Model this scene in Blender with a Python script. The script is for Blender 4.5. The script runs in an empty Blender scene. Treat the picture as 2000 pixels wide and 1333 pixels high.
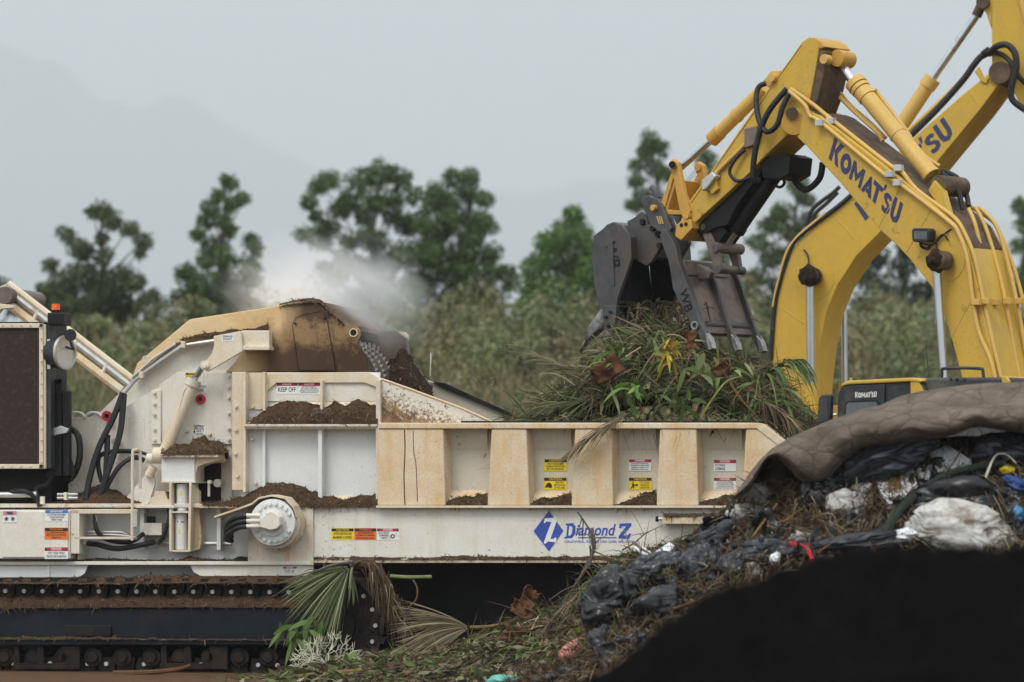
import bpy, bmesh, math, random
import numpy as np
from mathutils import Vector, noise
random.seed(7)
RNG = np.random.default_rng(11)
R = math.radians
scene = bpy.context.scene
COL = scene.collection

# ------------------------------------------------------------------ camera
DIST, YAW, FPX = 45.0, R(11.5), 8100.0
PITCH = math.atan(334.0 / FPX)
CAM = Vector((DIST * math.sin(YAW), -DIST * math.cos(YAW), 1.75))
cam_data = bpy.data.cameras.new('camera')
cam = bpy.data.objects.new('camera', cam_data)
COL.objects.link(cam)
cam.location = CAM
cam.rotation_euler = (R(90) + PITCH, 0, YAW)
cam_data.sensor_width = 36.0
cam_data.lens = FPX / 2000.0 * 36.0
cam_data.clip_start = 0.5
cam_data.clip_end = 20000
cam_data.dof.use_dof = True
cam_data.dof.focus_distance = 45.2
cam_data.dof.aperture_fstop = 1.5
scene.camera = cam

# ------------------------------------------------------------------ world: overcast daylight
SUN_EL, SUN_AZ = R(52), R(205)      # high, behind the camera's left shoulder
world = bpy.data.worlds.new('World')
scene.world = world
world.use_nodes = True
wt = world.node_tree
wt.nodes.clear()
w_out = wt.nodes.new('ShaderNodeOutputWorld')
w_bg = wt.nodes.new('ShaderNodeBackground')
w_sky = wt.nodes.new('ShaderNodeTexSky')
w_sky.sky_type = 'NISHITA'
w_sky.sun_disc = False
w_sky.sun_elevation = SUN_EL
w_sky.sun_rotation = SUN_AZ
w_tc = wt.nodes.new('ShaderNodeTexCoord')
w_sep = wt.nodes.new('ShaderNodeSeparateXYZ')
w_ramp = wt.nodes.new('ShaderNodeValToRGB')      # overcast layer: brighter towards the zenith
w_noise = wt.nodes.new('ShaderNodeTexNoise')
w_noise.inputs['Scale'].default_value = 3.2
w_noise.inputs['Detail'].default_value = 3.0
w_mul = wt.nodes.new('ShaderNodeMix'); w_mul.data_type = 'RGBA'; w_mul.blend_type = 'MULTIPLY'
w_mul.inputs[0].default_value = 1.0
w_nr = wt.nodes.new('ShaderNodeMapRange')
w_nr.inputs[1].default_value = 0.3; w_nr.inputs[2].default_value = 0.7
w_nr.inputs[3].default_value = 0.90; w_nr.inputs[4].default_value = 1.06
w_mix = wt.nodes.new('ShaderNodeMix'); w_mix.data_type = 'RGBA'
w_mix.inputs[0].default_value = 0.86             # cloud cover
e = w_ramp.color_ramp.elements
CS = 8.0
e[0].position = 0.0; e[0].color = (0.470 * CS, 0.510 * CS, 0.530 * CS, 1)
e[1].position = 1.0; e[1].color = (1.36 * CS, 1.42 * CS, 1.44 * CS, 1)
wl = wt.links.new
wl(w_tc.outputs['Generated'], w_sep.inputs[0])
wl(w_sep.outputs[2], w_ramp.inputs[0])
wl(w_tc.outputs['Generated'], w_noise.inputs['Vector'])
wl(w_noise.outputs[0], w_nr.inputs[0])
wl(w_ramp.outputs[0], w_mul.inputs[6]); wl(w_nr.outputs[0], w_mul.inputs[7])
wl(w_sky.outputs[0], w_mix.inputs[6]); wl(w_mul.outputs[2], w_mix.inputs[7])
wl(w_mix.outputs[2], w_bg.inputs[0])
w_bg.inputs[1].default_value = 0.125
wl(w_bg.outputs[0], w_out.inputs[0])

sun_d = bpy.data.lights.new('sun', 'SUN')
sun_d.energy = 1.0
sun_d.angle = R(22)
sun_d.color = (1.0, 0.97, 0.92)
sun = bpy.data.objects.new('sun', sun_d)
COL.objects.link(sun)
sdir = Vector((math.sin(SUN_AZ) * math.cos(SUN_EL), math.cos(SUN_AZ) * math.cos(SUN_EL), math.sin(SUN_EL)))
sun.rotation_euler = sdir.to_track_quat('Z', 'Y').to_euler()
sun.location = (0, 0, 60)

scene.view_settings.view_transform = 'Standard'
scene.view_settings.look = 'None'
scene.view_settings.exposure = 0.64
scene.view_settings.gamma = 1.0
scene.cycles.max_bounces = 6
scene.cycles.diffuse_bounces = 3
scene.cycles.glossy_bounces = 3
scene.cycles.transmission_bounces = 3
scene.cycles.volume_bounces = 3
scene.cycles.transparent_max_bounces = 8
scene.cycles.use_denoising = True

# ------------------------------------------------------------------ helpers
CF = Vector((-math.sin(YAW) * math.cos(PITCH), math.cos(YAW) * math.cos(PITCH), math.sin(PITCH)))
CR = Vector((math.cos(YAW), math.sin(YAW), 0))
CU = CR.cross(CF)

def ray(px, py):
    return CF + CR * ((px - 1000.0) / FPX) + CU * ((666.5 - py) / FPX)

class Plane:
    """A vertical working plane: u runs to the right along it, n runs away behind it."""
    def __init__(s, O, psi=0.0):
        s.O = Vector(O)
        s.u = Vector((math.cos(psi), -math.sin(psi), 0))
        s.n = Vector((math.sin(psi), math.cos(psi), 0))
        s.sh = Vector((0, 0, 0))      # slides far-side twins along n
    def P(s, px, py, off=0.0):
        d = ray(px, py)
        t = (s.O + s.n * off - CAM).dot(s.n) / d.dot(s.n)
        return CAM + d * t + s.sh
    def px(s, off=0.0):
        """metres per photo pixel near the picture centre on this plane"""
        return (s.P(1000, 700, off) - CAM).dot(CF) / FPX

G = Plane((0, 0, 0))
def P(px, py, y=0.0): return G.P(px, py, y)

def ground_at(px, y):
    d = ray(px, 900); t = (y - CAM.y) / d.y
    return CAM.x + d.x * t

class MB:
    def __init__(s): s.v = []; s.f = []; s.c = None
    def add(s, vs, fs):
        b = len(s.v); s.v += [Vector(x) for x in vs]; s.f += [[b + i for i in f] for f in fs]; return s
    def prism(s, pts, vec):
        n = len(pts); vec = Vector(vec)
        fs = [list(range(n)), [n + i for i in range(n)][::-1]]
        fs += [[i, (i + 1) % n, n + (i + 1) % n, n + i] for i in range(n)]
        return s.add(list(pts) + [Vector(p) + vec for p in pts], fs)
    def loft(s, a, b):
        n = len(a)
        fs = [list(range(n)), [n + i for i in range(n)][::-1]]
        fs += [[i, (i + 1) % n, n + (i + 1) % n, n + i] for i in range(n)]
        return s.add(list(a) + list(b), fs)
    def box(s, lo, hi):
        x0, y0, z0 = lo; x1, y1, z1 = hi
        return s.prism([(x0, y0, z0), (x1, y0, z0), (x1, y0, z1), (x0, y0, z1)], (0, y1 - y0, 0))
    def cyl(s, p0, p1, r0, r1=None, seg=20, caps=True):
        p0, p1 = Vector(p0), Vector(p1); r1 = r0 if r1 is None else r1
        d = (p1 - p0).normalized()
        a = d.orthogonal().normalized(); b = d.cross(a)
        vs = []
        for p, r in ((p0, r0), (p1, r1)):
            vs += [p + a * (r * math.cos(2 * math.pi * i / seg)) + b * (r * math.sin(2 * math.pi * i / seg)) for i in range(seg)]
        fs = [[i, (i + 1) % seg, seg + (i + 1) % seg, seg + i] for i in range(seg)]
        if caps: fs += [list(range(seg))[::-1], [seg + i for i in range(seg)]]
        return s.add(vs, fs)
    def ring(s, p0, p1, ro, ri, seg=28):
        p0, p1 = Vector(p0), Vector(p1); d = (p1 - p0).normalized()
        a = d.orthogonal().normalized(); b = d.cross(a); vs = []
        for p, r in ((p0, ro), (p1, ro), (p1, ri), (p0, ri)):
            vs += [p + a * (r * math.cos(2 * math.pi * i / seg)) + b * (r * math.sin(2 * math.pi * i / seg)) for i in range(seg)]
        fs = []
        for k in range(4):
            k2 = (k + 1) % 4
            fs += [[k * seg + i, k * seg + (i + 1) % seg, k2 * seg + (i + 1) % seg, k2 * seg + i] for i in range(seg)]
        return s.add(vs, fs)
    def tube(s, path, r, seg=8, sub=5, taper=None):
        pts = [Vector(p) for p in path]
        if sub > 1 and len(pts) > 2:
            q = []
            for i in range(len(pts) - 1):
                p0 = pts[max(i - 1, 0)]; p1 = pts[i]; p2 = pts[i + 1]; p3 = pts[min(i + 2, len(pts) - 1)]
                for k in range(sub):
                    t = k / sub
                    q.append(0.5 * ((2 * p1) + (p2 - p0) * t + (2 * p0 - 5 * p1 + 4 * p2 - p3) * t * t + (3 * p1 - p0 - 3 * p2 + p3) * t ** 3))
            q.append(pts[-1]); pts = q
        vs, fs = [], []; n = len(pts); a = None
        for i, p in enumerate(pts):
            d = (pts[min(i + 1, n - 1)] - pts[max(i - 1, 0)]).normalized()
            a = d.orthogonal().normalized() if a is None else (a - d * a.dot(d)).normalized()
            b = d.cross(a); rr = r if taper is None else r + (taper - r) * i / (n - 1)
            vs += [p + a * (rr * math.cos(2 * math.pi * k / seg)) + b * (rr * math.sin(2 * math.pi * k / seg)) for k in range(seg)]
        for i in range(n - 1):
            fs += [[i * seg + k, i * seg + (k + 1) % seg, (i + 1) * seg + (k + 1) % seg, (i + 1) * seg + k] for k in range(seg)]
        fs += [list(range(seg))[::-1], [(n - 1) * seg + k for k in range(seg)]]
        return s.add(vs, fs)
    def build(s, name, mat, parent=None, bevel=0.0, smooth=True, angle=38):
        return mesh_obj(name, s.v, s.f, mat, parent, bevel, smooth, angle)

WL = {}
def wloc(o): return WL.get(o.name, Vector((0, 0, 0)))
def mesh_obj(name, vs, fs, mat, parent=None, bevel=0.0, smooth=True, angle=38, origin=None):
    me = bpy.data.meshes.new(name)
    lo = Vector((min(v[0] for v in vs), min(v[1] for v in vs), min(v[2] for v in vs)))
    hi = Vector((max(v[0] for v in vs), max(v[1] for v in vs), max(v[2] for v in vs)))
    c = origin if origin is not None else Vector(((lo.x + hi.x) / 2, (lo.y + hi.y) / 2, lo.z))
    me.from_pydata([tuple(Vector(v) - c) for v in vs], [], fs)
    bm = bmesh.new(); bm.from_mesh(me)
    bmesh.ops.recalc_face_normals(bm, faces=bm.faces)
    bm.to_mesh(me); bm.free()
    if smooth:
        me.shade_smooth()
        me.set_sharp_from_angle(angle=R(angle))
    return link(name, me, mat, parent, c, bevel)

def link(name, me, mat, parent, c, bevel=0.0):
    if mat: me.materials.append(M(mat))
    o = bpy.data.objects.new(name, me); COL.objects.link(o)
    WL[o.name] = Vector(c)
    if parent is not None:
        o.parent = parent; o.location = Vector(c) - wloc(parent)
    else:
        o.location = c
    if bevel:
        b = o.modifiers.new('bevel', 'BEVEL'); b.width = bevel; b.segments = 2; b.limit_method = 'ANGLE'; b.angle_limit = R(40)
        b.harden_normals = True
    return o

class NB:
    """numpy mesh collector with a colour per vertex, for foliage and litter"""
    def __init__(s): s.V = []; s.F = []; s.C = []; s.n = 0
    def add(s, V, F, C):
        s.V.append(V.reshape(-1, 3)); s.F.append(F.reshape(-1, 4) + s.n); s.C.append(C.reshape(-1, 3)); s.n += V.reshape(-1, 3).shape[0]
    def build(s, name, mat, parent=None):
        V = np.concatenate(s.V); F = np.concatenate(s.F); C = np.concatenate(s.C)
        c = np.array([(V[:, 0].min() + V[:, 0].max()) / 2, (V[:, 1].min() + V[:, 1].max()) / 2, V[:, 2].min()])
        me = bpy.data.meshes.new(name)
        me.vertices.add(len(V)); me.vertices.foreach_set('co', (V - c).astype(np.float32).ravel())
        me.loops.add(F.size); me.loops.foreach_set('vertex_index', F.astype(np.int32).ravel())
        me.polygons.add(len(F)); me.polygons.foreach_set('loop_start', np.arange(0, F.size, 4, dtype=np.int32))
        at = me.color_attributes.new('tint', 'FLOAT_COLOR', 'POINT')
        at.data.foreach_set('color', np.concatenate([C, np.ones((len(C), 1))], 1).astype(np.float32).ravel())
        me.update(calc_edges=True); me.validate()
        return link(name, me, mat, parent, Vector(c))

def norm(a): return a / np.maximum(np.linalg.norm(a, axis=-1, keepdims=True), 1e-9)

def ribbons(nb, base, dirs, L, W, col, S=3, droop=0.3, shape='leaf', side=None, rng=RNG):
    base = np.asarray(base, float); dirs = norm(np.asarray(dirs, float)); N = len(base)
    L = np.broadcast_to(np.asarray(L, float), (N,)); W = np.broadcast_to(np.asarray(W, float), (N,))
    droop = np.broadcast_to(np.asarray(droop, float), (N,)); col = np.broadcast_to(np.asarray(col, float), (N, 3))
    if side is None: side = rng.normal(size=(N, 3))
    side = norm(np.cross(dirs, side))
    t = np.linspace(0, 1, S + 1)
    if shape == 'leaf': w = np.sin(np.pi * (0.08 + 0.90 * t)) ** 0.8
    elif shape == 'blade': w = (1 - t) ** 0.7 * 0.95 + 0.05
    else: w = 1 - 0.5 * t
    cen = base[:, None, :] + dirs[:, None, :] * (L[:, None] * t)[..., None]
    cen[..., 2] -= (droop * L)[:, None] * (t ** 2)
    off = side[:, None, :] * (W[:, None] * w / 2)[..., None]
    V = np.stack([cen - off, cen + off], 2).reshape(N, -1, 3)
    k = np.arange(S)
    f = np.stack([2 * k, 2 * k + 1, 2 * k + 3, 2 * k + 2], 1)
    F = (np.arange(N) * (2 * (S + 1)))[:, None, None] + f[None]
    C = np.repeat(col[:, None, :], 2 * (S + 1), 1)
    nb.add(V, F, C)

def pick(palette, N, rng=RNG, var=0.25):
    p = np.array(palette)[rng.integers(0, len(palette), N)]
    return p * (1 + var * rng.uniform(-1, 1, (N, 1)))

def thing(name, label, cat, loc, group=None):
    o = bpy.data.objects.new(name, None); COL.objects.link(o)
    o.empty_display_size = 0.3
    o.location = loc; WL[o.name] = Vector(loc)
    return tag(o, label, cat, group)
def tag(o, label, cat, group=None, kind=None):
    if label: o['label'] = label
    if cat: o['category'] = cat
    if group: o['group'] = group
    if kind: o['kind'] = kind
    return o
def structure(o): o['kind'] = 'structure'; return o

# ---- tracing helpers: an outline on a plane becomes a plate of real thickness
def plate(name, pts, y0, y1, mat, parent, pl=G, bevel=0.006, label=None):
    o = MB().prism([pl.P(x, y, y0) for x, y in pts], pl.n * (y1 - y0)).build(name, mat, parent, bevel)
    if label: o['label'] = label
    return o
def rect(name, x0, y0, x1, y1, d0, d1, mat, parent, pl=G, bevel=0.006, label=None):
    return plate(name, [(x0, y1), (x1, y1), (x1, y0), (x0, y0)], d0, d1, mat, parent, pl, bevel, label)
def pipe(name, pts, r, mat, parent, off=0.0, pl=G, seg=8, sub=5, label=None):
    """pts: (px, py[, off]); r in photo pixels"""
    pp = [pl.P(p[0], p[1], p[2] if len(p) > 2 else off) for p in pts]
    k = (pp[0] - CAM).dot(CF) / FPX
    o = MB().tube(pp, r * k, seg, sub).build(name, mat, parent)
    if label: o['label'] = label
    return o
def rod(name, a, b, r, mat, parent, off=0.0, pl=G, r2=None, seg=20, bevel=0.0):
    pa, pb = [pl.P(p[0], p[1], p[2] if len(p) > 2 else off) for p in (a, b)]
    k = (pa - CAM).dot(CF) / FPX
    return MB().cyl(pa, pb, r * k, (r2 if r2 is not None else r) * k, seg).build(name, mat, parent, bevel)
def disc(name, c, r, y0, y1, mat, parent, pl=G, r2=None, seg=28, bevel=0.004):
    """a short cylinder whose axis runs along the plane's normal"""
    a = pl.P(c[0], c[1], y0); k = (a - CAM).dot(CF) / FPX
    return MB().cyl(a, a + pl.n * (y1 - y0), r * k, (r if r2 is None else r2) * k, seg).build(name, mat, parent, bevel)
def hoop(name, c, ro, ri, y0, y1, mat, parent, pl=G):
    a = pl.P(c[0], c[1], y0); k = (a - CAM).dot(CF) / FPX
    return MB().ring(a, a + pl.n * (y1 - y0), ro * k, ri * k).build(name, mat, parent)

TXT = {}
def text_geo(s, off=0.0, shear=0.0, spacing=1.0):
    key = (s, off, shear, spacing)
    if key not in TXT:
        cu = bpy.data.curves.new('txt', 'FONT'); cu.body = s; cu.offset = off; cu.shear = shear
        cu.space_character = spacing; cu.resolution_u = 3
        o = bpy.data.objects.new('txt', cu)
        me = bpy.data.meshes.new_from_object(o)
        vs = np.array([v.co[:] for v in me.vertices]); fs = [list(p.vertices) for p in me.polygons]
        bpy.data.objects.remove(o); bpy.data.meshes.remove(me); bpy.data.curves.remove(cu)
        lo = vs.min(0); hi = vs.max(0)
        TXT[key] = ((vs - lo)[:, :2] / np.maximum(hi - lo, 1e-6)[:2], fs)
    return TXT[key]
def text_on(mb, s, bl, br, tl, off, pl=G, bold=0.0, shear=0.0, spacing=1.0):
    """letters stretched between three photo corners, lying on plane pl at distance off"""
    uv, fs = text_geo(s, bold, shear, spacing)
    vs = [pl.P(bl[0] + u * (br[0] - bl[0]) + v * (tl[0] - bl[0]), bl[1] + u * (br[1] - bl[1]) + v * (tl[1] - bl[1]), off) for u, v in uv]
    mb.add(vs, fs)
def text_part(name, s, bl, br, tl, off, mat, parent, pl=G, bold=0.0, shear=0.0, spacing=1.0):
    mb = MB(); text_on(mb, s, bl, br, tl, off, pl, bold, shear, spacing)
    o = mb.build(name, mat, parent, smooth=False)
    o.modifiers.new('thick', 'SOLIDIFY').thickness = 0.002
    return o

def blob(center, rad, lumps=0.25, freq=1.6, sub=4, seed=0, crumple=0.0, flat=None):
    bm = bmesh.new(); bmesh.ops.create_icosphere(bm, subdivisions=sub, radius=1.0)
    rx, ry, rz = rad; so = Vector((seed * 3.17, seed * 1.3, seed * 7.7)); vs = []
    for v in bm.verts:
        n = v.co.normalized()
        k = 1 + lumps * noise.fractal(n * freq + so, 1.0, 2.0, 3)
        if crumple: k += crumple * (0.6 - abs(noise.noise(n * freq * 2.6 + so * 2))) + crumple * 0.6 * (0.5 - abs(noise.noise(n * freq * 6 + so)))
        q = n * k
        if flat is not None and q.z < flat: q.z = flat + (q.z - flat) * 0.15
        vs.append(Vector((center[0] + q.x * rx, center[1] + q.y * ry, center[2] + q.z * rz)))
    fs = [[v.index for v in f.verts] for f in bm.faces]; bm.free()
    return vs, fs

# ------------------------------------------------------------------ materials
MATS = {}
def M(n): return MATS[n]
class NT:
    def __init__(s, name, rough=0.6, metal=0.0, spec=0.4):
        m = bpy.data.materials.new(name); m.use_nodes = True; s.m = m; s.t = m.node_tree; MATS[name] = m
        s.b = s.t.nodes['Principled BSDF']
        s.b.inputs['Roughness'].default_value = rough; s.b.inputs['Metallic'].default_value = metal
        s.b.inputs['Specular IOR Level'].default_value = spec
        s.tc = s.n('ShaderNodeTexCoord'); s.obj = s.tc.outputs['Object']
        g = s.n('ShaderNodeNewGeometry'); s.pos = g.outputs['Position']
    def n(s, t, **kw):
        x = s.t.nodes.new(t)
        for k, v in kw.items(): setattr(x, k, v)
        return x
    def l(s, a, b): s.t.links.new(a, b)
    def noise(s, scale, detail=4, rough=0.6, vec=None, stretch=None):
        x = s.n('ShaderNodeTexNoise'); x.inputs['Scale'].default_value = scale
        x.inputs['Detail'].default_value = detail; x.inputs['Roughness'].default_value = rough
        v = vec or s.pos
        if stretch:
            mp = s.n('ShaderNodeMapping'); mp.inputs['Scale'].default_value = stretch; s.l(v, mp.inputs[0]); v = mp.outputs[0]
        s.l(v, x.inputs['Vector']); return x.outputs[0]
    def rng(s, v, a, b, c=0.0, d=1.0):
        x = s.n('ShaderNodeMapRange'); x.inputs[1].default_value = a; x.inputs[2].default_value = b
        x.inputs[3].default_value = c; x.inputs[4].default_value = d; s.l(v, x.inputs[0]); return x.outputs[0]
    def math(s, op, a, b=None):
        x = s.n('ShaderNodeMath', operation=op)
        for i, v in enumerate((a, b)):
            if v is None: continue
            if isinstance(v, (int, float)): x.inputs[i].default_value = v
            else: s.l(v, x.inputs[i])
        x.use_clamp = op in ('MULTIPLY', 'ADD') and True
        return x.outputs[0]
    def mix(s, f, a, b):
        x = s.n('ShaderNodeMix', data_type='RGBA')
        for i, v in ((0, f), (6, a), (7, b)):
            if isinstance(v, (int, float)): x.inputs[i].default_value = v
            elif isinstance(v, tuple): x.inputs[i].default_value = (*v, 1)
            else: s.l(v, x.inputs[i])
        return x.outputs[2]
    def sep(s, v):
        x = s.n('ShaderNodeSeparateXYZ'); s.l(v, x.inputs[0]); return x.outputs
    def color(s, c): s.l(c, s.b.inputs['Base Color'])
    def rough(s, c): s.l(c, s.b.inputs['Roughness'])
    def bump(s, h, dist=0.01, strength=0.5):
        x = s.n('ShaderNodeBump'); x.inputs['Strength'].default_value = strength; x.inputs['Distance'].default_value = dist
        s.l(h, x.inputs['Height']); s.l(x.outputs[0], s.b.inputs['Normal'])

def paint(name, base, dust, amount=0.5, rust=0.15, rough=0.5, streak=0.5, speck=0.4, rustcol=(0.16, 0.07, 0.03)):
    """worn machine paint: cloudy dust film, run-down streaks, specks and small chips"""
    t = NT(name, rough)
    cloud = t.rng(t.noise(2.3, 6, 0.72), 0.36, 0.66, 0.05 * amount, 1.25 * amount)
    st = t.rng(t.noise(1.0, 4, 0.6, stretch=(9, 9, 0.7)), 0.52, 0.72, 0, streak)
    f = t.math('ADD', t.math('MULTIPLY', cloud, 0.9), t.math('MULTIPLY', st, 0.6))
    c = t.mix(f, base, dust)
    run = t.math('MULTIPLY', t.rng(t.noise(1.0, 3, 0.6, stretch=(26, 26, 0.9)), 0.64, 0.72, 0, streak * 0.6), t.rng(t.noise(0.9, 2), 0.42, 0.62))
    c = t.mix(run, c, tuple(x * 0.5 for x in dust))
    fine = t.rng(t.noise(9, 4, 0.7), 0.3, 0.7, 0.0, 0.22)
    c = t.mix(fine, c, tuple(x * 0.82 for x in dust))
    mot = t.rng(t.noise(42, 3, 0.7), 0.42, 0.62, 0.0, 0.30 * amount + 0.04)
    c = t.mix(mot, c, tuple(x * 0.68 for x in dust))
    sp = t.math('MULTIPLY', t.rng(t.noise(34, 2, 0.5), 0.66, 0.73, 0, speck), t.rng(t.noise(1.7, 3, 0.6), 0.44, 0.62))
    c = t.mix(sp, c, (0.10, 0.065, 0.04))
    if rust:
        rs = t.math('MULTIPLY', t.rng(t.noise(5.5, 6, 0.75), 0.66 - 0.1 * rust, 0.72, 0, 1), t.rng(t.noise(1.1, 2), 0.45, 0.6))
        c = t.mix(t.math('MULTIPLY', rs, min(1, rust * 4)), c, rustcol)
    t.color(c); t.rough(t.rng(t.noise(3, 3), 0.3, 0.7, rough - 0.1, rough + 0.25))
    t.bump(t.noise(18, 3), 0.002, 0.25)
    return t
def plain(name, col, rough=0.6, metal=0.0, var=0.3, scale=6, dirt=None, dirt_amt=0.4, spec=0.4, bump=0.0):
    t = NT(name, rough, metal, spec)
    c = t.mix(t.rng(t.noise(scale, 4, 0.65), 0.3, 0.7), tuple(x * (1 - var) for x in col), tuple(min(1, x * (1 + var)) for x in col))
    if dirt: c = t.mix(t.rng(t.noise(scale * 0.35, 6, 0.72), 0.60 - 0.25 * dirt_amt, 0.72 - 0.2 * dirt_amt), c, dirt)
    t.color(c)
    if bump: t.bump(t.noise(scale * 4, 4, 0.7), bump, 0.6)
    return t
def soil(name, a, b, c3, scale=8, bump=0.04):
    t = NT(name, 0.95, spec=0.06)
    c = t.mix(t.rng(t.noise(scale, 6, 0.75), 0.3, 0.7), a, b)
    c = t.mix(t.rng(t.noise(scale * 5, 3, 0.6), 0.60, 0.70), c, c3)
    t.color(c); t.bump(t.noise(scale * 3, 6, 0.8), bump, 0.9); return t

WHITE = (0.66, 0.66, 0.62); CREAM = (0.70, 0.62, 0.47); TAN = (0.66, 0.50, 0.30)
paint('white_paint', (0.73, 0.72, 0.67), (0.62, 0.51, 0.34), 0.36, 0.2, streak=0.7)
paint('beam_paint', (0.74, 0.73, 0.68), (0.64, 0.56, 0.42), 0.38, 0.2, streak=0.8, speck=0.9)
paint('panel_paint', (0.70, 0.71, 0.70), (0.60, 0.56, 0.46), 0.15, 0.03, streak=0.2, speck=0.4)
paint('cream_paint', (0.69, 0.63, 0.52), (0.62, 0.45, 0.25), 0.55, 0.28, streak=0.8)
paint('dusty_paint', (0.72, 0.64, 0.50), (0.64, 0.44, 0.23), 0.98, 0.4, 0.7, streak=0.9, speck=0.9, rustcol=(0.34, 0.18, 0.08))
paint('bay_paint', (0.60, 0.56, 0.47), (0.58, 0.49, 0.34), 0.45, 0.1, 0.65, streak=0.3, speck=0.7)
paint('rusty_white', WHITE, (0.55, 0.36, 0.19), 0.5, 0.35, streak=1.0)
paint('yellow_paint', (0.58, 0.36, 0.028), (0.40, 0.27, 0.075), 0.48, 0.62, 0.42, streak=0.6, speck=0.7, rustcol=(0.10, 0.055, 0.03))
paint('far_yellow_paint', (0.57, 0.35, 0.026), (0.42, 0.28, 0.06), 0.42, 0.4, 0.42, streak=0.6, speck=0.3, rustcol=(0.14, 0.07, 0.03))
paint('pale_yellow', (0.60, 0.37, 0.075), (0.46, 0.30, 0.11), 0.40, 0.25, 0.45, streak=0.1, speck=0.3)
paint('worn_yellow', (0.58, 0.32, 0.045), (0.40, 0.22, 0.05), 0.5, 0.6, 0.5, streak=0.3, speck=0.8, rustcol=(0.05, 0.03, 0.02))
plain('boom_dirt', (0.105, 0.068, 0.042), 0.9, var=0.45, scale=7, dirt=(0.06, 0.04, 0.025), dirt_amt=0.4, bump=0.01)
plain('bucket_steel', (0.075, 0.073, 0.075), 0.5, 0.4, 0.3, 4, (0.09, 0.075, 0.065), 0.25, bump=0.002)
plain('thumb_steel', (0.150, 0.112, 0.092), 0.55, 0.2, 0.35, 5, (0.055, 0.045, 0.042), 0.35, bump=0.002)
plain('worn_edge', (0.34, 0.33, 0.33), 0.42, 0.7, 0.3, 9, (0.12, 0.10, 0.09), 0.35)
plain('black_steel', (0.010, 0.010, 0.0105), 0.55, 0.0, 0.4, 5, (0.03, 0.022, 0.016), 0.25, spec=0.2)
plain('navy_steel', (0.009, 0.0125, 0.018), 0.6, 0.0, 0.4, 4, (0.022, 0.017, 0.013), 0.25, spec=0.15)
plain('track_steel', (0.017, 0.014, 0.013), 0.75, 0.1, 0.5, 9, (0.035, 0.023, 0.015), 0.5, spec=0.15, bump=0.006)
plain('rubber', (0.012, 0.012, 0.013), 0.6, 0.0, 0.4, 12, (0.06, 0.05, 0.04), 0.12)
plain('chrome', (0.50, 0.51, 0.53), 0.28, 0.95, 0.08, 3, (0.30, 0.27, 0.25), 0.05)
plain('bright_bolt', (0.46, 0.46, 0.46), 0.5, 0.5, 0.2, 9)
plain('galvanised', (0.50, 0.50, 0.48), 0.45, 0.5, 0.2, 6, (0.35, 0.28, 0.19), 0.25)
plain('dark_plastic', (0.018, 0.020, 0.024), 0.5, 0, 0.3, 5, (0.06, 0.055, 0.05), 0.25)
plain('grey_plastic', (0.032, 0.034, 0.038), 0.55, 0, 0.3, 4, (0.09, 0.08, 0.065), 0.3)
plain('amber_lens', (0.75, 0.11, 0.012), 0.3, 0, 0.2, 20)
plain('mesh_screen', (0.026, 0.016, 0.012), 0.9, 0, 0.25, 60, (0.06, 0.036, 0.024), 0.3)
plain('lens_glass', (0.50, 0.50, 0.49), 0.15, 0.2, 0.1, 6)
plain('cab_glass', (0.05, 0.065, 0.065), 0.08, 0, 0.3, 3, spec=0.9)
plain('red_plastic', (0.42, 0.018, 0.03), 0.5, 0, 0.2, 9)
plain('sign_white', (0.74, 0.73, 0.70), 0.5, 0, 0.06, 9, (0.52, 0.46, 0.36), 0.05)
plain('sign_yellow', (0.76, 0.56, 0.015), 0.5, 0, 0.08, 9)
plain('sign_orange', (0.72, 0.165, 0.03), 0.5, 0, 0.08, 9)
plain('sign_red', (0.50, 0.02, 0.045), 0.5, 0, 0.05, 9)
plain('sign_pink', (0.52, 0.22, 0.28), 0.5, 0, 0.08, 9)
plain('sign_black', (0.02, 0.02, 0.02), 0.6, 0, 0.1, 9)
plain('sign_blue', (0.05, 0.17, 0.50), 0.5, 0, 0.05, 9)
plain('logo_blue', (0.035, 0.075, 0.36), 0.5, 0, 0.15, 9)
plain('letter_navy', (0.030, 0.034, 0.095), 0.5, 0, 0.15, 9)
plain('letter_pale', (0.62, 0.61, 0.56), 0.5, 0, 0.08, 9)
plain('letter_faint', (0.075, 0.055, 0.045), 0.8, 0, 0.5, 20)
soil('soil', (0.050, 0.030, 0.017), (0.100, 0.062, 0.036), (0.17, 0.115, 0.07), 9, 0.03)
soil('dark_soil', (0.020, 0.013, 0.009), (0.060, 0.038, 0.025), (0.10, 0.065, 0.04), 6, 0.06)
soil0 = soil('black_compost', (0.0052, 0.0048, 0.0049), (0.011, 0.0102, 0.0100), (0.034, 0.030, 0.027), 5, 0.08)
soil('yard_dirt', (0.115, 0.065, 0.036), (0.075, 0.045, 0.027), (0.16, 0.10, 0.06), 3, 0.02)
soil('bank_earth', (0.060, 0.062, 0.026), (0.085, 0.070, 0.034), (0.10, 0.085, 0.05), 1.2, 0.05)
soil('hill_forest', (0.035, 0.05, 0.03), (0.05, 0.065, 0.04), (0.06, 0.07, 0.045), 0.02, 1.0)
soil0.b.inputs['Specular IOR Level'].default_value = 0.0
soil('husk', (0.145, 0.068, 0.034), (0.085, 0.042, 0.022), (0.21, 0.12, 0.065), 14, 0.01)
soil('log_bark', (0.20, 0.13, 0.05), (0.11, 0.07, 0.03), (0.26, 0.18, 0.09), 10, 0.01)
plain('bark', (0.10, 0.085, 0.07), 0.9, 0, 0.4, 5, bump=0.02)
plain('pale_green', (0.15, 0.18, 0.06), 0.6, 0, 0.3, 9)
plain('yellow_green', (0.26, 0.27, 0.06), 0.6, 0, 0.3, 9)
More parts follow.
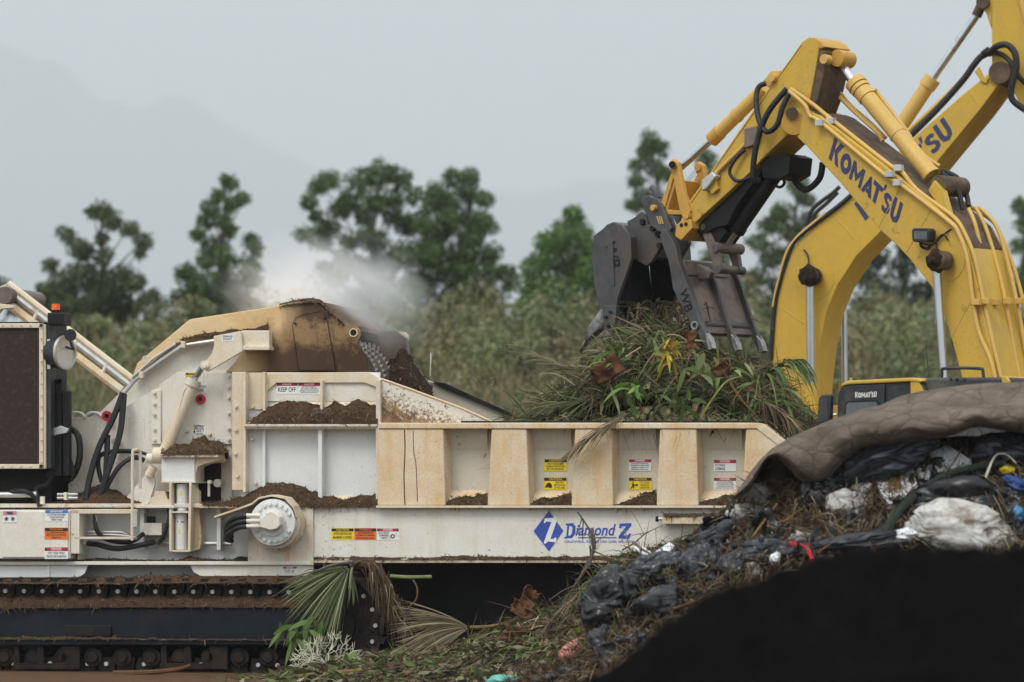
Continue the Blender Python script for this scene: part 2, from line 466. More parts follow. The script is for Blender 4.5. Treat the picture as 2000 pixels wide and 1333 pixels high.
plain('twig', (0.11, 0.08, 0.055), 0.9, 0, 0.4, 9)
plain('pale_root', (0.52, 0.50, 0.38), 0.8, 0, 0.2, 9)
plain('white_plastic', (0.72, 0.74, 0.75), 0.5, 0, 0.06, 5, (0.18, 0.13, 0.09), 0.22)
plain('white_bag', (0.44, 0.43, 0.40), 0.55, 0, 0.25, 8, (0.18, 0.14, 0.10), 0.45, bump=0.02)
plain('pink_plastic', (0.52, 0.17, 0.14), 0.5, 0, 0.15, 8, (0.10, 0.06, 0.05), 0.2)
plain('red_cloth', (0.45, 0.02, 0.035), 0.7, 0, 0.3, 8)
plain('teal_plastic', (0.10, 0.36, 0.30), 0.5, 0, 0.3, 8)
plain('blue_plastic', (0.03, 0.06, 0.20), 0.5, 0, 0.3, 8)
plain('sky_plastic', (0.06, 0.20, 0.36), 0.5, 0, 0.2, 8)
plain('yellow_plastic', (0.55, 0.42, 0.02), 0.5, 0, 0.2, 8)
plain('green_netting', (0.011, 0.021, 0.012), 0.8, 0, 0.5, 25, bump=0.02)
for nm, ca, cb in (('black_bag', (0.004, 0.0045, 0.006), (0.012, 0.012, 0.013)), ('grey_bag', (0.014, 0.017, 0.023), (0.040, 0.042, 0.046))):
    t = NT(nm, 0.30, 0, 0.34)      # crumpled film: sharp creases between soft facets
    t.color(t.mix(t.rng(t.noise(4, 5, 0.7), 0.45, 0.7), ca, cb))
    rm = t.n('ShaderNodeTexNoise', noise_type='RIDGED_MULTIFRACTAL'); rm.inputs['Scale'].default_value = 4.2; rm.inputs['Detail'].default_value = 3.0
    rm.inputs['Distortion'].default_value = 0.8; t.l(t.pos, rm.inputs['Vector'])
    t.bump(rm.outputs[0], 0.02, 0.45); t.rough(t.rng(t.noise(6, 3), 0.35, 0.65, 0.16, 0.42))
# quilted blanket: pillowed cells with stitched seams
t = NT('quilt', 0.95, 0, 0.15)
vo = t.n('ShaderNodeTexVoronoi', feature='DISTANCE_TO_EDGE'); vo.inputs['Scale'].default_value = 4.4
t.l(t.pos, vo.inputs['Vector'])
mp = t.n('ShaderNodeMapping'); mp.inputs['Scale'].default_value = (1.0, 1.0, 1.35)
wob = t.n('ShaderNodeMix', data_type='VECTOR'); wob.inputs[0].default_value = 0.22
nz = t.n('ShaderNodeTexNoise'); nz.inputs['Scale'].default_value = 2.0; t.l(t.pos, nz.inputs['Vector'])
t.l(t.pos, mp.inputs[0]); t.l(mp.outputs[0], wob.inputs[4]); t.l(nz.outputs['Color'], wob.inputs[5]); t.l(wob.outputs[1], vo.inputs['Vector'])
pil = t.rng(vo.outputs[0], 0.0, 0.42)
c = t.mix(t.rng(t.noise(2.2, 5, 0.7), 0.35, 0.65), (0.082, 0.063, 0.050), (0.165, 0.130, 0.102))
c = t.mix(t.rng(t.noise(5, 6, 0.75), 0.55, 0.72), c, (0.22, 0.172, 0.118))
c = t.mix(t.rng(vo.outputs[0], 0.0, 0.05, 0.6, 0.0), c, (0.058, 0.043, 0.034))
t.color(c); t.bump(t.math('ADD', t.math('MULTIPLY', pil, 0.8), t.math('MULTIPLY', t.noise(9, 6, 0.7), 0.6)), 0.085, 0.7)
# hood: tan paint, soil caked along its foot and over its crown (world heights of the caked bands)
t = NT('hood_paint', 0.8, 0, 0.2)
x, y, z = t.sep(t.pos)
c = t.mix(t.rng(t.noise(1.6, 5, 0.6), 0.4, 0.65), (0.69, 0.52, 0.31), (0.60, 0.41, 0.20))
wig = t.noise(4.5, 6, 0.78)
hz = t.n('ShaderNodeMath', operation='MULTIPLY_ADD'); t.l(wig, hz.inputs[0]); hz.inputs[1].default_value = 0.75; t.l(z, hz.inputs[2])
foot = t.rng(hz.outputs[0], 3.92, 4.30, 1, 0)
right = t.rng(x, -3.2, -2.85)
foot = t.math('MULTIPLY', foot, t.rng(x, -3.0, -2.3, 0.9, 1.0))  # left end of the foot: caked soil and the shade on it share one colour
warm = t.rng(hz.outputs[0], 3.9, 4.5, 1, 0)
c = t.mix(t.math('MULTIPLY', t.math('MULTIPLY', warm, right), 0.8), c, (0.44, 0.24, 0.085))
c = t.mix(t.math('MULTIPLY', foot, right), c, (0.058, 0.032, 0.019))
crown = t.math('MULTIPLY', t.math('MULTIPLY', t.rng(hz.outputs[0], 4.08, 4.24), t.rng(x, -2.75, -2.45)), t.rng(x, -1.80, -2.0))
c = t.mix(crown, c, (0.090, 0.055, 0.032))
mid = t.math('MULTIPLY', t.rng(t.noise(7, 6, 0.8, stretch=(1, 1, 0.6)), 0.50, 0.60), t.math('MULTIPLY', t.rng(x, -2.40, -2.2), t.rng(x, -1.75, -1.9)))
c = t.mix(t.math('MULTIPLY', mid, 0.85), c, (0.10, 0.058, 0.032))
c = t.mix(t.rng(t.noise(30, 3), 0.66, 0.72, 0, 0.7), c, (0.07, 0.045, 0.03))
t.color(c); t.bump(t.noise(20, 5, 0.8), 0.01, 0.5)
# wing: speckled white over clinging soil
t = NT('splattered_paint', 0.85, 0, 0.2)
x, y, z = t.sep(t.pos)
sp = t.n('ShaderNodeMath', operation='MULTIPLY_ADD'); t.l(t.noise(22, 6, 0.85), sp.inputs[0]); sp.inputs[1].default_value = 1.5
dg = t.n('ShaderNodeMath', operation='MULTIPLY_ADD'); t.l(x, dg.inputs[0]); dg.inputs[1].default_value = 0.385; t.l(z, dg.inputs[2])
t.l(dg.outputs[0], sp.inputs[2])
f = t.rng(sp.outputs[0], 3.12, 3.26)
c = t.mix(f, t.mix(t.rng(t.noise(6, 4), 0.35, 0.6), (0.40, 0.25, 0.11), (0.17, 0.10, 0.05)), (0.70, 0.64, 0.54))
c = t.mix(t.rng(t.noise(26, 3, 0.7), 0.60, 0.66, 0, 0.9), c, (0.07, 0.045, 0.03))
t.color(c); t.bump(t.noise(26, 5, 0.8), 0.012, 0.7)
# foliage tinted leaf by leaf
for nm, ro in (('foliage', 0.55), ('litter', 0.7)):
    t = NT(nm, ro, 0, 0.3)
    a = t.n('ShaderNodeVertexColor', layer_name='tint')
    c = t.mix(t.rng(t.noise(5, 3), 0.3, 0.7, 0, 0.35), a.outputs[0], t.mix(0.5, a.outputs[0], (0.02, 0.02, 0.01)))
    t.color(c)
    tr = t.n('ShaderNodeBsdfTranslucent'); t.l(a.outputs[0], tr.inputs[0])
    ms = t.n('ShaderNodeMixShader'); ms.inputs[0].default_value = 0.22 if nm == 'foliage' else 0.1
    out = t.t.nodes['Material Output']
    t.l(t.b.outputs[0], ms.inputs[1]); t.l(tr.outputs[0], ms.inputs[2]); t.l(ms.outputs[0], out.inputs[0])
# steam
m = bpy.data.materials.new('steam'); m.use_nodes = True; MATS['steam'] = m
nt = m.node_tree; nt.nodes.clear()
o = nt.nodes.new('ShaderNodeOutputMaterial'); pv = nt.nodes.new('ShaderNodeVolumePrincipled')
pv.inputs['Color'].default_value = (0.995, 0.995, 0.995, 1); pv.inputs['Anisotropy'].default_value = 0.1
tc = nt.nodes.new('ShaderNodeTexCoord'); n1 = nt.nodes.new('ShaderNodeTexNoise'); n1.inputs['Scale'].default_value = 2.0; n1.inputs['Detail'].default_value = 4; n1.inputs['Distortion'].default_value = 0.6
gr = nt.nodes.new('ShaderNodeTexGradient'); gr.gradient_type = 'SPHERICAL'
mp = nt.nodes.new('ShaderNodeMapping'); mp.name = 'fade'
r1 = nt.nodes.new('ShaderNodeMapRange'); r1.inputs[1].default_value = 0.68; r1.inputs[2].default_value = 1.55
mm = nt.nodes.new('ShaderNodeMath'); mm.operation = 'ADD'; m2 = nt.nodes.new('ShaderNodeMath'); m2.operation = 'MULTIPLY'; m2.inputs[1].default_value = 2.1
mq = nt.nodes.new('ShaderNodeMapping'); mq.vector_type = 'TEXTURE'; mq.inputs['Rotation'].default_value = (0, math.radians(32), 0); mq.inputs['Scale'].default_value = (1.9, 1.2, 0.75)
nt.links.new(tc.outputs['Object'], mq.inputs[0]); nt.links.new(mq.outputs[0], n1.inputs['Vector']); nt.links.new(tc.outputs['Object'], mp.inputs[0]); nt.links.new(mp.outputs[0], gr.inputs[0])
nt.links.new(n1.outputs[0], mm.inputs[0]); nt.links.new(gr.outputs['Fac'], mm.inputs[1]); nt.links.new(mm.outputs[0], r1.inputs[0])
nt.links.new(r1.outputs[0], m2.inputs[0]); nt.links.new(m2.outputs[0], pv.inputs['Density']); nt.links.new(pv.outputs[0], o.inputs['Volume'])
STEAM_FADE = mp

# ------------------------------------------------------------------ terrain
def bank_z(x, y):
    t = min(1.0, max(0.0, (y - 22) / 30.0)); t = t * t * (3 - 2 * t)
    b = 5.75 + 0.4 * noise.noise((x * 0.05, 3.1, 0)) 
    return t * b + 0.12 * noise.noise((x * 0.3, y * 0.3, 1.0)) * min(1, max(0, (y - 14) / 8))
ys = [-60, -40, -25, -15, -8, -4, -2, 0, 3, 6, 10, 14, 18] + [20 + 2 * i for i in range(24)] + [75, 90, 120, 200, 400, 900, 2000, 4000]
xs = [-3000, -1200, -500, -200, -100] + [-60 + 3 * i for i in range(41)] + [100, 200, 500, 1200, 3000]
vs = [Vector((x, y, bank_z(x, y))) for y in ys for x in xs]
nx = len(xs)
fs = [[j * nx + i, j * nx + i + 1, (j + 1) * nx + i + 1, (j + 1) * nx + i] for j in range(len(ys) - 1) for i in range(nx - 1)]
split = ys.index(20)
structure(mesh_obj('ground', vs[:(split + 1) * nx], [f for f in fs if max(f) < (split + 1) * nx], 'yard_dirt'))
k = split * nx
structure(mesh_obj('bank', vs[k:], [[i - k for i in f] for f in fs if min(f) >= k], 'bank_earth'))

# faint mountains, standing far off in the haze
def ridge(name, Y, crest, depth):
    va, vb, vc = [], [], []
    px = -900.0; n = 0
    while px <= 2900:
        for (x0, y0), (x1, y1) in zip(crest, crest[1:]):
            if x0 <= px <= x1: py = y0 + (y1 - y0) * (px - x0) / (x1 - x0); break
        p = P(px, py, Y); p.z += 30 * noise.fractal((px * 0.012, Y * 0.01, 0), 1, 2, 4)
        va.append(Vector((p.x, Y - depth, 0))); vb.append(p); vc.append(Vector((p.x, Y + depth, 0)))
        px += 25; n += 1
    mid = [a.lerp(b, 0.55) + Vector((0, 160 * noise.noise((i * 0.3, 2, 0)), 40 * noise.noise((i * 0.4, 0, 5)))) for i, (a, b) in enumerate(zip(va, vb))]
    v = va + mid + vb + vc
    f = [[r * n + i, r * n + i + 1, (r + 1) * n + i + 1, (r + 1) * n + i] for r in range(3) for i in range(n - 1)]
    return structure(mesh_obj(name, v, f, 'hill_forest', angle=80))
ridge('hills', 13000.0, [(-900, -40), (-300, -10), (0, 85), (110, 130), (200, 195), (260, 212), (330, 185), (400, 215), (480, 265), (560, 300), (640, 335), (760, 372), (900, 395), (960, 372), (1060, 378), (1130, 360), (1230, 345), (1400, 330), (1700, 420), (2000, 440), (2900, 480)], 1800.0)

# ------------------------------------------------------------------ trees and bank vegetation
GREENS = [(0.048, 0.092, 0.018), (0.062, 0.116, 0.024), (0.080, 0.140, 0.032), (0.040, 0.074, 0.020), (0.070, 0.100, 0.034)]
DULL = [(0.054, 0.080, 0.028), (0.066, 0.090, 0.034), (0.045, 0.064, 0.024), (0.080, 0.084, 0.040)]
BUSH = [(0.140, 0.170, 0.066), (0.180, 0.205, 0.090), (0.110, 0.140, 0.052), (0.215, 0.215, 0.110)]
def crown_leaves(nb, blobs, pal, leaf=0.30, dens=1.0, mono=False):
    for c, r in blobs:
        n = int(95 * dens * (r / 0.35) ** 2 * 1.7) + 30
        d = norm(RNG.normal(size=(n, 3))); rr = r * RNG.uniform(0.25, 1.0, (n, 1)) ** 0.55
        d[:, 2] *= 0.85
        base = np.array(c) + d * rr
        lump = 0.80 + 0.5 * RNG.random()
        col = pick([pal[RNG.integers(len(pal))]] if mono else pal, n, var=0.30) * lump
        dirs = norm(d * 0.7 + RNG.normal(size=(n, 3)) * 0.7 + np.array([0, 0, -0.35]))
        L = leaf * RNG.uniform(0.6, 1.25, n)
        ribbons(nb, base, dirs, L, L * 0.42, col, S=2, droop=0.25, shape='leaf')
def tree(name, label, clumps, Y, trunk_px, pal=GREENS, group='trees beyond the bank', spread=1.3, leaf=0.135, dens=1.0):
    k = (P(1000, 600, Y) - CAM).dot(CF) / FPX
    blobs = []; xs_ = [c[0] for c in clumps]; lo_ = max(c[1] for c in clumps)
    if name != 'small_tree': clumps = clumps + [(RNG.uniform(min(xs_) + 12, max(xs_) - 12), RNG.uniform(lo_ - 10, lo_ + 45), RNG.uniform(20, 34)) for _ in range(9)]
    for cx, cy, r in clumps:
        for j in range(3):
            a = RNG.uniform(0, 6.28); q = 0.45 if j else 0.0
            p = P(cx + q * r * math.cos(a), cy + q * r * math.sin(a), Y + RNG.uniform(-spread, spread))
            blobs.append((p, r * k * (0.92 if j == 0 else 0.72)))
    bx = ground_at(trunk_px, Y); bz = bank_z(bx, Y) - 0.1
    root = thing(name, label, 'tree', (bx, Y, bz), group)
    nb = NB(); crown_leaves(nb, blobs, pal, leaf, dens); nb.build('crown', 'foliage', root)
    top = min(c[1] for c in clumps); topc = [c for c in clumps if c[1] == top][0]
    tp = P(topc[0], topc[1] + 10, Y)
    mb = MB(); b0 = Vector((bx, Y, bz))
    tr = [b0.lerp(tp, t) + Vector((0.25 * noise.noise((t * 2.5, bx, 0)), 0, 0)) * (t > 0 and t < 1) for t in (0, 0.2, 0.4, 0.6, 0.8, 1)]
    mb.tube(tr, 0.17, 7, 3, taper=0.03)
    for i, (c, r) in enumerate(blobs[::3]):
        t = min(0.92, max(0.08, (c.z - bz) / max(0.1, tp.z - bz) - 0.22))
        st = b0.lerp(tp, t)
        mb.tube([st, st.lerp(c, 0.5) + Vector((0, 0, -0.12)), c], 0.055 * (1.2 - t), 5, 3, taper=0.012)
    mb.build('trunk', 'bark', root)
    return root
tree('eucalyptus_tree', 'ragged eucalyptus at the far left with a lone tuft hanging off its right side', [(200,405,20),(215,425,24),(182,412,13),(250,445,18),(278,468,19),(272,492,11),(130,455,18),(150,480,24),(165,490,20),(200,460,14),(205,500,20),(98,520,16),(150,535,32),(190,540,36),(230,545,34),(262,545,24),(120,555,28),(170,580,36),(230,585,36),(95,590,18),(85,560,13)], 62, 190, DULL + GREENS[:1])
tree('eucalyptus_tree', 'slender tapering eucalyptus standing alone left of the steam', [(452,360,17),(440,348,8),(425,378,13),(476,385,13),(450,395,20),(410,405,18),(405,430,20),(390,455,15),(430,430,18),(450,450,15),(488,470,17),(500,485,13),(420,480,26),(440,500,26),(400,505,20),(365,540,26),(400,545,34),(445,545,34),(485,520,24),(495,548,18),(350,575,20),(430,580,38),(470,575,28)], 64, 430)
tree('small_tree', 'small dark tree low between the two left eucalyptus', [(285,580,14),(302,572,13),(312,596,15),(270,600,11),(295,615,14)], 60, 292, DULL)
tree('eucalyptus_tree', 'broad open eucalyptus rising behind the steam', [(650,350,26),(622,365,18),(605,392,17),(700,347,27),(740,340,30),(780,345,28),(690,385,30),(660,410,24),(730,385,28),(620,422,13),(596,455,20),(625,468,24),(680,470,16),(720,460,22),(742,472,28),(770,420,22),(808,380,18),(700,520,28),(740,530,38),(780,505,32),(660,540,22),(760,572,40),(632,520,14),(700,590,34),(800,440,26),(825,430,24),(830,500,30),(812,490,30),(815,550,34),(790,600,36),(765,385,22),(715,420,22),(640,445,22),(670,500,24)], 66, 720)
tree('eucalyptus_tree', 'full dark eucalyptus directly left of the round light green tree', [(880,350,22),(858,375,24),(910,370,28),(945,387,19),(838,402,24),(890,420,32),(930,430,28),(958,442,19),(850,457,28),(910,470,38),(962,490,22),(880,520,42),(940,530,38),(985,530,20),(830,540,38),(1000,552,18),(890,580,46),(960,580,38),(820,590,32),(870,610,40),(865,440,26),(850,500,34),(905,510,30),(920,340,16),(875,400,24)], 68, 890)
tree('broad_tree', 'rounded lighter green tree left of the excavator bucket', [(1120,427,20),(1103,442,25),(1136,447,21),(1085,467,28),(1125,482,34),(1150,472,17),(1068,502,30),(1108,530,42),(1150,522,30),(1053,552,28),(1090,580,46),(1140,580,42),(1033,592,22),(1165,562,22),(1060,610,36),(1045,520,28),(1035,560,26),(1165,510,26),(1170,590,30),(1120,410,13),(1060,470,22),(1020,600,24)], 60, 1100, [(0.080, 0.150, 0.030), (0.095, 0.175, 0.038), (0.062, 0.120, 0.025)])
tree('eucalyptus_tree', 'tall eucalyptus showing above the bucket and behind the stick', [(1270,275,21),(1290,292,21),(1256,292,15),(1245,322,17),(1280,327,21),(1240,352,17),(1300,342,17),(1260,387,23),(1240,402,15),(1300,392,21),(1380,310,20),(1392,332,18),(1345,380,22),(1290,450,28),(1232,500,24),(1330,460,30),(1400,500,34),(1260,560,40),(1340,560,44),(1440,560,40)], 67, 1290)
tree('eucalyptus_tree', 'loose eucalyptus between the two excavator booms and the dark thumb cylinder', [(1560,358,22),(1572,388,19),(1530,410,24),(1500,440,24),(1542,450,28),(1480,470,19),(1500,500,28),(1480,540,27),(1470,585,24),(1522,560,24),(1580,430,18),(1540,500,22),(1500,600,26)], 65, 1520, DULL + GREENS)
tree('dark_tree', 'dark tree framed by the yellow arch of the two booms', [(1700,540,28),(1740,560,38),(1790,570,32),(1720,500,22),(1690,592,22),(1780,610,28),(1760,522,28),(1815,590,22),(1735,600,34),(1770,480,20),(1830,550,20),(1800,640,20)], 63, 1750, [(0.022, 0.036, 0.018), (0.030, 0.045, 0.022), (0.026, 0.038, 0.022)])
tree('dark_tree', 'dark tree cut by the right edge behind the pipes', [(1998,398,19),(2012,430,28),(1990,480,18),(2025,520,38),(2060,460,50),(2000,560,28)], 64, 2030)
tree('small_tree', 'low dark treetop above the conveyor at the far left edge', [(0,560,18),(-20,550,24),(12,580,14),(-30,590,30),(30,600,18)], 60, -10, DULL)

nb = NB(); bl = []
for i in range(460):
    x_ = RNG.uniform(-19, 22); y_ = RNG.uniform(40, 54); bl.append((Vector((x_, y_, bank_z(x_, y_) + RNG.uniform(.0, .5) + .9 * RNG.random() ** 4)), RNG.uniform(.3, .8)))
for i in range(420):
    x_ = RNG.uniform(-16, 19); y_ = RNG.uniform(27, 42); bl.append((Vector((x_, y_, bank_z(x_, y_) + RNG.uniform(.0, .4))), RNG.uniform(.25, .5)))
crown_leaves(nb, bl, BUSH + [(0.19, 0.18, 0.075), (0.23, 0.19, 0.09), (0.19, 0.15, 0.08), (0.07, 0.085, 0.04)], .15, .30, True)
tag(nb.build('scrub', 'foliage'), 'low scrub and weeds covering the bank', 'scrub', kind='stuff')
# long grass as a mass, bushes one by one
nb = NB(); n = 15000
x = RNG.uniform(-22, 26, n); y = 22 + 34 * RNG.random(n) ** 0.8
z = np.array([bank_z(a, b) for a, b in zip(x, y)])
patch = np.array([noise.noise((a * 0.16, b * 0.12, 4.0)) for a, b in zip(x, y)])
pal = np.where((patch > 0.05)[:, None], pick([(0.140, 0.165, 0.070), (0.165, 0.180, 0.085), (0.125, 0.145, 0.060)], n), pick([(0.210, 0.180, 0.090), (0.240, 0.200, 0.110), (0.180, 0.150, 0.080)], n))
ribbons(nb, np.stack([x, y, z], 1), np.stack([RNG.normal(0, .25, n), RNG.normal(0, .2, n), np.ones(n)], 1), RNG.uniform(0.4, 1.05, n), RNG.uniform(0.04, 0.09, n), pal, S=3, droop=0.25, shape='blade')
tag(nb.build('tall_grass', 'foliage'), 'tall rough grass covering the bank', 'grass', kind='stuff')
bush_desc = ['grey green bush on the bank behind the conveyor', 'low bush on the bank right of the amber beacon', 'bushy clump on the bank below the slender eucalyptus', 'pale bush on the bank above the tan hood arm',
             'bush half veiled by steam right of the hood', 'rounded bush with pale leaves under the full dark eucalyptus', 'wide green bush on the bank above the feed wing', 'dull bush on the bank below the round light green tree',
             'scrubby bush on the bank just left of the bucket tooth', 'bush on the bank seen under the thumb tines', 'bush on the bank between thumb and second boom leg', 'pale bush in the arch between the booms, left half', 'brownish bush in the arch between the booms, right half', 'bush behind the bank foot of the left tree']
for i, (bx, by, br) in enumerate([(215,690,34),(180,620,40),(330,640,55),(390,610,34),(840,650,50),(880,640,40),(980,660,55),(1060,640,50),(1110,660,40),(1480,640,40),(1495,660,34),(1700,660,45),(1780,680,50),(290,640,30)]):
    Y = 44 + (i * 5) % 7; k = (P(1000, 600, Y) - CAM).dot(CF) / FPX
    c = P(bx, by, Y); gz = bank_z(c.x, Y)
    root = thing('bush', bush_desc[i], 'bush', (c.x, Y, gz - 0.05), 'bushes on the bank')
    nb = NB(); bl = []
    for j in range(8):
        bl.append((Vector((c.x + RNG.normal(0, .45) * br * k, Y + RNG.normal(0, .4), c.z + RNG.uniform(-.8, .35) * br * k)), br * k * RNG.uniform(.35, .6)))
    crown_leaves(nb, bl, BUSH, 0.15, 0.8); nb.build('leaves', 'foliage', root)
    mb = MB()
    for cc, r in bl: mb.tube([(c.x, Y, gz - .05), ((c.x + cc.x) / 2, (Y + cc.y) / 2, gz + (cc.z - gz) * .6), cc], 0.03, 5, 3, taper=0.01)
    mb.build('stem', 'bark', root)

# ------------------------------------------------------------------ horizontal grinder
gr = thing('horizontal_grinder', 'huge white and tan tracked wood grinder with feed hopper, hood and blue diamond logo', 'grinder', (P(620, 1310).x, 1.4, 0.0))
def bolt(name, px, py, r, d, mat='cream_paint', parent=gr, pl=G):
    return disc(name, (px, py), r, d - 0.03, d + 0.01, mat, parent, pl, r2=r, seg=8, bevel=0.004)

# --- main beam and feed hopper
beam = rect('main_beam', 610, 992, 1690, 1092, 0.05, 0.30, 'beam_paint', gr)
rect('beam_flange', 606, 1092, 1690, 1100, -0.04, 0.34, 'cream_paint', gr)
rect('far_beam', 610, 992, 1690, 1100, 2.6, 2.85, 'beam_paint', gr)
plate('belly_shade_pan', [(640, 1100), (1690, 1100), (1690, 1230), (640, 1290)], 1.15, 1.25, 'black_steel', gr)  # black sheet standing in for the shade beneath the beam
rect('far_shade_skirt', 560, 1090, 1700, 1318, 2.4, 2.45, 'black_steel', gr)  # black backing sheet, paints in the shadow of the far side
rect('tail_shade_skirt', 1380, 1095, 1420, 1318, 0.5, 2.4, 'black_steel', gr)  # black end sheet, closes off the painted shade under the hopper
wall = plate('hopper_wall', [(738, 989), (1640, 989), (1620, 960), (1515, 860), (1480, 836), (738, 836)], 0.25, 0.31, 'bay_paint', gr)
rect('hopper_sill', 734, 988, 1660, 993, -0.035, 0.40, 'cream_paint', gr)
rect('hopper_lip', 738, 826, 1480, 838, -0.015, 0.36, 'dusty_paint', gr, bevel=0.012)
plate('sloped_lip', [(1478, 838), (1480, 826), (1490, 828), (1660, 965), (1652, 972)], -0.012, 0.36, 'dusty_paint', gr)
rect('wear_strip', 900, 822.5, 1486, 826, 0.02, 0.30, 'black_steel', gr)
def rib(top, bot, y1=988, right=True):
    f = [P(bot[0], y1, 0.0), P(bot[1], y1, 0.0), P(top[1], 838, 0.0), P(top[0], 838, 0.0)]
    b = [v + Vector((dx, 0.248, 0)) for v, dx in zip(f, (-.008, 0.02, 0.035, -.008))]
    return MB().loft(f, b).build('hopper_rib', 'dusty_paint', gr, 0.016)
rib((738, 866), (737, 870))
rib((960, 1028), (952, 1035)); rib((1123, 1194), (1116, 1198)); rib((1289, 1360), (1282, 1365))
plate('hopper_rib', [(1449, 988), (1640, 988), (1512, 858), (1478, 838), (1457, 838)], 0.0, 0.248, 'dusty_paint', gr, bevel=0.014)
for a, b in ((871, 951), (1036, 1115), (1199, 1281), (1366, 1448)):
    lo = [P(a + 2, 988, 0.03), P(b - 1, 988, 0.03), P(b - 1, 958, 0.245), P(a + 5, 958, 0.245)]
    MB().loft(lo, [v + Vector((0, 0.004 if i > 1 else 0.21, 0)) for i, v in enumerate(lo)]).build('bay_floor', 'dusty_paint', gr)
    lo = [P(a + 1, 838.6, 0.16), P(b, 838.6, 0.16), P(b + 2, 879, 0.244), P(a + 6, 879, 0.244)]
    MB().loft(lo, [v + Vector((0, 0.085 if i < 2 else 0.004, 0)) for i, v in enumerate(lo)]).build('bay_brow', 'bay_paint', gr)
pipe('weld_seam', [(790, 840, -.001), (791, 880, -.001), (789, 930, -.001), (791, 986, -.001)], 1.1, 'husk', gr)
pipe('weld_seam', [(807, 842, -.001), (808, 880, -.001), (813, 915, -.001), (815, 980, -.001)], 0.7, 'husk', gr)
plate('far_hopper_wall', [(800, 990), (1700, 990), (1500, 826), (1030, 824), (860, 752), (800, 730)], 2.60, 2.68, 'bay_paint', gr)
plate('far_wall_edge', [(842, 744), (870, 749), (1025, 819), (1020, 823), (862, 756)], 2.54, 2.60, 'black_steel', gr)
rect('feed_floor', 740, 960, 1690, 966, 0.31, 2.6, 'black_steel', gr)
plate('feed_wing', [(738, 826), (745, 742), (752, 742), (905, 800), (962, 826)], 0.10, 0.16, 'splattered_paint', gr)
pipe('wing_edge', [(746, 741, .10), (800, 760, .10), (905, 799, .10), (962, 825, .10)], 2.2, 'dusty_paint', gr, sub=1)
rect('corner_post', 734, 742, 743, 990, 0.04, 0.2, 'rusty_white', gr)

# --- panels beside the mill
rect('side_panel', 470, 728, 742, 1000, 0.22, 0.27, 'panel_paint', gr)
plate('top_rail', [(516, 782), (516, 729), (720, 727), (746, 741), (743, 760), (712, 748), (540, 748), (519, 766)], 0.17, 0.22, 'cream_paint', gr)
rect('rail_panel', 519, 747, 738, 784, 0.20, 0.22, 'white_paint', gr, bevel=0)
for x0, x1, y0, y1, d in ((513, 518, 727, 803, 0.10), (625, 630, 742, 806, 0.10)):
    rect('stiffener', x0, y0, x1, y1, d, 0.22, 'cream_paint', gr)
lg = [P(478, 833, 0.03), P(735, 833, 0.03), P(741, 783, 0.21), P(545, 783, 0.21), P(514, 800, 0.21)]
MB().loft(lg, [v + Vector((0, 0.02, -0.03)) for v in lg]).build('soil_ledge', 'cream_paint', gr)
rect('ledge_lip', 478, 829, 736, 834, 0.02, 0.22, 'rusty_white', gr)
rect('stiffener', 512, 834, 518, 952, 0.15, 0.22, 'panel_paint', gr)
rect('stiffener', 621, 834, 629, 978, 0.08, 0.22, 'panel_paint', gr)
lg = [P(470, 990, 0.04), P(738, 990, 0.04), P(740, 968, 0.21), P(480, 968, 0.21)]
MB().loft(lg, [v + Vector((0, 0.02, -0.03)) for v in lg]).build('lower_ledge', 'cream_paint', gr)
rect('end_post', 453, 727, 480, 958, 0.17, 0.30, 'cream_paint', gr)
rect('post_flange', 474, 727, 480, 962, 0.08, 0.30, 'cream_paint', gr)
rect('upper_strip', 480, 728, 514, 800, 0.20, 0.22, 'cream_paint', gr, bevel=0)

# --- mill housing
plate('mill_housing', [(132, 1000), (136, 815), (176, 815), (198, 803), (250, 752), (345, 672), (430, 655), (480, 690), (480, 1000)], 0.62, 0.70, 'white_paint', gr)
plate('housing_plate', [(210, 1000), (238, 862), (244, 796), (296, 764), (310, 758), (310, 753), (347, 727), (453, 727), (453, 1000)], 0.55, 0.62, 'white_paint', gr)
plate('far_housing', [(132, 1000), (198, 803), (250, 752), (345, 680), (720, 700), (740, 990)], 2.40, 2.48, 'white_paint', gr)
rect('bolt_strip', 295, 762, 314, 868, 0.52, 0.55, 'white_paint', gr)
rect('bolt_strip', 436, 728, 453, 868, 0.52, 0.55, 'white_paint', gr)
for y in (768, 789, 810, 839, 860): bolt('bolt', 301, y, 3.2, 0.52)
for y in (736, 757, 777, 808, 838, 859): bolt('bolt', 446, y, 3.2, 0.52)
for x, y in ((460, 794), (460, 840), (459, 886), (463, 930)): bolt('bolt', x, y, 3.6, 0.17)
for x, y in ((493, 795), (492, 858), (498, 944), (365, 842), (409, 848), (424, 913)): bolt('bolt', x, y, 3.6, 0.20 if x > 470 else 0.55)
for cx, cy, cw in ((150, 806, 18), (183, 806, 18)):
    pipe('corrugated_edge', [(cx - cw, 816, .60), (cx - 10, 808, .60), (cx, 806, .60), (cx + 9, 808, .60), (cx + 15, 814, .60)], 2.6, 'white_paint', gr)
hood = plate('mill_hood', [(257, 741), (268, 710), (370, 625), (378, 623), (524, 601), (580, 590), (607, 587), (623, 589), (650, 612), (675, 633), (693, 637), (702, 645), (704, 655), (699, 670), (711, 692), (720, 727), (440, 727), (455, 712), (470, 692), (474, 648), (417, 657), (343, 671)], 0.50, 0.56, 'hood_paint', gr, bevel=0.008)
tp = [(257, 741), (268, 710), (370, 625), (378, 623), (524, 601), (607, 587), (623, 589), (675, 633)]
q = [P(x, y, 0.56) for x, y in tp]; ww = Vector((0, 1.84, 0)); dn = Vector((0, 0, -0.05)); mb = MB()
for a, b in zip(q[1:], q[2:]): mb.loft([a, b, b + dn, a + dn], [p + ww for p in (a, b, b + dn, a + dn)])
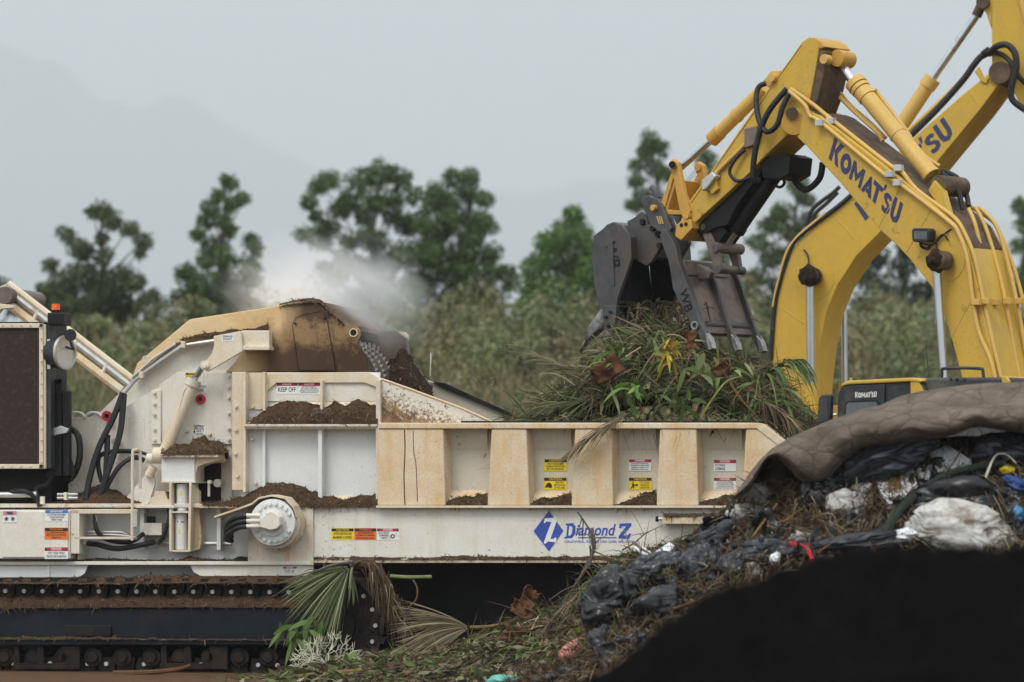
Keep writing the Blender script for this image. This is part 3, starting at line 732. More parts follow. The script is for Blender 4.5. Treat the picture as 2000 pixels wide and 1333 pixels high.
mb.build('hood_roof', 'hood_paint', gr)
q2 = [(300, 740), (370, 625), (524, 601), (607, 587), (623, 589), (675, 633), (693, 637), (703, 651), (699, 670), (711, 692), (720, 727)]
MB().prism([P(x, y, 0.5) + Vector((0, 1.90, 0)) for x, y in q2], (0, 0.06, 0)).build('far_hood_side', 'hood_paint', gr)
disc('hood_eye', (690, 650), 6.5, 0.494, 0.56, 'black_steel', gr, seg=20)
hoop('hood_eye_rim', (690, 650), 8.5, 6.5, 0.488, 0.505, 'cream_paint', gr)
plate('hood_cover', [(584, 724), (571, 636), (577, 622), (596, 614), (627, 609), (637, 619), (641, 640), (655, 724)], 0.475, 0.50, 'hood_paint', gr, bevel=0.004)
pipe('cover_seam', [(584, 724, .474), (571, 636, .474), (577, 622, .474), (596, 614, .474), (627, 609, .474), (637, 619, .474), (641, 640, .474), (655, 724, .474)], 0.55, 'track_steel', gr, sub=1, seg=5)
for x, y in ((576, 632), (633, 622)): bolt('cover_bolt', x, y, 2.2, 0.475, 'black_steel')
rect('hood_box', 470, 646, 526, 684, 0.36, 0.50, 'cream_paint', gr, bevel=0.01)
rect('hood_box_shelf', 474, 676, 526, 684, 0.30, 0.50, 'cream_paint', gr)
br = plate('clevis_arm', [(417, 657), (470, 647), (474, 686), (405, 727), (396, 718), (395, 710), (404, 703), (413, 692), (418, 676)], 0.30, 0.34, 'cream_paint', gr)
disc('clevis_boss', (399, 714), 9, 0.27, 0.37, 'cream_paint', gr)
disc('clevis_pin', (399, 715), 4.5, 0.25, 0.40, 'white_paint', gr)
pipe('guide_pipe', [(419, 666, .48), (360, 675, .48), (350, 680, .48), (275, 733, .48), (252, 757, .48), (238, 774, .48)], 4.0, 'galvanised', gr)
pipe('guide_rail', [(343, 672, .46), (300, 700, .46), (258, 738, .46)], 2.6, 'galvanised', gr, sub=1)
for x, y in ((357, 673), (275, 732)): rect('pipe_clamp', x - 4, y - 6, x + 4, y + 7, 0.43, 0.50, 'cream_paint', gr)
hoop('arm_eye', (284, 702), 7, 4, 0.495, 0.52, 'rusty_white', gr)

# toothed mill drum glimpsed through the open end
dc = P(650, 752, 0.7); kx = 1 / 178.0
drum = MB().cyl((dc.x, 0.62, dc.z), (dc.x, 2.38, dc.z), 0.40, seg=48).build('mill_drum', 'thumb_steel', gr)
for yy in (0.78, 1.12, 1.5, 1.95):
    mb = MB(); mb.ring((dc.x, yy, dc.z), (dc.x, yy + 0.07, dc.z), 0.50, 0.44, 48); mt2 = MB()
    for i in range(56):
        a = 2 * math.pi * i / 56
        e1 = Vector((math.cos(a), 0, math.sin(a))); e2 = Vector((-math.sin(a), 0, math.cos(a)))
        b0 = Vector((dc.x, yy - 0.005, dc.z)) + e1 * 0.495
        mt2.prism([b0 - e2 * 0.014, b0 + e2 * 0.014, b0 + e1 * 0.04 + e2 * 0.010], (0, 0.08, 0))
    rg_ = mb.build('toothed_ring', 'thumb_steel', drum); mt2.build('ring_teeth', 'galvanised', drum)
plate('hood_flap', [(735, 650), (770, 645), (792, 660), (800, 700), (825, 735), (842, 755), (820, 760), (760, 735)], 1.9, 2.0, 'thumb_steel', gr)
disc('hinge_ear', (783, 660), 12, 2.3, 2.42, 'cream_paint', gr)

# --- hydraulic lift cylinder
rod('cylinder_barrel', (322, 884, .42), (376, 748, .42), 13, 'cream_paint', gr)
rod('cylinder_gland', (374, 754, .42), (379, 742, .42), 15.5, 'rusty_white', gr)
rod('cylinder_rod', (378, 744, .42), (397, 716, .36), 6, 'chrome', gr)
pipe('cylinder_line', [(372, 752, .36), (360, 762, .35), (352, 790, .35), (345, 812, .36), (318, 875, .36)], 1.6, 'cream_paint', gr)
for x, y, ro, ri in ((391, 780, 9.5, 4.5), (208, 813, 10, 5)):
    hoop('red_collar', (x, y), ro, ri, 0.52, 0.56, 'red_plastic', gr)
    disc('collar_plug', (x, y), ri * 0.9, 0.53, 0.56, 'track_steel', gr)
disc('bearing_hub', (225, 864), 8, 0.42, 0.55, 'white_paint', gr); disc('bearing_cap', (225, 864), 2.5, 0.41, 0.43, 'black_steel', gr)
# --- rod puller assembly
rod('shelf_roller', (301, 890, .30), (318, 890, .30), 16, 'cream_paint', gr, seg=24)
rod('shelf_roller', (424, 889, .30), (441, 888, .30), 15.5, 'cream_paint', gr, seg=24)
rod('roller_cap', (440.8, 888, .30), (444, 888, .30), 9, 'track_steel', gr, seg=20)
rect('puller_shelf', 313, 888, 426, 894, 0.05, 0.55, 'rusty_white', gr)
rect('puller_box', 315, 894, 380, 941, 0.10, 0.50, 'panel_paint', gr, bevel=0.01)
plate('puller_arm', [(380, 894), (426, 894), (425, 900), (398, 907), (386, 912), (382, 924), (382, 940), (379, 940)], 0.12, 0.40, 'cream_paint', gr)
rect('puller_base', 314, 940, 382, 944, 0.06, 0.52, 'rusty_white', gr)
fr = rect('puller_back', 330, 944, 376, 1078, 0.30, 0.34, 'panel_paint', gr)
rect('puller_side', 330, 944, 335, 1078, 0.04, 0.30, 'cream_paint', gr)
plate('puller_side', [(369, 944), (374, 944), (372, 1078), (366, 1078)], 0.04, 0.30, 'cream_paint', gr)
plate('puller_gusset', [(374, 944), (388, 960), (389, 1000), (394, 1050), (390, 1074), (372, 1078)], 0.20, 0.30, 'dusty_paint', gr)
for y in (999, 1075): rect('puller_web', 331, y, 372, y + 4, 0.05, 0.30, 'rusty_white', gr)
rod('accumulator', (356, 946, .17), (356, 998, .17), 11.5, 'panel_paint', gr)
rod('accumulator', (354, 1004, .17), (354, 1074, .17), 12, 'panel_paint', gr)
for x, y in ((353, 962), (350, 1038)): rect('yellow_tag', x - 1.6, y - 4, x + 1.6, y + 4, 0.10, 0.12, 'sign_yellow', gr, bevel=0)
text_part('lettering', 'ROD PULLER', (346, 1021), (360, 1021), (346, 1018), 0.1035, 'letter_navy', gr, bold=0.02)
plate('gusset_plate', [(230, 990), (262, 955), (292, 916), (300, 922), (303, 945), (292, 980), (285, 990)], 0.36, 0.40, 'white_paint', gr)
rod('link_arm', (300, 912, .33), (290, 930, .33), 9, 'cream_paint', gr); rod('swivel', (288, 896, .33), (301, 896, .33), 10, 'white_paint', gr)
bolt('bolt', 290, 927, 4.5, 0.32)
rod('latch_pin', (408, 944, .3), (408, 970, .3), 2.6, 'white_paint', gr); disc('latch_knob', (408, 942), 4, 0.25, 0.33, 'white_paint', gr)
disc('latch_eye', (424, 944), 8, 0.35, 0.5, 'rusty_white', gr)
rect('dark_plate', 388, 905, 430, 980, 0.50, 0.548, 'track_steel', gr)  # dark plate against the housing beside the puller

# --- chassis side under the mill
rect('chassis_side', -120, 985, 612, 1098, 0.38, 0.46, 'panel_paint', gr)
rect('deck', -120, 984, 480, 992, 0.10, 1.2, 'rusty_white', gr)
rect('tool_panel', -120, 996, 137, 1092, -0.12, 0.30, 'white_paint', gr, bevel=0.012)
rect('panel_door', 5, 999, 133, 1089, -0.135, -0.12, 'white_paint', gr)
rect('panel_post', 138, 996, 155, 1082, -0.10, 0.05, 'white_paint', gr)
rect('post_return', 151, 1003, 156, 1094, 0.05, 0.38, 'white_paint', gr)
rect('deck_rail', 136, 995, 262, 1004, -0.10, 0.02, 'cream_paint', gr)
rect('step_rail', 145, 1049, 262, 1054, -0.10, 0.02, 'rusty_white', gr)
rect('pump_shelf', 266, 988, 340, 993, 0.02, 0.40, 'white_paint', gr)
rect('side_shelf', 388, 988, 462, 993, 0.02, 0.40, 'cream_paint', gr)
for x in (277, 427): rect('shelf_bracket', x - 4, 994, x + 4, 1075 if x > 400 else 1070, 0.20, 0.38, 'panel_paint', gr)
pipe('grab_handle', [(258, 1056, -.16), (258.5, 990, -.16), (259, 890, -.16), (263, 880, -.15), (271, 881, -.06), (274, 892, -.04), (274, 955, -.04)], 3.2, 'cream_paint', gr)
rect('handle_bracket', 256, 996, 268, 1030, -0.17, -0.10, 'galvanised', gr)
plate('pump_body', [(292, 985), (292, 974), (300, 970), (302, 960), (322, 960), (326, 974), (334, 980), (334, 986)], 0.10, 0.32, 'cream_paint', gr)
rect('valve_block', 280, 1022, 316, 1046, 0.15, 0.36, 'white_paint', gr); rect('valve_label', 287, 1009, 301, 1022, 0.30, 0.36, 'sign_black', gr)
pipe('white_pipe', [(157, 1040, .3), (230, 1040, .3), (246, 1044, .3), (258, 1052, .3)], 3, 'galvanised', gr)
pipe('white_pipe', [(157, 1046, .28), (235, 1046, .28), (330, 1062, .28)], 2.5, 'galvanised', gr)
pipe('white_pipe', [(396, 1062, .3), (440, 1062, .3), (452, 1063, .3)], 4, 'galvanised', gr, sub=1)
for pts, r in (([(186, 1003, .2), (186, 1025, .18), (195, 1045, .12), (215, 1056, .05), (245, 1060, .05), (262, 1056, .05), (280, 1043, .15)], 4.5),
               ([(172, 1062, .2), (190, 1064, .05), (225, 1072, .02), (260, 1068, .04), (302, 1059, .2)], 5.2),
               ([(330, 962, .2), (328, 985, .15), (331, 1010, .12), (322, 1040, .12), (312, 1060, .15)], 4.0),
               ([(335, 1012, .2), (325, 1035, .14), (318, 1055, .14), (308, 1062, .14)], 2.5)):
    pipe('hydraulic_hose', pts, r, 'rubber', gr)
rod('hose_fitting', (186, 1002, .2), (186, 1024, .19), 4.2, 'white_paint', gr)
rod('hose_fitting', (156, 1063, .22), (174, 1062, .2), 5, 'white_paint', gr)
for pts, r in (([(240, 768, .42), (222, 815, .36), (195, 870, .30), (176, 930, .25), (165, 990, .2)], 6.5),
               ([(242, 770, .40), (237, 830, .36), (228, 870, .32), (208, 930, .26), (190, 985, .22)], 6.5),
               ([(210, 850, .35), (208, 900, .33), (205, 940, .3), (192, 985, .26)], 6.0),
               ([(262, 882, .5), (225, 882, .42), (196, 890, .36), (192, 912, .36), (199, 942, .34)], 4.6),
               ([(282, 900, .45), (262, 894, .40), (235, 910, .34), (215, 940, .30), (198, 975, .26)], 4.8),
               ([(300, 893, .4), (275, 884, .38), (250, 880, .4)], 3.2),
               ([(133, 835, .4), (152, 850, .35), (156, 890, .34), (146, 925, .36), (130, 940, .4)], 6.5),
               ([(120, 850, .3), (128, 880, .3), (142, 920, .3), (138, 938, .3)], 5.5),
               ([(92, 930, .2), (105, 920, .2), (92, 945, .2), (70, 955, .15), (78, 985, .1)], 5),
               ([(20, 962, .1), (50, 960, .05), (72, 975, .1), (78, 990, .1)], 5)):
    pipe('hydraulic_hose', pts, r, 'rubber', gr)
for y in (966, 973): rod('manifold_pipe', (112, y, .1), (152, y, .1), 2.6, 'galvanised', gr)
rect('pipe_clamp', 124, 962, 130, 977, 0.06, 0.14, 'white_paint', gr)
rod('silver_pipe', (-60, 968, .1), (72, 966, .1), 6, 'galvanised', gr); rod('pipe_union', (83, 970, .08), (83, 985, .08), 5, 'white_paint', gr)
# travel motor
mt = rect('motor_mount', 484, 990, 612, 1100, 0.02, 0.38, 'rusty_white', gr)
disc('motor_flange', (540, 1026), 53, 0.0, 0.02, 'rusty_white', gr, seg=40)
disc('gear_case', (538, 1023), 49, -0.22, 0.0, 'cream_paint', gr, r2=50, seg=40, bevel=0.01)
disc('gear_cover', (532, 1021), 46, -0.30, -0.22, 'panel_paint', gr, seg=40, bevel=0.014)
disc('gear_cover_step', (530, 1021), 27, -0.33, -0.30, 'panel_paint', gr, seg=32)
for i in range(20):
    a = 2 * math.pi * (i + .5) / 20
    if 0.25 < abs(math.sin(a)): bolt('cover_bolt', 532 + 36 * math.cos(a), 1021 + 37 * math.sin(a), 3.8, -0.30, 'panel_paint')
plate('hydraulic_motor', [(508, 1031), (506, 1012), (515, 1008), (520, 1001), (530, 999), (538, 1003), (546, 1010), (547, 1026), (540, 1034), (526, 1036), (518, 1033)], -0.48, -0.33, 'white_paint', gr, bevel=0.012)
for y in (1007.5, 1018, 1028.5): rod('motor_fitting', (481, y, -.42), (508, y, -.40), 4.3, 'white_paint', gr, seg=12)
for y, e in ((1007.5, 1038), (1018, 1045), (1028.5, 1053)):
    pipe('motor_hose', [(482, y, -.42), (465, y + 3, -.40), (448, y + 13, -.25), (442, e, -.05), (452, e + 4, .2)], 5.2, 'rubber', gr)
for x, y in ((540, 1073), (567, 1066), (587, 1044)): bolt('flange_bolt', x, y, 4.2, -0.03, 'cream_paint')
gp = [(418, 1012), (468, 995), (492, 986), (505, 975), (530, 970), (556, 975), (572, 992), (579, 1012)]
q = [P(x, y, -0.30) for x, y in gp]; mb = MB()
for a, b in zip(q, q[1:]): mb.loft([a, b, b + Vector((0, 0, .02)), a + Vector((0, 0, .02))], [p + Vector((0, .34, 0)) for p in (a, b, b + Vector((0, 0, .02)), a + Vector((0, 0, .02)))])
mb.build('motor_guard', 'cream_paint', gr)
# side skirts
rect('skirt_rail', -120, 1097, 612, 1104, -0.04, 0.40, 'white_paint', gr)
rect('skirt_back', -120, 1100, 612, 1136, 0.34, 0.38, 'panel_paint', gr)
plate('skirt', [(-120, 1129), (-120, 1104), (172, 1104), (166, 1120), (155, 1128)], 0.0, 0.03, 'panel_paint', gr)
plate('skirt', [(370, 1104), (612, 1104), (612, 1125), (392, 1126), (378, 1118)], 0.0, 0.03, 'white_paint', gr)
rect('skirt_stiffener', 92, 1104, 97, 1128, -0.02, 0.0, 'white_paint', gr)
# bracket on the beam near the logo
rect('beam_bracket', 1294, 1009, 1430, 1024, -0.10, 0.05, 'cream_paint', gr)
rod('bracket_pin', (1284, 1014, -.03), (1294, 1014, -.03), 3.6, 'galvanised', gr); rod('pin_head', (1281, 1014, -.03), (1286, 1014, -.03), 5.5, 'track_steel', gr)
rect('yellow_tag', 1303, 1010, 1306, 1023, -0.104, -0.10, 'sign_yellow', gr, bevel=0)

# --- radiator, beacon, lamp, conveyor at the left
rad = rect('radiator_box', -140, 629, 90, 917, -0.02, 0.75, 'black_steel', gr, bevel=0.015)
rect('screen', -140, 640, 77, 909, -0.035, -0.02, 'mesh_screen', rad, bevel=0)
for a in ((-140, 632, 84, 641), (-140, 907, 84, 916), (76, 632, 84, 916)): rect('screen_frame', *a, -0.06, -0.02, 'cream_paint', rad)
for y in range(640, 910, 22): bolt('rivet', 80, y, 1.3, -0.06, 'galvanised', rad)
for x in range(4, 80, 18):
    bolt('rivet', x, 636, 1.3, -0.06, 'galvanised', rad); bolt('rivet', x, 912, 1.3, -0.06, 'galvanised', rad)
rect('corner_trim', 84, 634, 89, 916, -0.04, 0.0, 'cream_paint', gr)
rect('mast_post', 90, 636, 99, 915, 0.0, 0.2, 'grey_plastic', gr)
rect('beacon_box', 92, 611, 124, 635, -0.05, 0.25, 'black_steel', gr, bevel=0.015)
rod('beacon_base', (109, 612, .08), (109, 606, .08), 9, 'black_steel', gr); rod('beacon_lens', (109, 606, .08), (109, 594, .08), 8.5, 'amber_lens', gr, r2=7.5)
for y0, y1, mt_ in ((663, 685, 'sign_white'), (686, 710, 'sign_red'), (711, 721, 'sign_white')): rect('mast_sticker', 92, y0, 98, y1, -0.004, 0.0, mt_, gr, bevel=0)
a = P(98, 690, .1); ax = Vector((0.95, -0.36, 0)).normalized()
MB().cyl(a, a + ax * 0.20, 0.155, 0.185, 32).build('lamp_drum', 'dark_plastic', gr)
MB().ring(a + ax * 0.19, a + ax * 0.225, 0.19, 0.165, 32).build('lamp_rim', 'galvanised', gr)
MB().cyl(a + ax * 0.19, a + ax * 0.205, 0.165, seg=32).build('lamp_glass', 'lens_glass', gr)
b = P(137, 655, .0); MB().cyl(b, b + Vector((0.55, -0.8, 0)).normalized() * 0.02, 0.068, seg=24).build('round_mirror', 'dark_plastic', gr)
pipe('mirror_bracket', [(137, 666, .01), (140, 676, .02), (143, 682, .05), (128, 678, .05)], 2.5, 'dark_plastic', gr)
for a in ((107, 741, 120, 930), (123, 764, 135, 930)): rect('hose_guard', *a, 0.15, 0.25, 'black_steel', gr)
rect('hose_guard', 98, 741, 120, 750, 0.15, 0.25, 'black_steel', gr); rect('hose_guard', 108, 764, 135, 772, 0.16, 0.24, 'black_steel', gr)
rect('bulkhead', 60, 840, 142, 990, 0.72, 0.80, 'track_steel', gr)
rect('engine_bay', -140, 917, 100, 990, 0.30, 0.80, 'black_steel', gr)
plate('hose_wrap', [(97, 840), (118, 832), (134, 838), (130, 846), (108, 850), (97, 858)], 0.12, 0.16, 'galvanised', gr)
cv = plate('conveyor_frame', [(18, 552), (262, 742), (268, 775), (238, 768), (-4, 585), (0, 560)], 3.1, 3.25, 'cream_paint', gr)
pipe('conveyor_lip', [(16, 554, 3.0), (260, 742, 3.0)], 7, 'cream_paint', gr, sub=1)
pipe('conveyor_truss', [(10, 590, 3.0), (238, 764, 3.0)], 9, 'dusty_paint', gr, sub=1)
pipe('conveyor_belt', [(22, 572, 3.02), (255, 752, 3.02)], 8, 'galvanised', gr, sub=1)
plate('far_conveyor_frame', [(18, 552), (262, 742), (238, 768), (-4, 585)], 4.0, 4.1, 'cream_paint', gr)
for x, y in ((75, 623), (152, 682), (210, 726)): pipe('conveyor_strut', [(x, y - 18, 3.0), (x - 14, y + 12, 2.98)], 4, 'cream_paint', gr, sub=1)
disc('head_roller', (8, 577), 17, 2.8, 4.1, 'thumb_steel', gr)
plate('conveyor_bracket', [(-20, 592), (25, 596), (26, 602), (2, 604), (-4, 612), (-20, 612)], 1.0, 1.1, 'cream_paint', gr)

# --- tracks
TK = 0.6
def track(dy):
    """one crawler: frame, links, rollers; dy shifts it across the machine"""
    W = 0.55; f0 = -0.36 + dy
    off = Vector((0, dy, 0))
    def pr(name, pts, y0, y1, mat, parent):
        return MB().prism([P(x, y, y0) + off for x, y in pts], (0, y1 - y0, 0)).build(name, mat, parent, 0.008)
    tf = pr('track_frame', [(-160, 1244), (-160, 1190), (640, 1188), (652, 1200), (652, 1240), (640, 1246)], -0.33, 0.2, 'navy_steel', gr)
    pr('frame_flange', [(-160, 1260), (-160, 1246), (645, 1246), (645, 1260)], -0.38, 0.2, 'navy_steel', tf)
    pr('frame_top', [(-160, 1190), (-160, 1170), (630, 1170), (640, 1188)], -0.20, 0.2, 'track_steel', tf)
    pr('step_box', [(126, 1243), (126, 1222), (216, 1222), (216, 1243)], -0.37, -0.33, 'black_steel', tf)
    c = P(662, 1221, -.1) + off; rad_ = 92 / 180.0
    mb = MB().cyl(c + Vector((0, -.14, 0)), c + Vector((0, .12, 0)), rad_ * .80, seg=40); mb.cyl(c + Vector((0, -.2, 0)), c + Vector((0, -.14, 0)), rad_ * .45, seg=32)
    mb.build('idler', 'track_steel', tf, 0.01)
    x = -150; 
    while x < 620:
        cc = P(x, 1283, -.1) + off
        MB().cyl(cc + Vector((0, -.20, 0)), cc + Vector((0, .2, 0)), .105, seg=20).cyl(cc + Vector((0, -.24, 0)), cc + Vector((0, -.2, 0)), .06, seg=14).build('roller', 'track_steel', tf, 0.01)
        x += 57
    for gx in (-150, 26, 314):
        pr('roller_guard', [(gx, 1308), (gx, 1262), (gx + 10, 1262), (gx + 12, 1296), (gx + 44, 1296), (gx + 46, 1262), (gx + 58, 1262), (gx + 60, 1296), (gx + 92, 1296), (gx + 94, 1262), (gx + 130, 1262), (gx + 130, 1308)], -.34, -.30, 'track_steel', tf)
    # the chain runs round a stadium path; one link and shoe per pitch
    top, bot = P(662, 1146, -.1).z, P(662, 1310, -.1).z
    pitch = 38.3 / 178; xr = c.x; x0 = P(-160, 1200, -.1).x
    path = []; s = 0
    n = int((xr - x0) / pitch)
    for i in range(n + 1): path.append((Vector((x0 + i * pitch, 0, top)), 0.0))
    m = int(math.pi * rad_ / pitch)
    for i in range(1, m + 1):
        a = math.pi / 2 - math.pi * (i) / (m + 1); path.append((Vector((xr + rad_ * math.cos(a), 0, c.z + rad_ * math.sin(a))), a - math.pi / 2))
    for i in range(n + 1): path.append((Vector((xr - i * pitch, 0, bot)), math.pi))
    for p, a in path:
        p = p + Vector((0, dy - 0.1, 0)); ux = Vector((math.cos(a), 0, math.sin(a))); uz = Vector((-math.sin(a), 0, math.cos(a)))
        h = pitch * .49
        mb = MB()
        A = [p - ux * h + uz * .02, p + ux * h + uz * .02, p + ux * h + uz * .05, p - ux * h * .2 + uz * .05, p - ux * h * .35 + uz * .085, p - ux * h + uz * .085]
        mb.prism([q + Vector((0, -.28, 0)) for q in A], (0, W, 0))
        B = [p - ux * h * .95 - uz * .13, p + ux * h * .7 - uz * .13, p + ux * h * .95 - uz * .02, p + ux * h * .8 + uz * .02, p - ux * h * .8 + uz * .02]
        mb.prism([q + Vector((0, -.16, 0)) for q in B], (0, .06, 0)); mb.prism([q + Vector((0, .06, 0)) for q in B], (0, .06, 0))
        lk = mb.build('track_link', 'track_steel', tf)
        q = p - uz * .06
        MB().cyl(q + Vector((0, -.19, 0)), q + Vector((0, -.15, 0)), .024, seg=8).build('track_pin', 'bright_bolt', tf)
    return tf
track(0.0); track(2.35)
rect('belly_shade_skirt', -150, 1100, 640, 1300, 1.2, 1.25, 'black_steel', gr)  # added black sheet for the shade behind the near track
rect('axle_beam', 100, 1180, 240, 1240, 0.2, 2.2, 'black_steel', gr); rect('axle_beam', 440, 1180, 560, 1240, 0.2, 2.2, 'black_steel', gr)
rect('belly_frame', -120, 1104, 640, 1150, 0.5, 2.2, 'black_steel', gr)

# --- stickers
def sticker(x0, y0, x1, y1, off, kind, lines, head=None, pict=None, hh=0.27, lbl=None):
    base = {'danger': 'sign_white', 'caution': 'sign_yellow', 'warning': 'sign_orange', 'info': 'sign_white', 'important': 'sign_white', 'pink': 'sign_white'}[kind]
    s = rect('warning_sticker', x0, y0, x1, y1, off - 0.003, off, base, gr, bevel=0)
    if lbl: s['label'] = lbl
    w, h = x1 - x0, y1 - y0; hy = y0 + h * hh; o1 = off - 0.0048; o2 = off - 0.0065; o3 = off - 0.0082
    if kind != 'info':
        band = {'danger': 'sign_black', 'caution': 'sign_black', 'warning': 'sign_black', 'important': 'sign_blue', 'pink': 'sign_pink'}[kind]
        rect('header_band', x0 + .6, y0 + .6, x1 - .6, hy, o1, o1 + .0012, band, s, bevel=0)
        if kind == 'danger':
            c = ((x0 + x1) / 2, (y0 + .6 + hy) / 2); e = [(c[0] + (w * .47) * math.cos(2 * math.pi * i / 20), c[1] + (hy - y0 - 1) * .5 * math.sin(2 * math.pi * i / 20)) for i in range(20)]
            plate('header_oval', e, o2, o2 + .0012, 'sign_red', s, bevel=0)
        tm = {'danger': 'sign_white', 'caution': 'sign_yellow', 'warning': 'sign_orange', 'important': 'sign_white', 'pink': 'sign_black'}[kind]
        hw = w * (.44 if kind in ('danger', 'pink') else .56); m = (x0 + x1) / 2; hb = hy - (hy - y0) * .2; ht = y0 + (hy - y0) * .2
        text_part('heading', head, (m - hw / 2, hb), (m + hw / 2, hb), (m - hw / 2, ht), o3, tm, s, bold=.015)
    else: hy = y0
    mb = MB(); n = len(lines); lh = (y1 - hy) / (n + .35)
    xa, xb = x0 + w * .08, x1 - w * .08
    if pict in ('gear',): xb = x0 + w * .55
    if pict in ('hat', 'man'): xa = x0 + w * .46
    mx = max(len(t_) for t_ in lines) if lines else 1
    for i, t_ in enumerate(lines):
        yb = hy + lh * (i + 1) - lh * .02; half = (xb - xa) / 2 * min(1.0, (len(t_) / mx) ** .8); m = (xa + xb) / 2
        if pict == 'left': text_on(mb, t_, (xa, yb), (xa + half * 1.0, yb), (xa, yb - lh * .72), o1, bold=.012)
        else: text_on(mb, t_, (m - half, yb), (m + half, yb), (m - half, yb - lh * .72), o1, bold=.012)
    if mb.v: mb.build('wording', 'sign_black', s, smooth=False)
    cx, cy = (x0 + x1) / 2, (hy + y1) / 2
    if pict == 'gear':
        hoop('gear_symbol', (x0 + w * .72, cy + h * .06), h * .19, h * .10, o1, o1 + .001, 'sign_black', s); hoop('gear_symbol', (x0 + w * .87, cy - h * .12), h * .12, h * .09, o1, o1 + .001, 'galvanised', s)
    if pict == 'hat': plate('hat_symbol', [(x0 + w * a, hy + (y1 - hy) * b) for a, b in ((.06, .78), (.09, .5), (.16, .25), (.24, .2), (.32, .3), (.36, .55), (.36, .72), (.28, .84), (.2, .72))], o1, o1 + .001, 'sign_black', s, bevel=0)
    if pict == 'man':
        plate('man_symbol', [(x0 + w * a, hy + (y1 - hy) * b) for a, b in ((.05, .9), (.16, .55), (.12, .32), (.2, .28), (.32, .5), (.34, .62), (.22, .52), (.24, .7), (.2, .92), (.17, .7), (.1, .9))], o1, o1 + .001, 'sign_black', s, bevel=0)
        disc('man_symbol', (x0 + w * .19, hy + (y1 - hy) * .14), h * .06, o1, o1 + .001, 'sign_black', s, seg=12, bevel=0); disc('man_symbol', (x0 + w * .36, hy + (y1 - hy) * .45), h * .09, o1, o1 + .001, 'sign_black', s, seg=12, bevel=0)
    if pict == 'arrow':
        pts = [(cx - w * .36 * math.cos(a), y0 + h * .62 - h * .52 * math.sin(a)) for a in [math.pi * i / 10 for i in range(11)]]
        pipe('arrow_symbol', pts, .8, 'sign_black', s, off=off - .001, sub=1, seg=5)
        plate('arrow_symbol', [(cx - w * .46, y0 + h * .6), (cx - w * .26, y0 + h * .6), (cx - w * .36, y0 + h * .8)], o1, o1 + .001, 'sign_black', s, bevel=0)
    if pict == 'bursts':
        for fx in (.27, .72):
            for k_ in range(4):
                a = math.pi * k_ / 4; c = (x0 + w * fx, cy); d = (h * .2 * math.cos(a), h * .2 * math.sin(a))
                pipe('hazard_symbol', [(c[0] - d[0], c[1] - d[1], off - .002), (c[0] + d[0], c[1] + d[1], off - .002)], .8, 'sign_black', s, sub=1, seg=5)
    return s
sticker(540, 748, 581, 770, .20, 'danger', ['KEEP OFF'], 'DANGER', lbl='white danger sticker reading KEEP OFF')
sticker(582, 748, 626, 770, .20, 'danger', ['NEVER OPEN THE GRINDER UNTIL', 'MILL HAS COME TO A COMPLETE STOP', 'ENSURE MILL IS LOCKED IN ALL DIRECTIONS', 'SERIOUS INJURY OR DEATH MAY RESULT'], 'DANGER')
sticker(362, 728, 386, 741, .55, 'caution', ['PINCH POINT'], 'CAUTION', hh=.38)
sticker(379, 750, 405, 768, .55, 'info', ['ROTATION', 'LOCK'])
sticker(433, 654, 456, 667, .30, 'info', ['GREASE', 'POINT'])
sticker(376, 829, 401, 852, .55, 'info', ['', 'MILL DOORS', 'ARE LEFT', 'HAND', 'THREADS'][1:], pict='arrow')
sticker(88, 996, 133, 1019, -.135, 'important', ["IT IS THE OWNER'S RESPONSIBILITY", 'TO INSURE OPERATORS ARE', 'PROPERLY TRAINED'], 'IMPORTANT', hh=.30)
sticker(87, 1031, 133, 1054, -.135, 'warning', ['ALL SHIELDS AND GUARDS', 'MUST BE IN PLACE DURING', 'OPERATION'], 'WARNING', hh=.29, lbl='orange warning sticker about shields and guards')
sticker(87, 1069, 133, 1092, -.137, 'danger', ['STAY CLEAR WHILE', 'TRACKS ARE IN MOTION'], 'DANGER', hh=.32)
sticker(5, 998, 33, 1021, -.137, 'pink', [], 'WARNING', pict='bursts', hh=.38, lbl='faded pink warning sticker with two figures')
sticker(647, 1032, 691, 1055, .05, 'caution', ['SLOPE AND INCLINE', 'MAXIMUM 15 DEGREES', ''][:2], 'CAUTION')
sticker(692, 1032, 735, 1055, .05, 'warning', ['CLEAR PERSONNEL AND', 'EQUIPMENT 40FT. MINIMUM', 'BEFORE ENGAGING TRACKS'], 'WARNING')
sticker(736, 1032, 779, 1055, .05, 'danger', ['STAY CLEAR', 'OF MOVING', 'PARTS'], 'DANGER', pict='gear')
sticker(1063, 897, 1107, 920, .246, 'caution', ['HIGH NOISE AREA', 'HEARING PROTECTION', 'MAY BE NECESSARY'], 'CAUTION')
sticker(1062, 933, 1107, 957, .246, 'caution', ['HARD HATS', 'MUST BE WORN', 'IN THIS AREA'], 'CAUTION', pict='hat')
sticker(1228, 897, 1272, 920, .246, 'danger', ['DO NOT ENTER THIS MACHINE AREA', 'WITH ENGINE ON OR HOPPER IN MOTION', 'ENSURE MILL HAS COME TO A STOP', 'MOVING PARTS CAN CRUSH OR KILL'], 'DANGER')
sticker(1228, 933, 1273, 957, .246, 'caution', ['STAY CLEAR', 'WHILE IN', 'OPERATION'], 'CAUTION', pict='man')
sticker(1394, 898, 1438, 921, .246, 'danger', ['FLYING', 'DEBRIS'], 'DANGER', pict='left', hh=.30)
sticker(1394, 933, 1438, 957, .246, 'danger', ['STAY OUT OF REACH OF HOPPER', 'DO NOT OPERATE WITHOUT GUARDS', 'ALL PERSONS MUST STAND CLEAR', 'FAILURE MAY CAUSE INJURY OR DEATH'], 'DANGER')
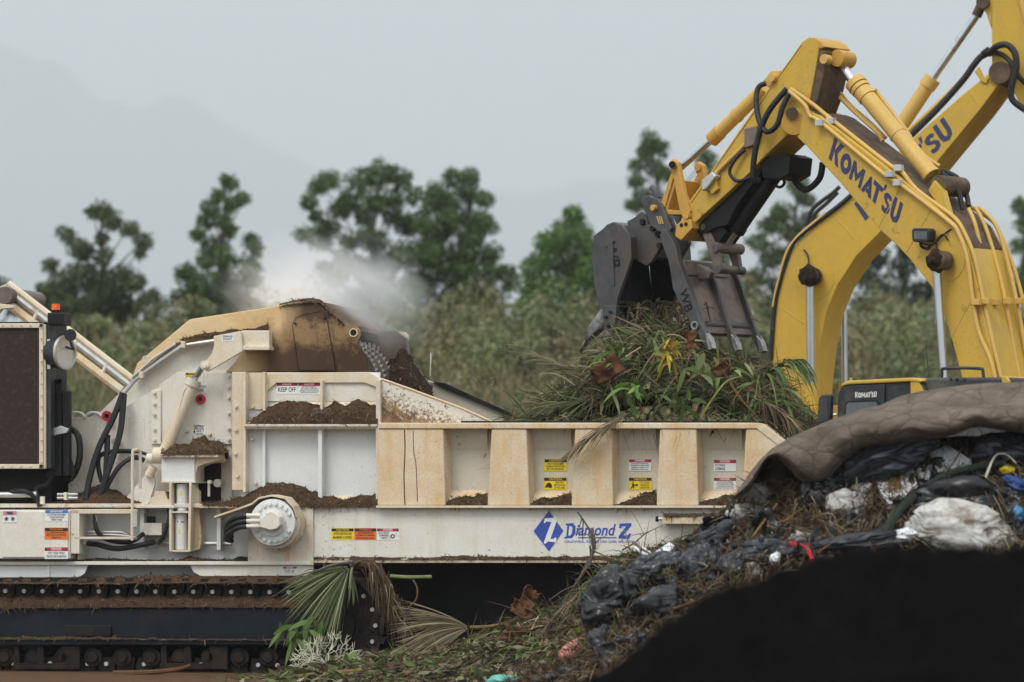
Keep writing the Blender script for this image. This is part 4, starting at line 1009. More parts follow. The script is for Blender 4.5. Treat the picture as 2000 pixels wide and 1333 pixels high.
sticker(552, 1107, 580, 1120, -.0, 'danger', ['STAY CLEAR', 'OF MOVING'], 'DANGER', pict='gear', hh=.3)
# logo
lg = plate('diamond_logo', [(1072, 1077), (1100, 1037), (1072, 998), (1042, 1038)], 0.045, 0.05, 'logo_blue', gr, bevel=0)
plate('logo_letter', [(1064, 1013), (1088, 1011), (1088, 1016), (1075, 1053), (1081, 1053), (1084, 1050), (1087, 1051), (1086, 1060), (1071, 1058), (1064, 1063), (1062, 1060), (1077, 1020), (1067, 1019), (1065, 1022), (1062, 1022)], 0.042, 0.045, 'sign_white', lg, bevel=0)
lt = MB()
plate_pts = lambda pts: lt.prism([P(x, y, .0465) for x, y in pts], (0, .0035, 0))
plate_pts([(1210, 1023), (1233, 1022), (1233, 1027), (1217, 1046), (1226, 1046), (1229, 1042), (1232, 1043), (1229, 1053), (1208, 1052), (1208, 1048), (1223, 1028), (1215, 1028), (1213, 1032), (1209, 1032)])
plate_pts([(1105, 1023), (1118, 1022), (1124, 1028), (1124, 1042), (1117, 1051), (1102, 1052), (1103, 1049), (1106, 1048), (1108, 1027), (1105, 1026)])
text_on(lt, 'iamond', (1124, 1047), (1203, 1047), (1124, 1024), .0485, bold=.022, shear=.25)
plate_pts([(1129, 1051.5), (1129, 1049.5), (1204, 1049.5), (1204, 1051.5)])
text_on(lt, 'CALDWELL, IDAHO USA (208) 585-2929', (1102, 1062), (1236, 1062), (1102, 1056), .0485, bold=.02)
lt.build('logo_lettering', 'logo_blue', gr, smooth=False)
plate('letter_counter', [(1112, 1028), (1117, 1029), (1118, 1033), (1117, 1042), (1113, 1047), (1110, 1046)], .0440, .0452, 'beam_paint', gr, bevel=0)
dl = MB()
uv, fs_ = text_geo('DZH 7000 Series', .01, .35)
a, b_ = P(562, 816, .10), P(700, 816, .10); up = P(562, 805, .15) - a; nn = (b_ - a).cross(up).normalized() * .02
dl.add([a + (b_ - a) * u + up * v + nn + Vector((0, -.03, .03)) for u, v in uv], fs_); dl.build('series_lettering', 'letter_faint', gr, smooth=False)

# ------------------------------------------------------------------ excavators
def komatsu(pl, par, bl, br, tl, off, mat):
    """seven heavy letters drawn as outlines, filled between three photo corners"""
    W = 0.0; mb = MB(); L = []
    def put(polys, adv):
        nonlocal W
        for p in polys: L.append([(W + x, y) for x, y in p])
        W += adv
    put([[(0, 0), (.24, 0), (.24, 1), (0, 1)], [(.26, .52), (.52, 1), (.80, 1), (.50, .50), (.80, 0), (.52, 0)]], .84)
    o = [(.40 + .40 * math.cos(a), .42 + .44 * math.sin(a)) for a in [2 * math.pi * i / 24 for i in range(24)]]
    i_ = [(.40 + .16 * math.cos(a), .42 + .19 * math.sin(a)) for a in [2 * math.pi * i / 24 for i in range(24)]]
    put([[o[k], o[(k + 1) % 24], i_[(k + 1) % 24], i_[k]] for k in range(24)], .86)
    put([[(0, 0), (.20, 0), (.20, .86), (0, .86)], [(.20, .86), (.20, .50), (.48, .12), (.48, .45)], [(.76, .86), (.76, .50), (.48, .12), (.48, .45)], [(.76, 0), (.96, 0), (.96, .86), (.76, .86)]], 1.00)
    put([[(0, 0), (.24, 0), (.50, .62), (.42, .86)], [(.84, 0), (.60, 0), (.36, .62), (.42, .86), (.52, .86)], [(.36, .10), (.70, .10), (.62, .28), (.36, .28)]], .84)
    put([[(-.12, .66), (.62, .66), (.62, .86), (-.12, .86)], [(.14, 0), (.38, 0), (.38, .66), (.14, .66)], [(.66, .76), (.78, .86), (.84, 1.08), (.66, 1.08)]], .80)
    s = [(.62, .70), (.50, .84), (.22, .86), (.02, .74), (.02, .56), (.14, .46), (.38, .34), (.40, .24), (.30, .18), (.12, .24), (.02, .18), (.10, .02), (.36, -.02), (.60, .08), (.64, .30), (.52, .44), (.28, .56), (.28, .64), (.36, .68), (.50, .62)]
    put([s], .72)
    put([[(0, .30), (.08, .08), (.30, -.02), (.40, -.02), (.62, .08), (.70, .30), (.70, .98), (.46, .98), (.46, .32), (.40, .20), (.30, .20), (.24, .32), (.24, .98), (0, .98)]], .70)
    for p in L:
        q = [pl.P(bl[0] + x / W * (br[0] - bl[0]) + y * (tl[0] - bl[0]), bl[1] + x / W * (br[1] - bl[1]) + y * (tl[1] - bl[1]), off) for x, y in p]
        mb.prism(q, pl.n * 0.003)
    return mb.build('lettering', mat, par, smooth=False)

E1 = Plane((1.7, 0.95, 0), R(30))
bp = E1.P(1930, 1000, 0)
ex = thing('excavator', 'yellow excavator in front, its toothed bucket and thumb dropping green waste into the hopper', 'excavator', (bp.x, bp.y, 0), 'yellow excavators feeding the grinder')
BW = 0.68
def ep(name, pts, y0, y1, mat, parent=ex, bevel=0.01): return plate(name, pts, y0, y1, mat, parent, E1, bevel)
boom_side = [(1543, 219), (1551, 214), (1563, 212), (1600, 226), (1720, 318), (1831, 408), (1866, 438), (1890, 484), (1905, 540), (1918, 600), (1934, 670), (1952, 760), (1962, 830), (1900, 830), (1885, 770), (1877, 731), (1860, 669), (1846, 624), (1820, 562), (1780, 510), (1752, 480), (1720, 451), (1642, 359), (1576, 287), (1552, 264)]
boom = ep('boom', boom_side, 0, BW, 'yellow_paint', bevel=0.012)
# soil-smeared top plate lying on the boom's back
tp = [(1585, 220), (1600, 226), (1720, 318), (1831, 408), (1866, 438), (1890, 484)]
q = [E1.P(x, y, 0.0) + E1.n * .05 for x, y in tp]; mb = MB(); up = Vector((0, 0, 0.014))
for a, b in zip(q, q[1:]): mb.loft([a, b, b + up, a + up], [p + E1.n * (BW - .1) for p in (a, b, b + up, a + up)])
mb.build('soil_film', 'boom_dirt', boom)
for (a, b) in (((1578, 215), (1583, 288)), ((1764, 355), (1715, 445)), ((1823, 402), (1768, 497)), ((1912, 560), (1858, 660))):
    pipe('weld_seam', [a, b], 0.9, 'pale_yellow', boom, off=-.001, pl=E1, sub=1, seg=5)
komatsu(E1, boom, (1618, 310), (1752, 440), (1630, 268), -0.004, 'letter_navy')
rod('stick_pivot', (1550, 240, -.05), (1550, 240, BW + .05), 24, 'worn_yellow', ex, pl=E1)
rod('pivot_cap', (1547, 222, -.09), (1547, 222, -.05), 12, 'boom_dirt', ex, pl=E1)
# stick
st_side = [(1600, 84), (1592, 74), (1580, 73), (1566, 82), (1548, 108), (1521, 145), (1455, 238), (1389, 334), (1345, 394), (1322, 448), (1327, 466), (1361, 432), (1468, 334), (1487, 312), (1520, 280), (1544, 258), (1575, 220), (1582, 190), (1594, 129)]
SW = 0.46; S0 = 0.10
stick = ep('stick', st_side, S0, S0 + SW, 'yellow_paint')
ep('stick_rear_cap', [(1592, 74), (1604, 82), (1612, 92), (1600, 96)], S0, S0 + SW, 'worn_yellow', stick)
ep('stick_cavity', [(1601, 98), (1614, 100), (1612, 130), (1598, 190), (1586, 222), (1578, 222), (1583, 190), (1595, 129)], S0 + .02, S0 + SW - .02, 'boom_dirt', stick)
disc('pin_boss', (1608, 116), 9.5, S0 - .05, S0 + .05, 'pale_yellow', ex, E1); disc('pin_boss', (1506, 152), 8.5, S0 - .06, S0 + .05, 'pale_yellow', ex, E1)
ep('cylinder_lug', [(1490, 158), (1506, 138), (1524, 138), (1520, 152), (1500, 172)], S0, S0 + .1, 'pale_yellow')
pipe('stick_edge', [(1565, 88), (1521, 150), (1390, 338), (1350, 396)], 1.2, 'worn_yellow', stick, off=S0 - .002, pl=E1, sub=1)
# stick cylinder (upper right) and bucket cylinder
m0 = 0.34
rod('cylinder_rod', (1636, 118, m0), (1672, 166, m0), 10, 'chrome', ex, pl=E1); disc('rod_eye', (1634, 114), 17, m0 - .12, m0 + .12, 'worn_yellow', ex, E1)
cb = rod('cylinder_barrel', (1669, 160, m0), (1820, 344, m0), 17, 'pale_yellow', ex, pl=E1, seg=28)
for t0, t1, r in ((0.0, .05, 21), (.06, .09, 20), (.10, .17, 19), (.55, .57, 18.2), (.97, 1.0, 18.5)):
    lp = lambda t_: (1669 + 151 * t_, 160 + 184 * t_, m0)
    rod('barrel_collar', lp(t0), lp(t1), r, 'pale_yellow', cb, pl=E1, seg=28)
disc('cylinder_foot', (1832, 362), 20, m0 - .22, m0 + .22, 'boom_dirt', ex, E1)
ep('cylinder_lug', [(1812, 372), (1824, 352), (1842, 372), (1860, 440), (1850, 430)], m0 - .26, m0 - .18, 'yellow_paint'); ep('cylinder_lug', [(1812, 372), (1824, 352), (1842, 372), (1860, 440), (1850, 430)], m0 + .18, m0 + .26, 'yellow_paint')
pipe('cylinder_line', [(1708, 175, m0 + .1), (1720, 190, m0 + .14), (1770, 255, m0 + .14), (1790, 290, m0 + .14), (1812, 310, m0 + .16), (1835, 325, m0 + .2)], 4, 'pale_yellow', ex, pl=E1)
m1 = 0.30
rod('cylinder_barrel', (1494, 172, m1), (1394, 270, m1), 13.5, 'pale_yellow', ex, pl=E1, seg=24)
rod('barrel_collar', (1437, 228, m1), (1442, 223, m1), 15, 'pale_yellow', ex, pl=E1); rod('barrel_collar', (1390, 274, m1), (1406, 258, m1), 15, 'worn_yellow', ex, pl=E1)
rod('cylinder_rod', (1394, 270, m1), (1330, 328, m1), 6.5, 'chrome', ex, pl=E1, seg=16)
# bucket linkage
for sh_ in (0.0, 0.44):
    d = 0.06; E1.sh = E1.n * sh_
    ep('bucket_link', [(1306, 318), (1314, 310), (1323, 318), (1336, 380), (1348, 412), (1344, 426), (1332, 424), (1326, 408), (1315, 350)], d, d + .07, 'worn_yellow')
    ep('bucket_link', [(1310, 338), (1316, 345), (1300, 400), (1296, 410), (1288, 402), (1295, 384)], d + .02, d + .08, 'worn_yellow')
    disc('link_pin', (1313, 322), 8, d - .02, d + .09, 'worn_yellow', ex, E1)
    disc('link_pin', (1339, 422), 7, d - .03, d + .09, 'worn_yellow', ex, E1); disc('link_pin', (1330, 440), 4, d - .03, d + .02, 'track_steel', ex, E1); disc('link_pin', (1339, 438), 4, d - .03, d + .02, 'track_steel', ex, E1)
E1.sh = Vector((0, 0, 0))
ep('link_web', [(1316, 350), (1322, 352), (1304, 410), (1332, 412), (1334, 420), (1292, 420)], .10, .52, 'worn_yellow')
rod('link_pin', (1313, 322, .0), (1313, 322, .60), 7, 'track_steel', ex, pl=E1)
ep('stick_end', [(1320, 440), (1336, 426), (1350, 430), (1352, 446), (1330, 470), (1318, 462)], .04, .60, 'worn_yellow')
# coupler
for sh_ in (0.0, 0.47):
    d = 0.05; E1.sh = E1.n * sh_
    ep('coupler_plate', [(1250, 390), (1256, 383), (1266, 382), (1272, 386), (1282, 388), (1292, 400), (1304, 430), (1312, 445), (1304, 458), (1285, 452), (1271, 441), (1262, 420)], d, d + .07, 'bucket_steel')
E1.sh = Vector((0, 0, 0))
disc('coupler_pin', (1274, 406), 6, .0, .62, 'worn_yellow', ex, E1)
for i in range(3): pipe('coupler_mark', [(1283 + 4 * i, 423, .046), (1288 + 3.4 * i, 438, .046)], 1.3, 'pale_yellow', ex, pl=E1, sub=1, seg=5)
pipe('coupler_hook', [(1285, 388, .3), (1279, 372, .3), (1273, 366, .3)], 6, 'bucket_steel', ex, pl=E1)
# bucket: side cheeks, curved back, hinge ears, cutters, teeth
cheek = [(1160, 461), (1177, 448), (1186, 439), (1198, 434), (1214, 440), (1231, 463), (1233, 505), (1225, 529), (1206, 583), (1204, 600), (1171, 600), (1160, 551), (1156, 502)]
bucket = ep('bucket', cheek, 0.0, 0.05, 'bucket_steel', bevel=0.008)
BWD = 1.05
E1.sh = E1.n * (BWD - .05); ep('bucket_cheek', cheek, 0, .05, 'bucket_steel', bucket); E1.sh = Vector((0, 0, 0))
bkp = [(1171, 600), (1160, 551), (1156, 502), (1160, 461), (1177, 448), (1186, 439), (1198, 434), (1214, 440), (1231, 463), (1233, 505)]
q = [E1.P(x, y, .05) for x, y in bkp]; cen = sum(q, Vector()) / len(q); mb = MB()
for a, b in zip(q, q[1:]):
    ia, ib = a.lerp(cen, .10), b.lerp(cen, .10); w = E1.n * (BWD - .1)
    mb.loft([a, b, ib, ia], [p + w for p in (a, b, ib, ia)])
mb.build('bucket_shell', 'bucket_steel', bucket)
mb = MB()
for a, b in zip(q, q[1:]):
    ia, ib = a.lerp(cen, .13), b.lerp(cen, .13); ja, jb = a.lerp(cen, .15), b.lerp(cen, .15); mb.loft([ia, ib, jb, ja], [p + E1.n * (BWD - .1) for p in (ia, ib, jb, ja)])
mb.build('bucket_shade_liner', 'black_steel', bucket)  # black lining puts the shade of the bucket's inside into colour
E1.sh = E1.n * (BWD - .075); ep('bucket_shade_liner', [(x * .92 + 1200 * .08, y * .92 + 520 * .08) for x, y in cheek], 0, .02, 'black_steel', bucket); E1.sh = Vector((0, 0, 0))
ep('cheek_doubler', [(1185, 470), (1196, 470), (1200, 560), (1192, 556)], -.012, 0, 'bucket_steel', bucket, .003)
text_part('cheek_emblem', 'WB', (1181, 474), (1192, 526), (1201, 470), -.006, 'black_steel', bucket, E1, bold=.01)
ep('ear_box', [(1231, 464), (1233, 505), (1266, 503), (1263, 466), (1240, 440), (1214, 440)], .18, BWD - .1, 'bucket_steel', bucket)
for sh_ in (0.0, 0.44):
    d = .16; E1.sh = E1.n * sh_
    ep('bucket_ear', [(1224, 433), (1240, 424), (1252, 413), (1260, 418), (1266, 440), (1282, 444), (1293, 456), (1296, 472), (1287, 488), (1272, 512), (1262, 520), (1235, 506), (1232, 466)], d, d + .06, 'bucket_steel', bucket)
E1.sh = Vector((0, 0, 0))
for x, y in ((1253, 434), (1283, 458), (1286, 480), (1273, 446)): disc('ear_pin', (x, y), 6, .13, .20, 'track_steel', bucket, E1)
ep('lip_plate', [(1171, 598), (1204, 598), (1200, 604), (1173, 606)], 0, BWD, 'bucket_steel', bucket)
sc_ = ep('side_cutter', [(1178, 596), (1204, 598), (1202, 620), (1196, 652), (1180, 644), (1176, 620)], -.02, .05, 'bucket_steel', bucket)
for x, y in ((1190, 611), (1181, 620), (1186, 637)): disc('cutter_bolt', (x, y), 3.6, -.05, -.02, 'track_steel', bucket, E1, seg=8)
for k in range(4):
    o = 0.0; E1.sh = E1.n * (k * (BWD - .1) / 3)
    base = [E1.P(1181, 594, o), E1.P(1172, 606, o), E1.P(1174, 634, o), E1.P(1186, 628, o)]
    mid = [E1.P(1147, 640, o), E1.P(1140, 652, o), E1.P(1143, 668, o), E1.P(1150, 660, o)]
    w = E1.n * .11; tip = E1.P(1132, 690, o)
    mb = MB()
    A = base; B = mid
    mb.loft(A, B); mb.loft([p + w for p in A], [p + w * .8 for p in B])
    mb.loft([A[0], A[1], A[1] + w, A[0] + w], [B[0], B[1], B[1] + w * .8, B[0] + w * .8]); mb.loft([A[2], A[3], A[3] + w, A[2] + w], [B[2], B[3], B[3] + w * .8, B[2] + w * .8])
    C = [tip, tip + E1.n * .04, tip + E1.n * .04 + Vector((0, 0, .02)), tip + Vector((0, 0, .02))]
    mb.loft([B[0], B[0] + w * .8, B[2] + w * .8, B[2]], C)
    mb.build('bucket_tooth', 'worn_edge', bucket)
E1.sh = Vector((0, 0, 0))
# thumb
arm_near = [(1293, 448), (1300, 450), (1310, 464), (1320, 484), (1324, 508), (1336, 540), (1352, 583), (1366, 626), (1376, 648), (1386, 662), (1391, 680), (1380, 685), (1364, 654), (1350, 644), (1344, 622), (1336, 611), (1330, 596), (1325, 590), (1320, 576), (1314, 566), (1312, 552), (1306, 513), (1294, 480), (1288, 460)]
thumb = ep('thumb', arm_near, -.02, .06, 'bucket_steel', bevel=.008)
arm_far = [(1328, 512), (1336, 540), (1352, 583), (1366, 626), (1376, 648), (1386, 662), (1391, 680), (1380, 685), (1368, 656), (1356, 640), (1344, 600), (1325, 530)]
TWD = 0.90
for sh_ in (TWD * .5, TWD):
    E1.sh = E1.n * sh_; ep('thumb_tine', [(1332, 518), (1344, 542), (1358, 585), (1372, 628), (1380, 648), (1388, 662), (1392, 681), (1382, 684), (1372, 662), (1360, 640), (1348, 595), (1328, 530)], -.005, .04, 'bucket_steel', thumb)
E1.sh = Vector((0, 0, 0))
a = [E1.P(x, y, .06) for x, y in ((1330, 512), (1341, 542), (1356, 586), (1370, 628), (1378, 650), (1372, 656), (1349, 592), (1323, 520))]
MB().prism(a, E1.n * (TWD - .06)).build('thumb_plate', 'thumb_steel', thumb, .006)
a = E1.P(1366, 634, .04); MB().cyl(a, a + E1.n * TWD, .045, seg=18).build('thumb_tube', 'bucket_steel', thumb)
hoop('thumb_eye', (1356, 636), 8.5, 5.5, -.05, .03, 'worn_edge', thumb, E1)
for o in (0, TWD * .5, TWD):
    E1.sh = E1.n * o; ep('tine_tip', [(1377, 650), (1386, 661), (1392, 681), (1384, 685), (1380, 668)], -.024, .056, 'worn_edge', thumb, .004)
E1.sh = Vector((0, 0, 0))
text_part('thumb_emblem', 'WB', (1326, 568), (1338, 612), (1341, 562), -.024, 'black_steel', thumb, E1, bold=.01)
ep('thumb_box', [(1322, 506), (1336, 510), (1342, 538), (1332, 540)], .06, .80, 'thumb_steel', thumb, .012)
ep('thumb_bracket', [(1338, 520), (1360, 516), (1376, 522), (1388, 532), (1384, 545), (1350, 546), (1340, 540)], .26, .34, 'thumb_steel', thumb); ep('thumb_bracket', [(1338, 520), (1360, 516), (1376, 522), (1388, 532), (1384, 545), (1350, 546), (1340, 540)], .50, .58, 'thumb_steel', thumb)
ep('thumb_stop', [(1342, 530), (1350, 526), (1354, 560), (1348, 566), (1344, 552)], .18, .24, 'bucket_steel', thumb)
for sh_ in (0.0, .34):
    d = .18; E1.sh = E1.n * sh_
    ep('thumb_link', [(1366, 440), (1372, 432), (1380, 440), (1398, 478), (1404, 500), (1408, 528), (1400, 534), (1394, 528), (1390, 508), (1376, 470)], d, d + .06, 'thumb_steel', thumb)
    for x, y, r in ((1372, 444, 6), (1396, 486, 8), (1402, 526, 8)): disc('link_pin', (x, y), r, d - .03, d + .08, 'bucket_steel', thumb, E1)
E1.sh = Vector((0, 0, 0))
for x, y, q_ in ((1398, 484, .062), (1402, 526, .048)):
    a = E1.P(x, y, .18); MB().cyl(a, a + E1.n * .44, q_, seg=18).build('cross_shaft', 'thumb_steel', thumb)

ep('stick_underplate', [(1352, 452), (1468, 340), (1488, 324), (1484, 340), (1440, 400), (1420, 440), (1396, 446), (1380, 456)], .16, .46, 'black_steel')
ep('thumb_mount', [(1362, 452), (1384, 436), (1410, 440), (1420, 452), (1404, 474), (1370, 470)], .2, .5, 'black_steel')
rod('thumb_barrel', (1524, 326, .34), (1440, 448, .34), 16, 'black_steel', ex, pl=E1, seg=24); rod('thumb_collar', (1444, 442, .34), (1438, 451, .34), 17.5, 'black_steel', ex, pl=E1, seg=24)
rod('thumb_rod', (1440, 448, .34), (1416, 484, .34), 7, 'chrome', ex, pl=E1)
ep('cylinder_mount', [(1484, 318), (1492, 308), (1530, 300), (1544, 306), (1540, 340), (1520, 352), (1490, 348)], .14, .54, 'black_steel')
# hoses and steel lines
for pts, r in (([(1537, 174, .02), (1506, 211, -.04), (1487, 249, -.06), (1477, 285, -.06), (1471, 328, -.05), (1473, 354, -.02), (1482, 352, .06)], 6),
               ([(1543, 180, .02), (1528, 211, -.03), (1518, 244, -.05), (1499, 258, -.06), (1484, 240, -.04), (1477, 202, .02), (1481, 172, .06), (1496, 163, .10)], 5.5),
               ([(1455, 293, .06), (1436, 312, .03), (1425, 337, .02), (1440, 354, .03), (1466, 347, .06)], 3.5),
               ([(1542, 303, .4), (1547, 343, .42), (1572, 371, .45), (1600, 350, .48), (1607, 318, .5)], 6.5),
               ([(1528, 345, .3), (1532, 358, .3), (1524, 366, .3), (1512, 362, .3)], 3),
               ([(1866, 432, .5), (1884, 452, .55), (1896, 485, .55), (1900, 545, .55)], 4),
               ([(1838, 333, .45), (1868, 346, .55), (1885, 372, .55), (1892, 402, .5)], 5),
               ([(1838, 338, .25), (1862, 358, .32), (1875, 385, .34), (1880, 410, .34)], 5),
               ([(1829, 494, -.03), (1830, 470, -.04), (1842, 458, -.04), (1852, 470, -.02)], 1.6),
               ([(1800, 476, -.06), (1822, 478, -.04), (1846, 456, -.02), (1858, 448, .0)], 1.6)):
    pipe('hydraulic_hose', pts, r, 'rubber', ex, pl=E1, seg=10)
for pts in ([(1541, 178, -.04), (1572, 206, -.04), (1583, 228, -.04), (1604, 240, -.04), (1728, 342, -.04), (1758, 360, -.04), (1852, 432, -.04), (1872, 456, -.04), (1889, 505, -.04), (1900, 585, -.04), (1912, 648, -.04), (1934, 700, -.04), (1945, 745, -.04)],
            [(1545, 174, .04), (1590, 206, .04), (1622, 232, .06), (1742, 326, .06), (1760, 334, .06), (1792, 372, .05), (1862, 424, .04), (1884, 456, .03), (1904, 506, .03), (1922, 590, .03), (1944, 690, .03), (1958, 750, .03)],
            [(1892, 408, .34), (1905, 440, .30), (1920, 505, .28), (1942, 595, .26), (1960, 690, .25), (1972, 750, .25)],
            [(1905, 405, .48), (1925, 445, .46), (1948, 520, .44), (1966, 600, .42), (1982, 690, .42), (1994, 750, .42)],
            [(1912, 405, .58), (1945, 440, .60), (1965, 500, .60), (1986, 590, .58), (2004, 690, .58), (2015, 750, .58)],
            [(1860, 385, .62), (1930, 425, .68), (1952, 455, .70), (1985, 540, .70), (2010, 640, .70), (2030, 750, .70)],
            [(1632, 170, .5), (1660, 205, .5), (1700, 240, .5), (1730, 270, .5)], [(1640, 190, .42), (1668, 218, .42), (1712, 258, .42), (1724, 276, .42)]):
    pipe('steel_line', pts, 4.2, 'pale_yellow', ex, pl=E1, seg=10)
for x, y, o in ((1598, 240, -.06), (1620, 236, .04), (1735, 340, -.06), (1752, 328, .04), (1750, 357, -.06), (1905, 590, -.06), (1924, 588, .0), (1942, 590, .22), (1966, 588, .38), (1988, 588, .54)):
    ep('line_clamp', [(x - 7, y + 6), (x + 7, y + 6), (x + 7, y - 6), (x - 7, y - 6)], o - .03, o + .03, 'pale_yellow' if y > 500 else 'galvanised', ex, .004)
pipe('clamp_bar', [(1900, 596, .0), (1900, 596, .70)], 4, 'track_steel', ex, pl=E1, sub=1)
pipe('black_cable', [(1880, 450, .2), (1905, 520, .2), (1938, 580, .34), (1950, 660, .34), (1972, 750, .34)], 3, 'rubber', ex, pl=E1)
ep('line_block', [(1453, 252), (1478, 246), (1480, 264), (1470, 284), (1453, 290)], .02, .12, 'thumb_steel'); rod('stick_line', (1458, 280, .07), (1392, 345, .07), 4, 'pale_yellow', ex, pl=E1)
ep('line_block', [(1370, 352), (1390, 336), (1398, 344), (1380, 368), (1370, 374)], .0, .1, 'galvanised'); ep('line_bracket', [(1380, 366), (1398, 352), (1402, 370), (1390, 380)], .05, .1, 'yellow_paint')
# boom lift cylinders
for o, x in ((-.13, 0), (-.131, BW + .25)):
    E1.sh = E1.n * x
    rod('lift_rod', (1829, 520, o), (1846, 770, o), 8.5, 'chrome', ex, pl=E1, seg=20)
    disc('lift_boss', (1829, 508), 19, o - .09, o + .09, 'boom_dirt', ex, E1, bevel=.02)
E1.sh = Vector((0, 0, 0))
vs, fs = blob(E1.P(1829, 509, -.18), (.10, .10, .12), .3, 2, 3, 4); mesh_obj('soil_clod', vs, fs, 'dark_soil', ex)
disc('boom_gusset', (1850, 508), 42, -.006, 0, 'yellow_paint', boom, E1, seg=40, bevel=.002)
# work lamp
lm = ep('work_lamp', [(1781, 470), (1780, 450), (1784, 446), (1812, 446), (1816, 451), (1814, 470), (1810, 473), (1785, 473)], -.16, -.04, 'dark_plastic', ex, .012)
ep('lamp_face', [(1785, 468), (1785, 452), (1811, 452), (1810, 468)], -.165, -.16, 'cab_glass', lm, .002)
pipe('lamp_bracket', [(1798, 474, -.08), (1800, 482, -.06), (1812, 486, -.02), (1816, 480, .0)], 3, 'dark_plastic', ex, pl=E1)
# cab and house
c0, c1 = -1.35, -0.42
cabp = [(1633, 830), (1636, 770), (1641, 756), (1652, 749), (1778, 744), (1800, 746), (1812, 770), (1816, 830)]
cab = ep('cab', cabp, c0, c1, 'dark_plastic', ex, .03)
ep('cab_roof', [(1641, 757), (1644, 749), (1654, 744), (1779, 738), (1792, 740), (1801, 744), (1797, 748), (1778, 746), (1656, 752)], c0 - .03, c1 + .02, 'yellow_paint', cab, .02)
ep('cab_pillar', [(1778, 746), (1794, 746), (1806, 768), (1806, 840), (1779, 840)], c0 - .02, c0, 'yellow_paint', cab, .006)
ep('side_panel', [(1637, 768), (1643, 758), (1655, 754), (1727, 751), (1727, 840), (1634, 840)], c0 - .025, c0 - .001, 'dark_plastic', cab, .006)
ep('window_frame', [(1646, 840), (1649, 790), (1654, 783), (1712, 781), (1718, 787), (1722, 840)], c0 - .035, c0 - .025, 'black_steel', cab, .004)
ep('window', [(1650, 840), (1653, 792), (1657, 787), (1710, 785), (1714, 790), (1717, 840)], c0 - .039, c0 - .035, 'cab_glass', cab, 0)
komatsu(E1, cab, (1670, 777.5), (1712, 776), (1670, 766), c0 - .029, 'letter_pale')
pipe('roof_lug', [(1662, 744, -1.2), (1662, 738, -1.2)], 3, 'yellow_paint', cab, pl=E1, sub=1)
mr = ep('mirror', [(1595, 832), (1598, 778), (1603, 772), (1620, 770), (1622, 776), (1620, 822), (1612, 834)], -1.45, -1.38, 'dark_plastic', ex, .02)
ep('mirror_glass', [(1598, 826), (1600, 780), (1617, 776), (1616, 822)], -1.456, -1.45, 'grey_plastic', mr, .004)
pipe('mirror_arm', [(1618, 812, -1.40), (1634, 810, -1.36)], 3, 'galvanised', ex, pl=E1, sub=1)
hs = ep('engine_house', [(1800, 860), (1800, 742), (1812, 738), (1962, 737), (2130, 745), (2130, 880), (1800, 900)], -1.30, -.40, 'grey_plastic', ex, .03)
ep('house_cap', [(1955, 736), (1964, 735), (1972, 745), (1972, 760), (1958, 760)], -1.32, -.8, 'yellow_paint', hs)
ep('house_body', [(1610, 1010), (1616, 860), (2180, 860), (2180, 1010)], -1.30, 1.55, 'yellow_paint', ex, .03)
pipe('handrail', [(1840, 755, -1.25), (1840, 728, -1.25), (1846, 720, -1.25), (1912, 720, -1.25), (1920, 727, -1.25), (1922, 755, -1.25)], 3.2, 'dark_plastic', ex, pl=E1, sub=3)
pipe('antenna', [(1816, 744, -.9), (1813, 720, -.9), (1808, 675, -.9)], 1.0, 'dark_plastic', ex, pl=E1, sub=1)
for x, y in ((1856, 741), (1868, 741), (1882, 742)): disc('cap_bolt', (x, y), 3.5, -1.31, -1.29, 'dark_plastic', hs, E1, seg=10)
for o in (-1.25, .95):
    ep('crawler_track', [(1560, 1260), (1580, 1150), (1640, 1110), (2150, 1110), (2210, 1150), (2220, 1260), (2180, 1318), (1600, 1318)], o, o + .55, 'track_steel', ex, .03)
ep('slew_ring', [(1760, 1120), (1760, 1000), (2030, 1000), (2030, 1120)], -.3, .75, 'black_steel', ex)

# second excavator, standing behind the hopper and turned the other way
E2 = Plane((3.3, 8.5, 0), R(8))
bp = E2.P(1550, 1000, .3)
ex2 = thing('excavator', 'yellow excavator farther back, boom crossing behind the other and leaving the top right', 'excavator', (bp.x, bp.y, 0), 'yellow excavators feeding the grinder')
def fp(name, pts, y0, y1, mat, parent=ex2, bevel=0.012): return plate(name, pts, y0, y1, mat, parent, E2, bevel)
b2 = fp('boom', [(1500, 850), (1508, 704), (1515, 604), (1525, 555), (1549, 483), (1585, 447), (1649, 398), (1700, 348), (1774, 278), (1880, 185), (1941, 136), (1958, 150), (1950, 166), (1913, 216), (1834, 312), (1721, 452), (1673, 500), (1635, 559), (1615, 607), (1601, 676), (1593, 750), (1590, 850)], 0, .85, 'far_yellow_paint')
komatsu(E2, b2, (1690, 432), (1864, 262), (1668, 398), -.004, 'letter_navy')
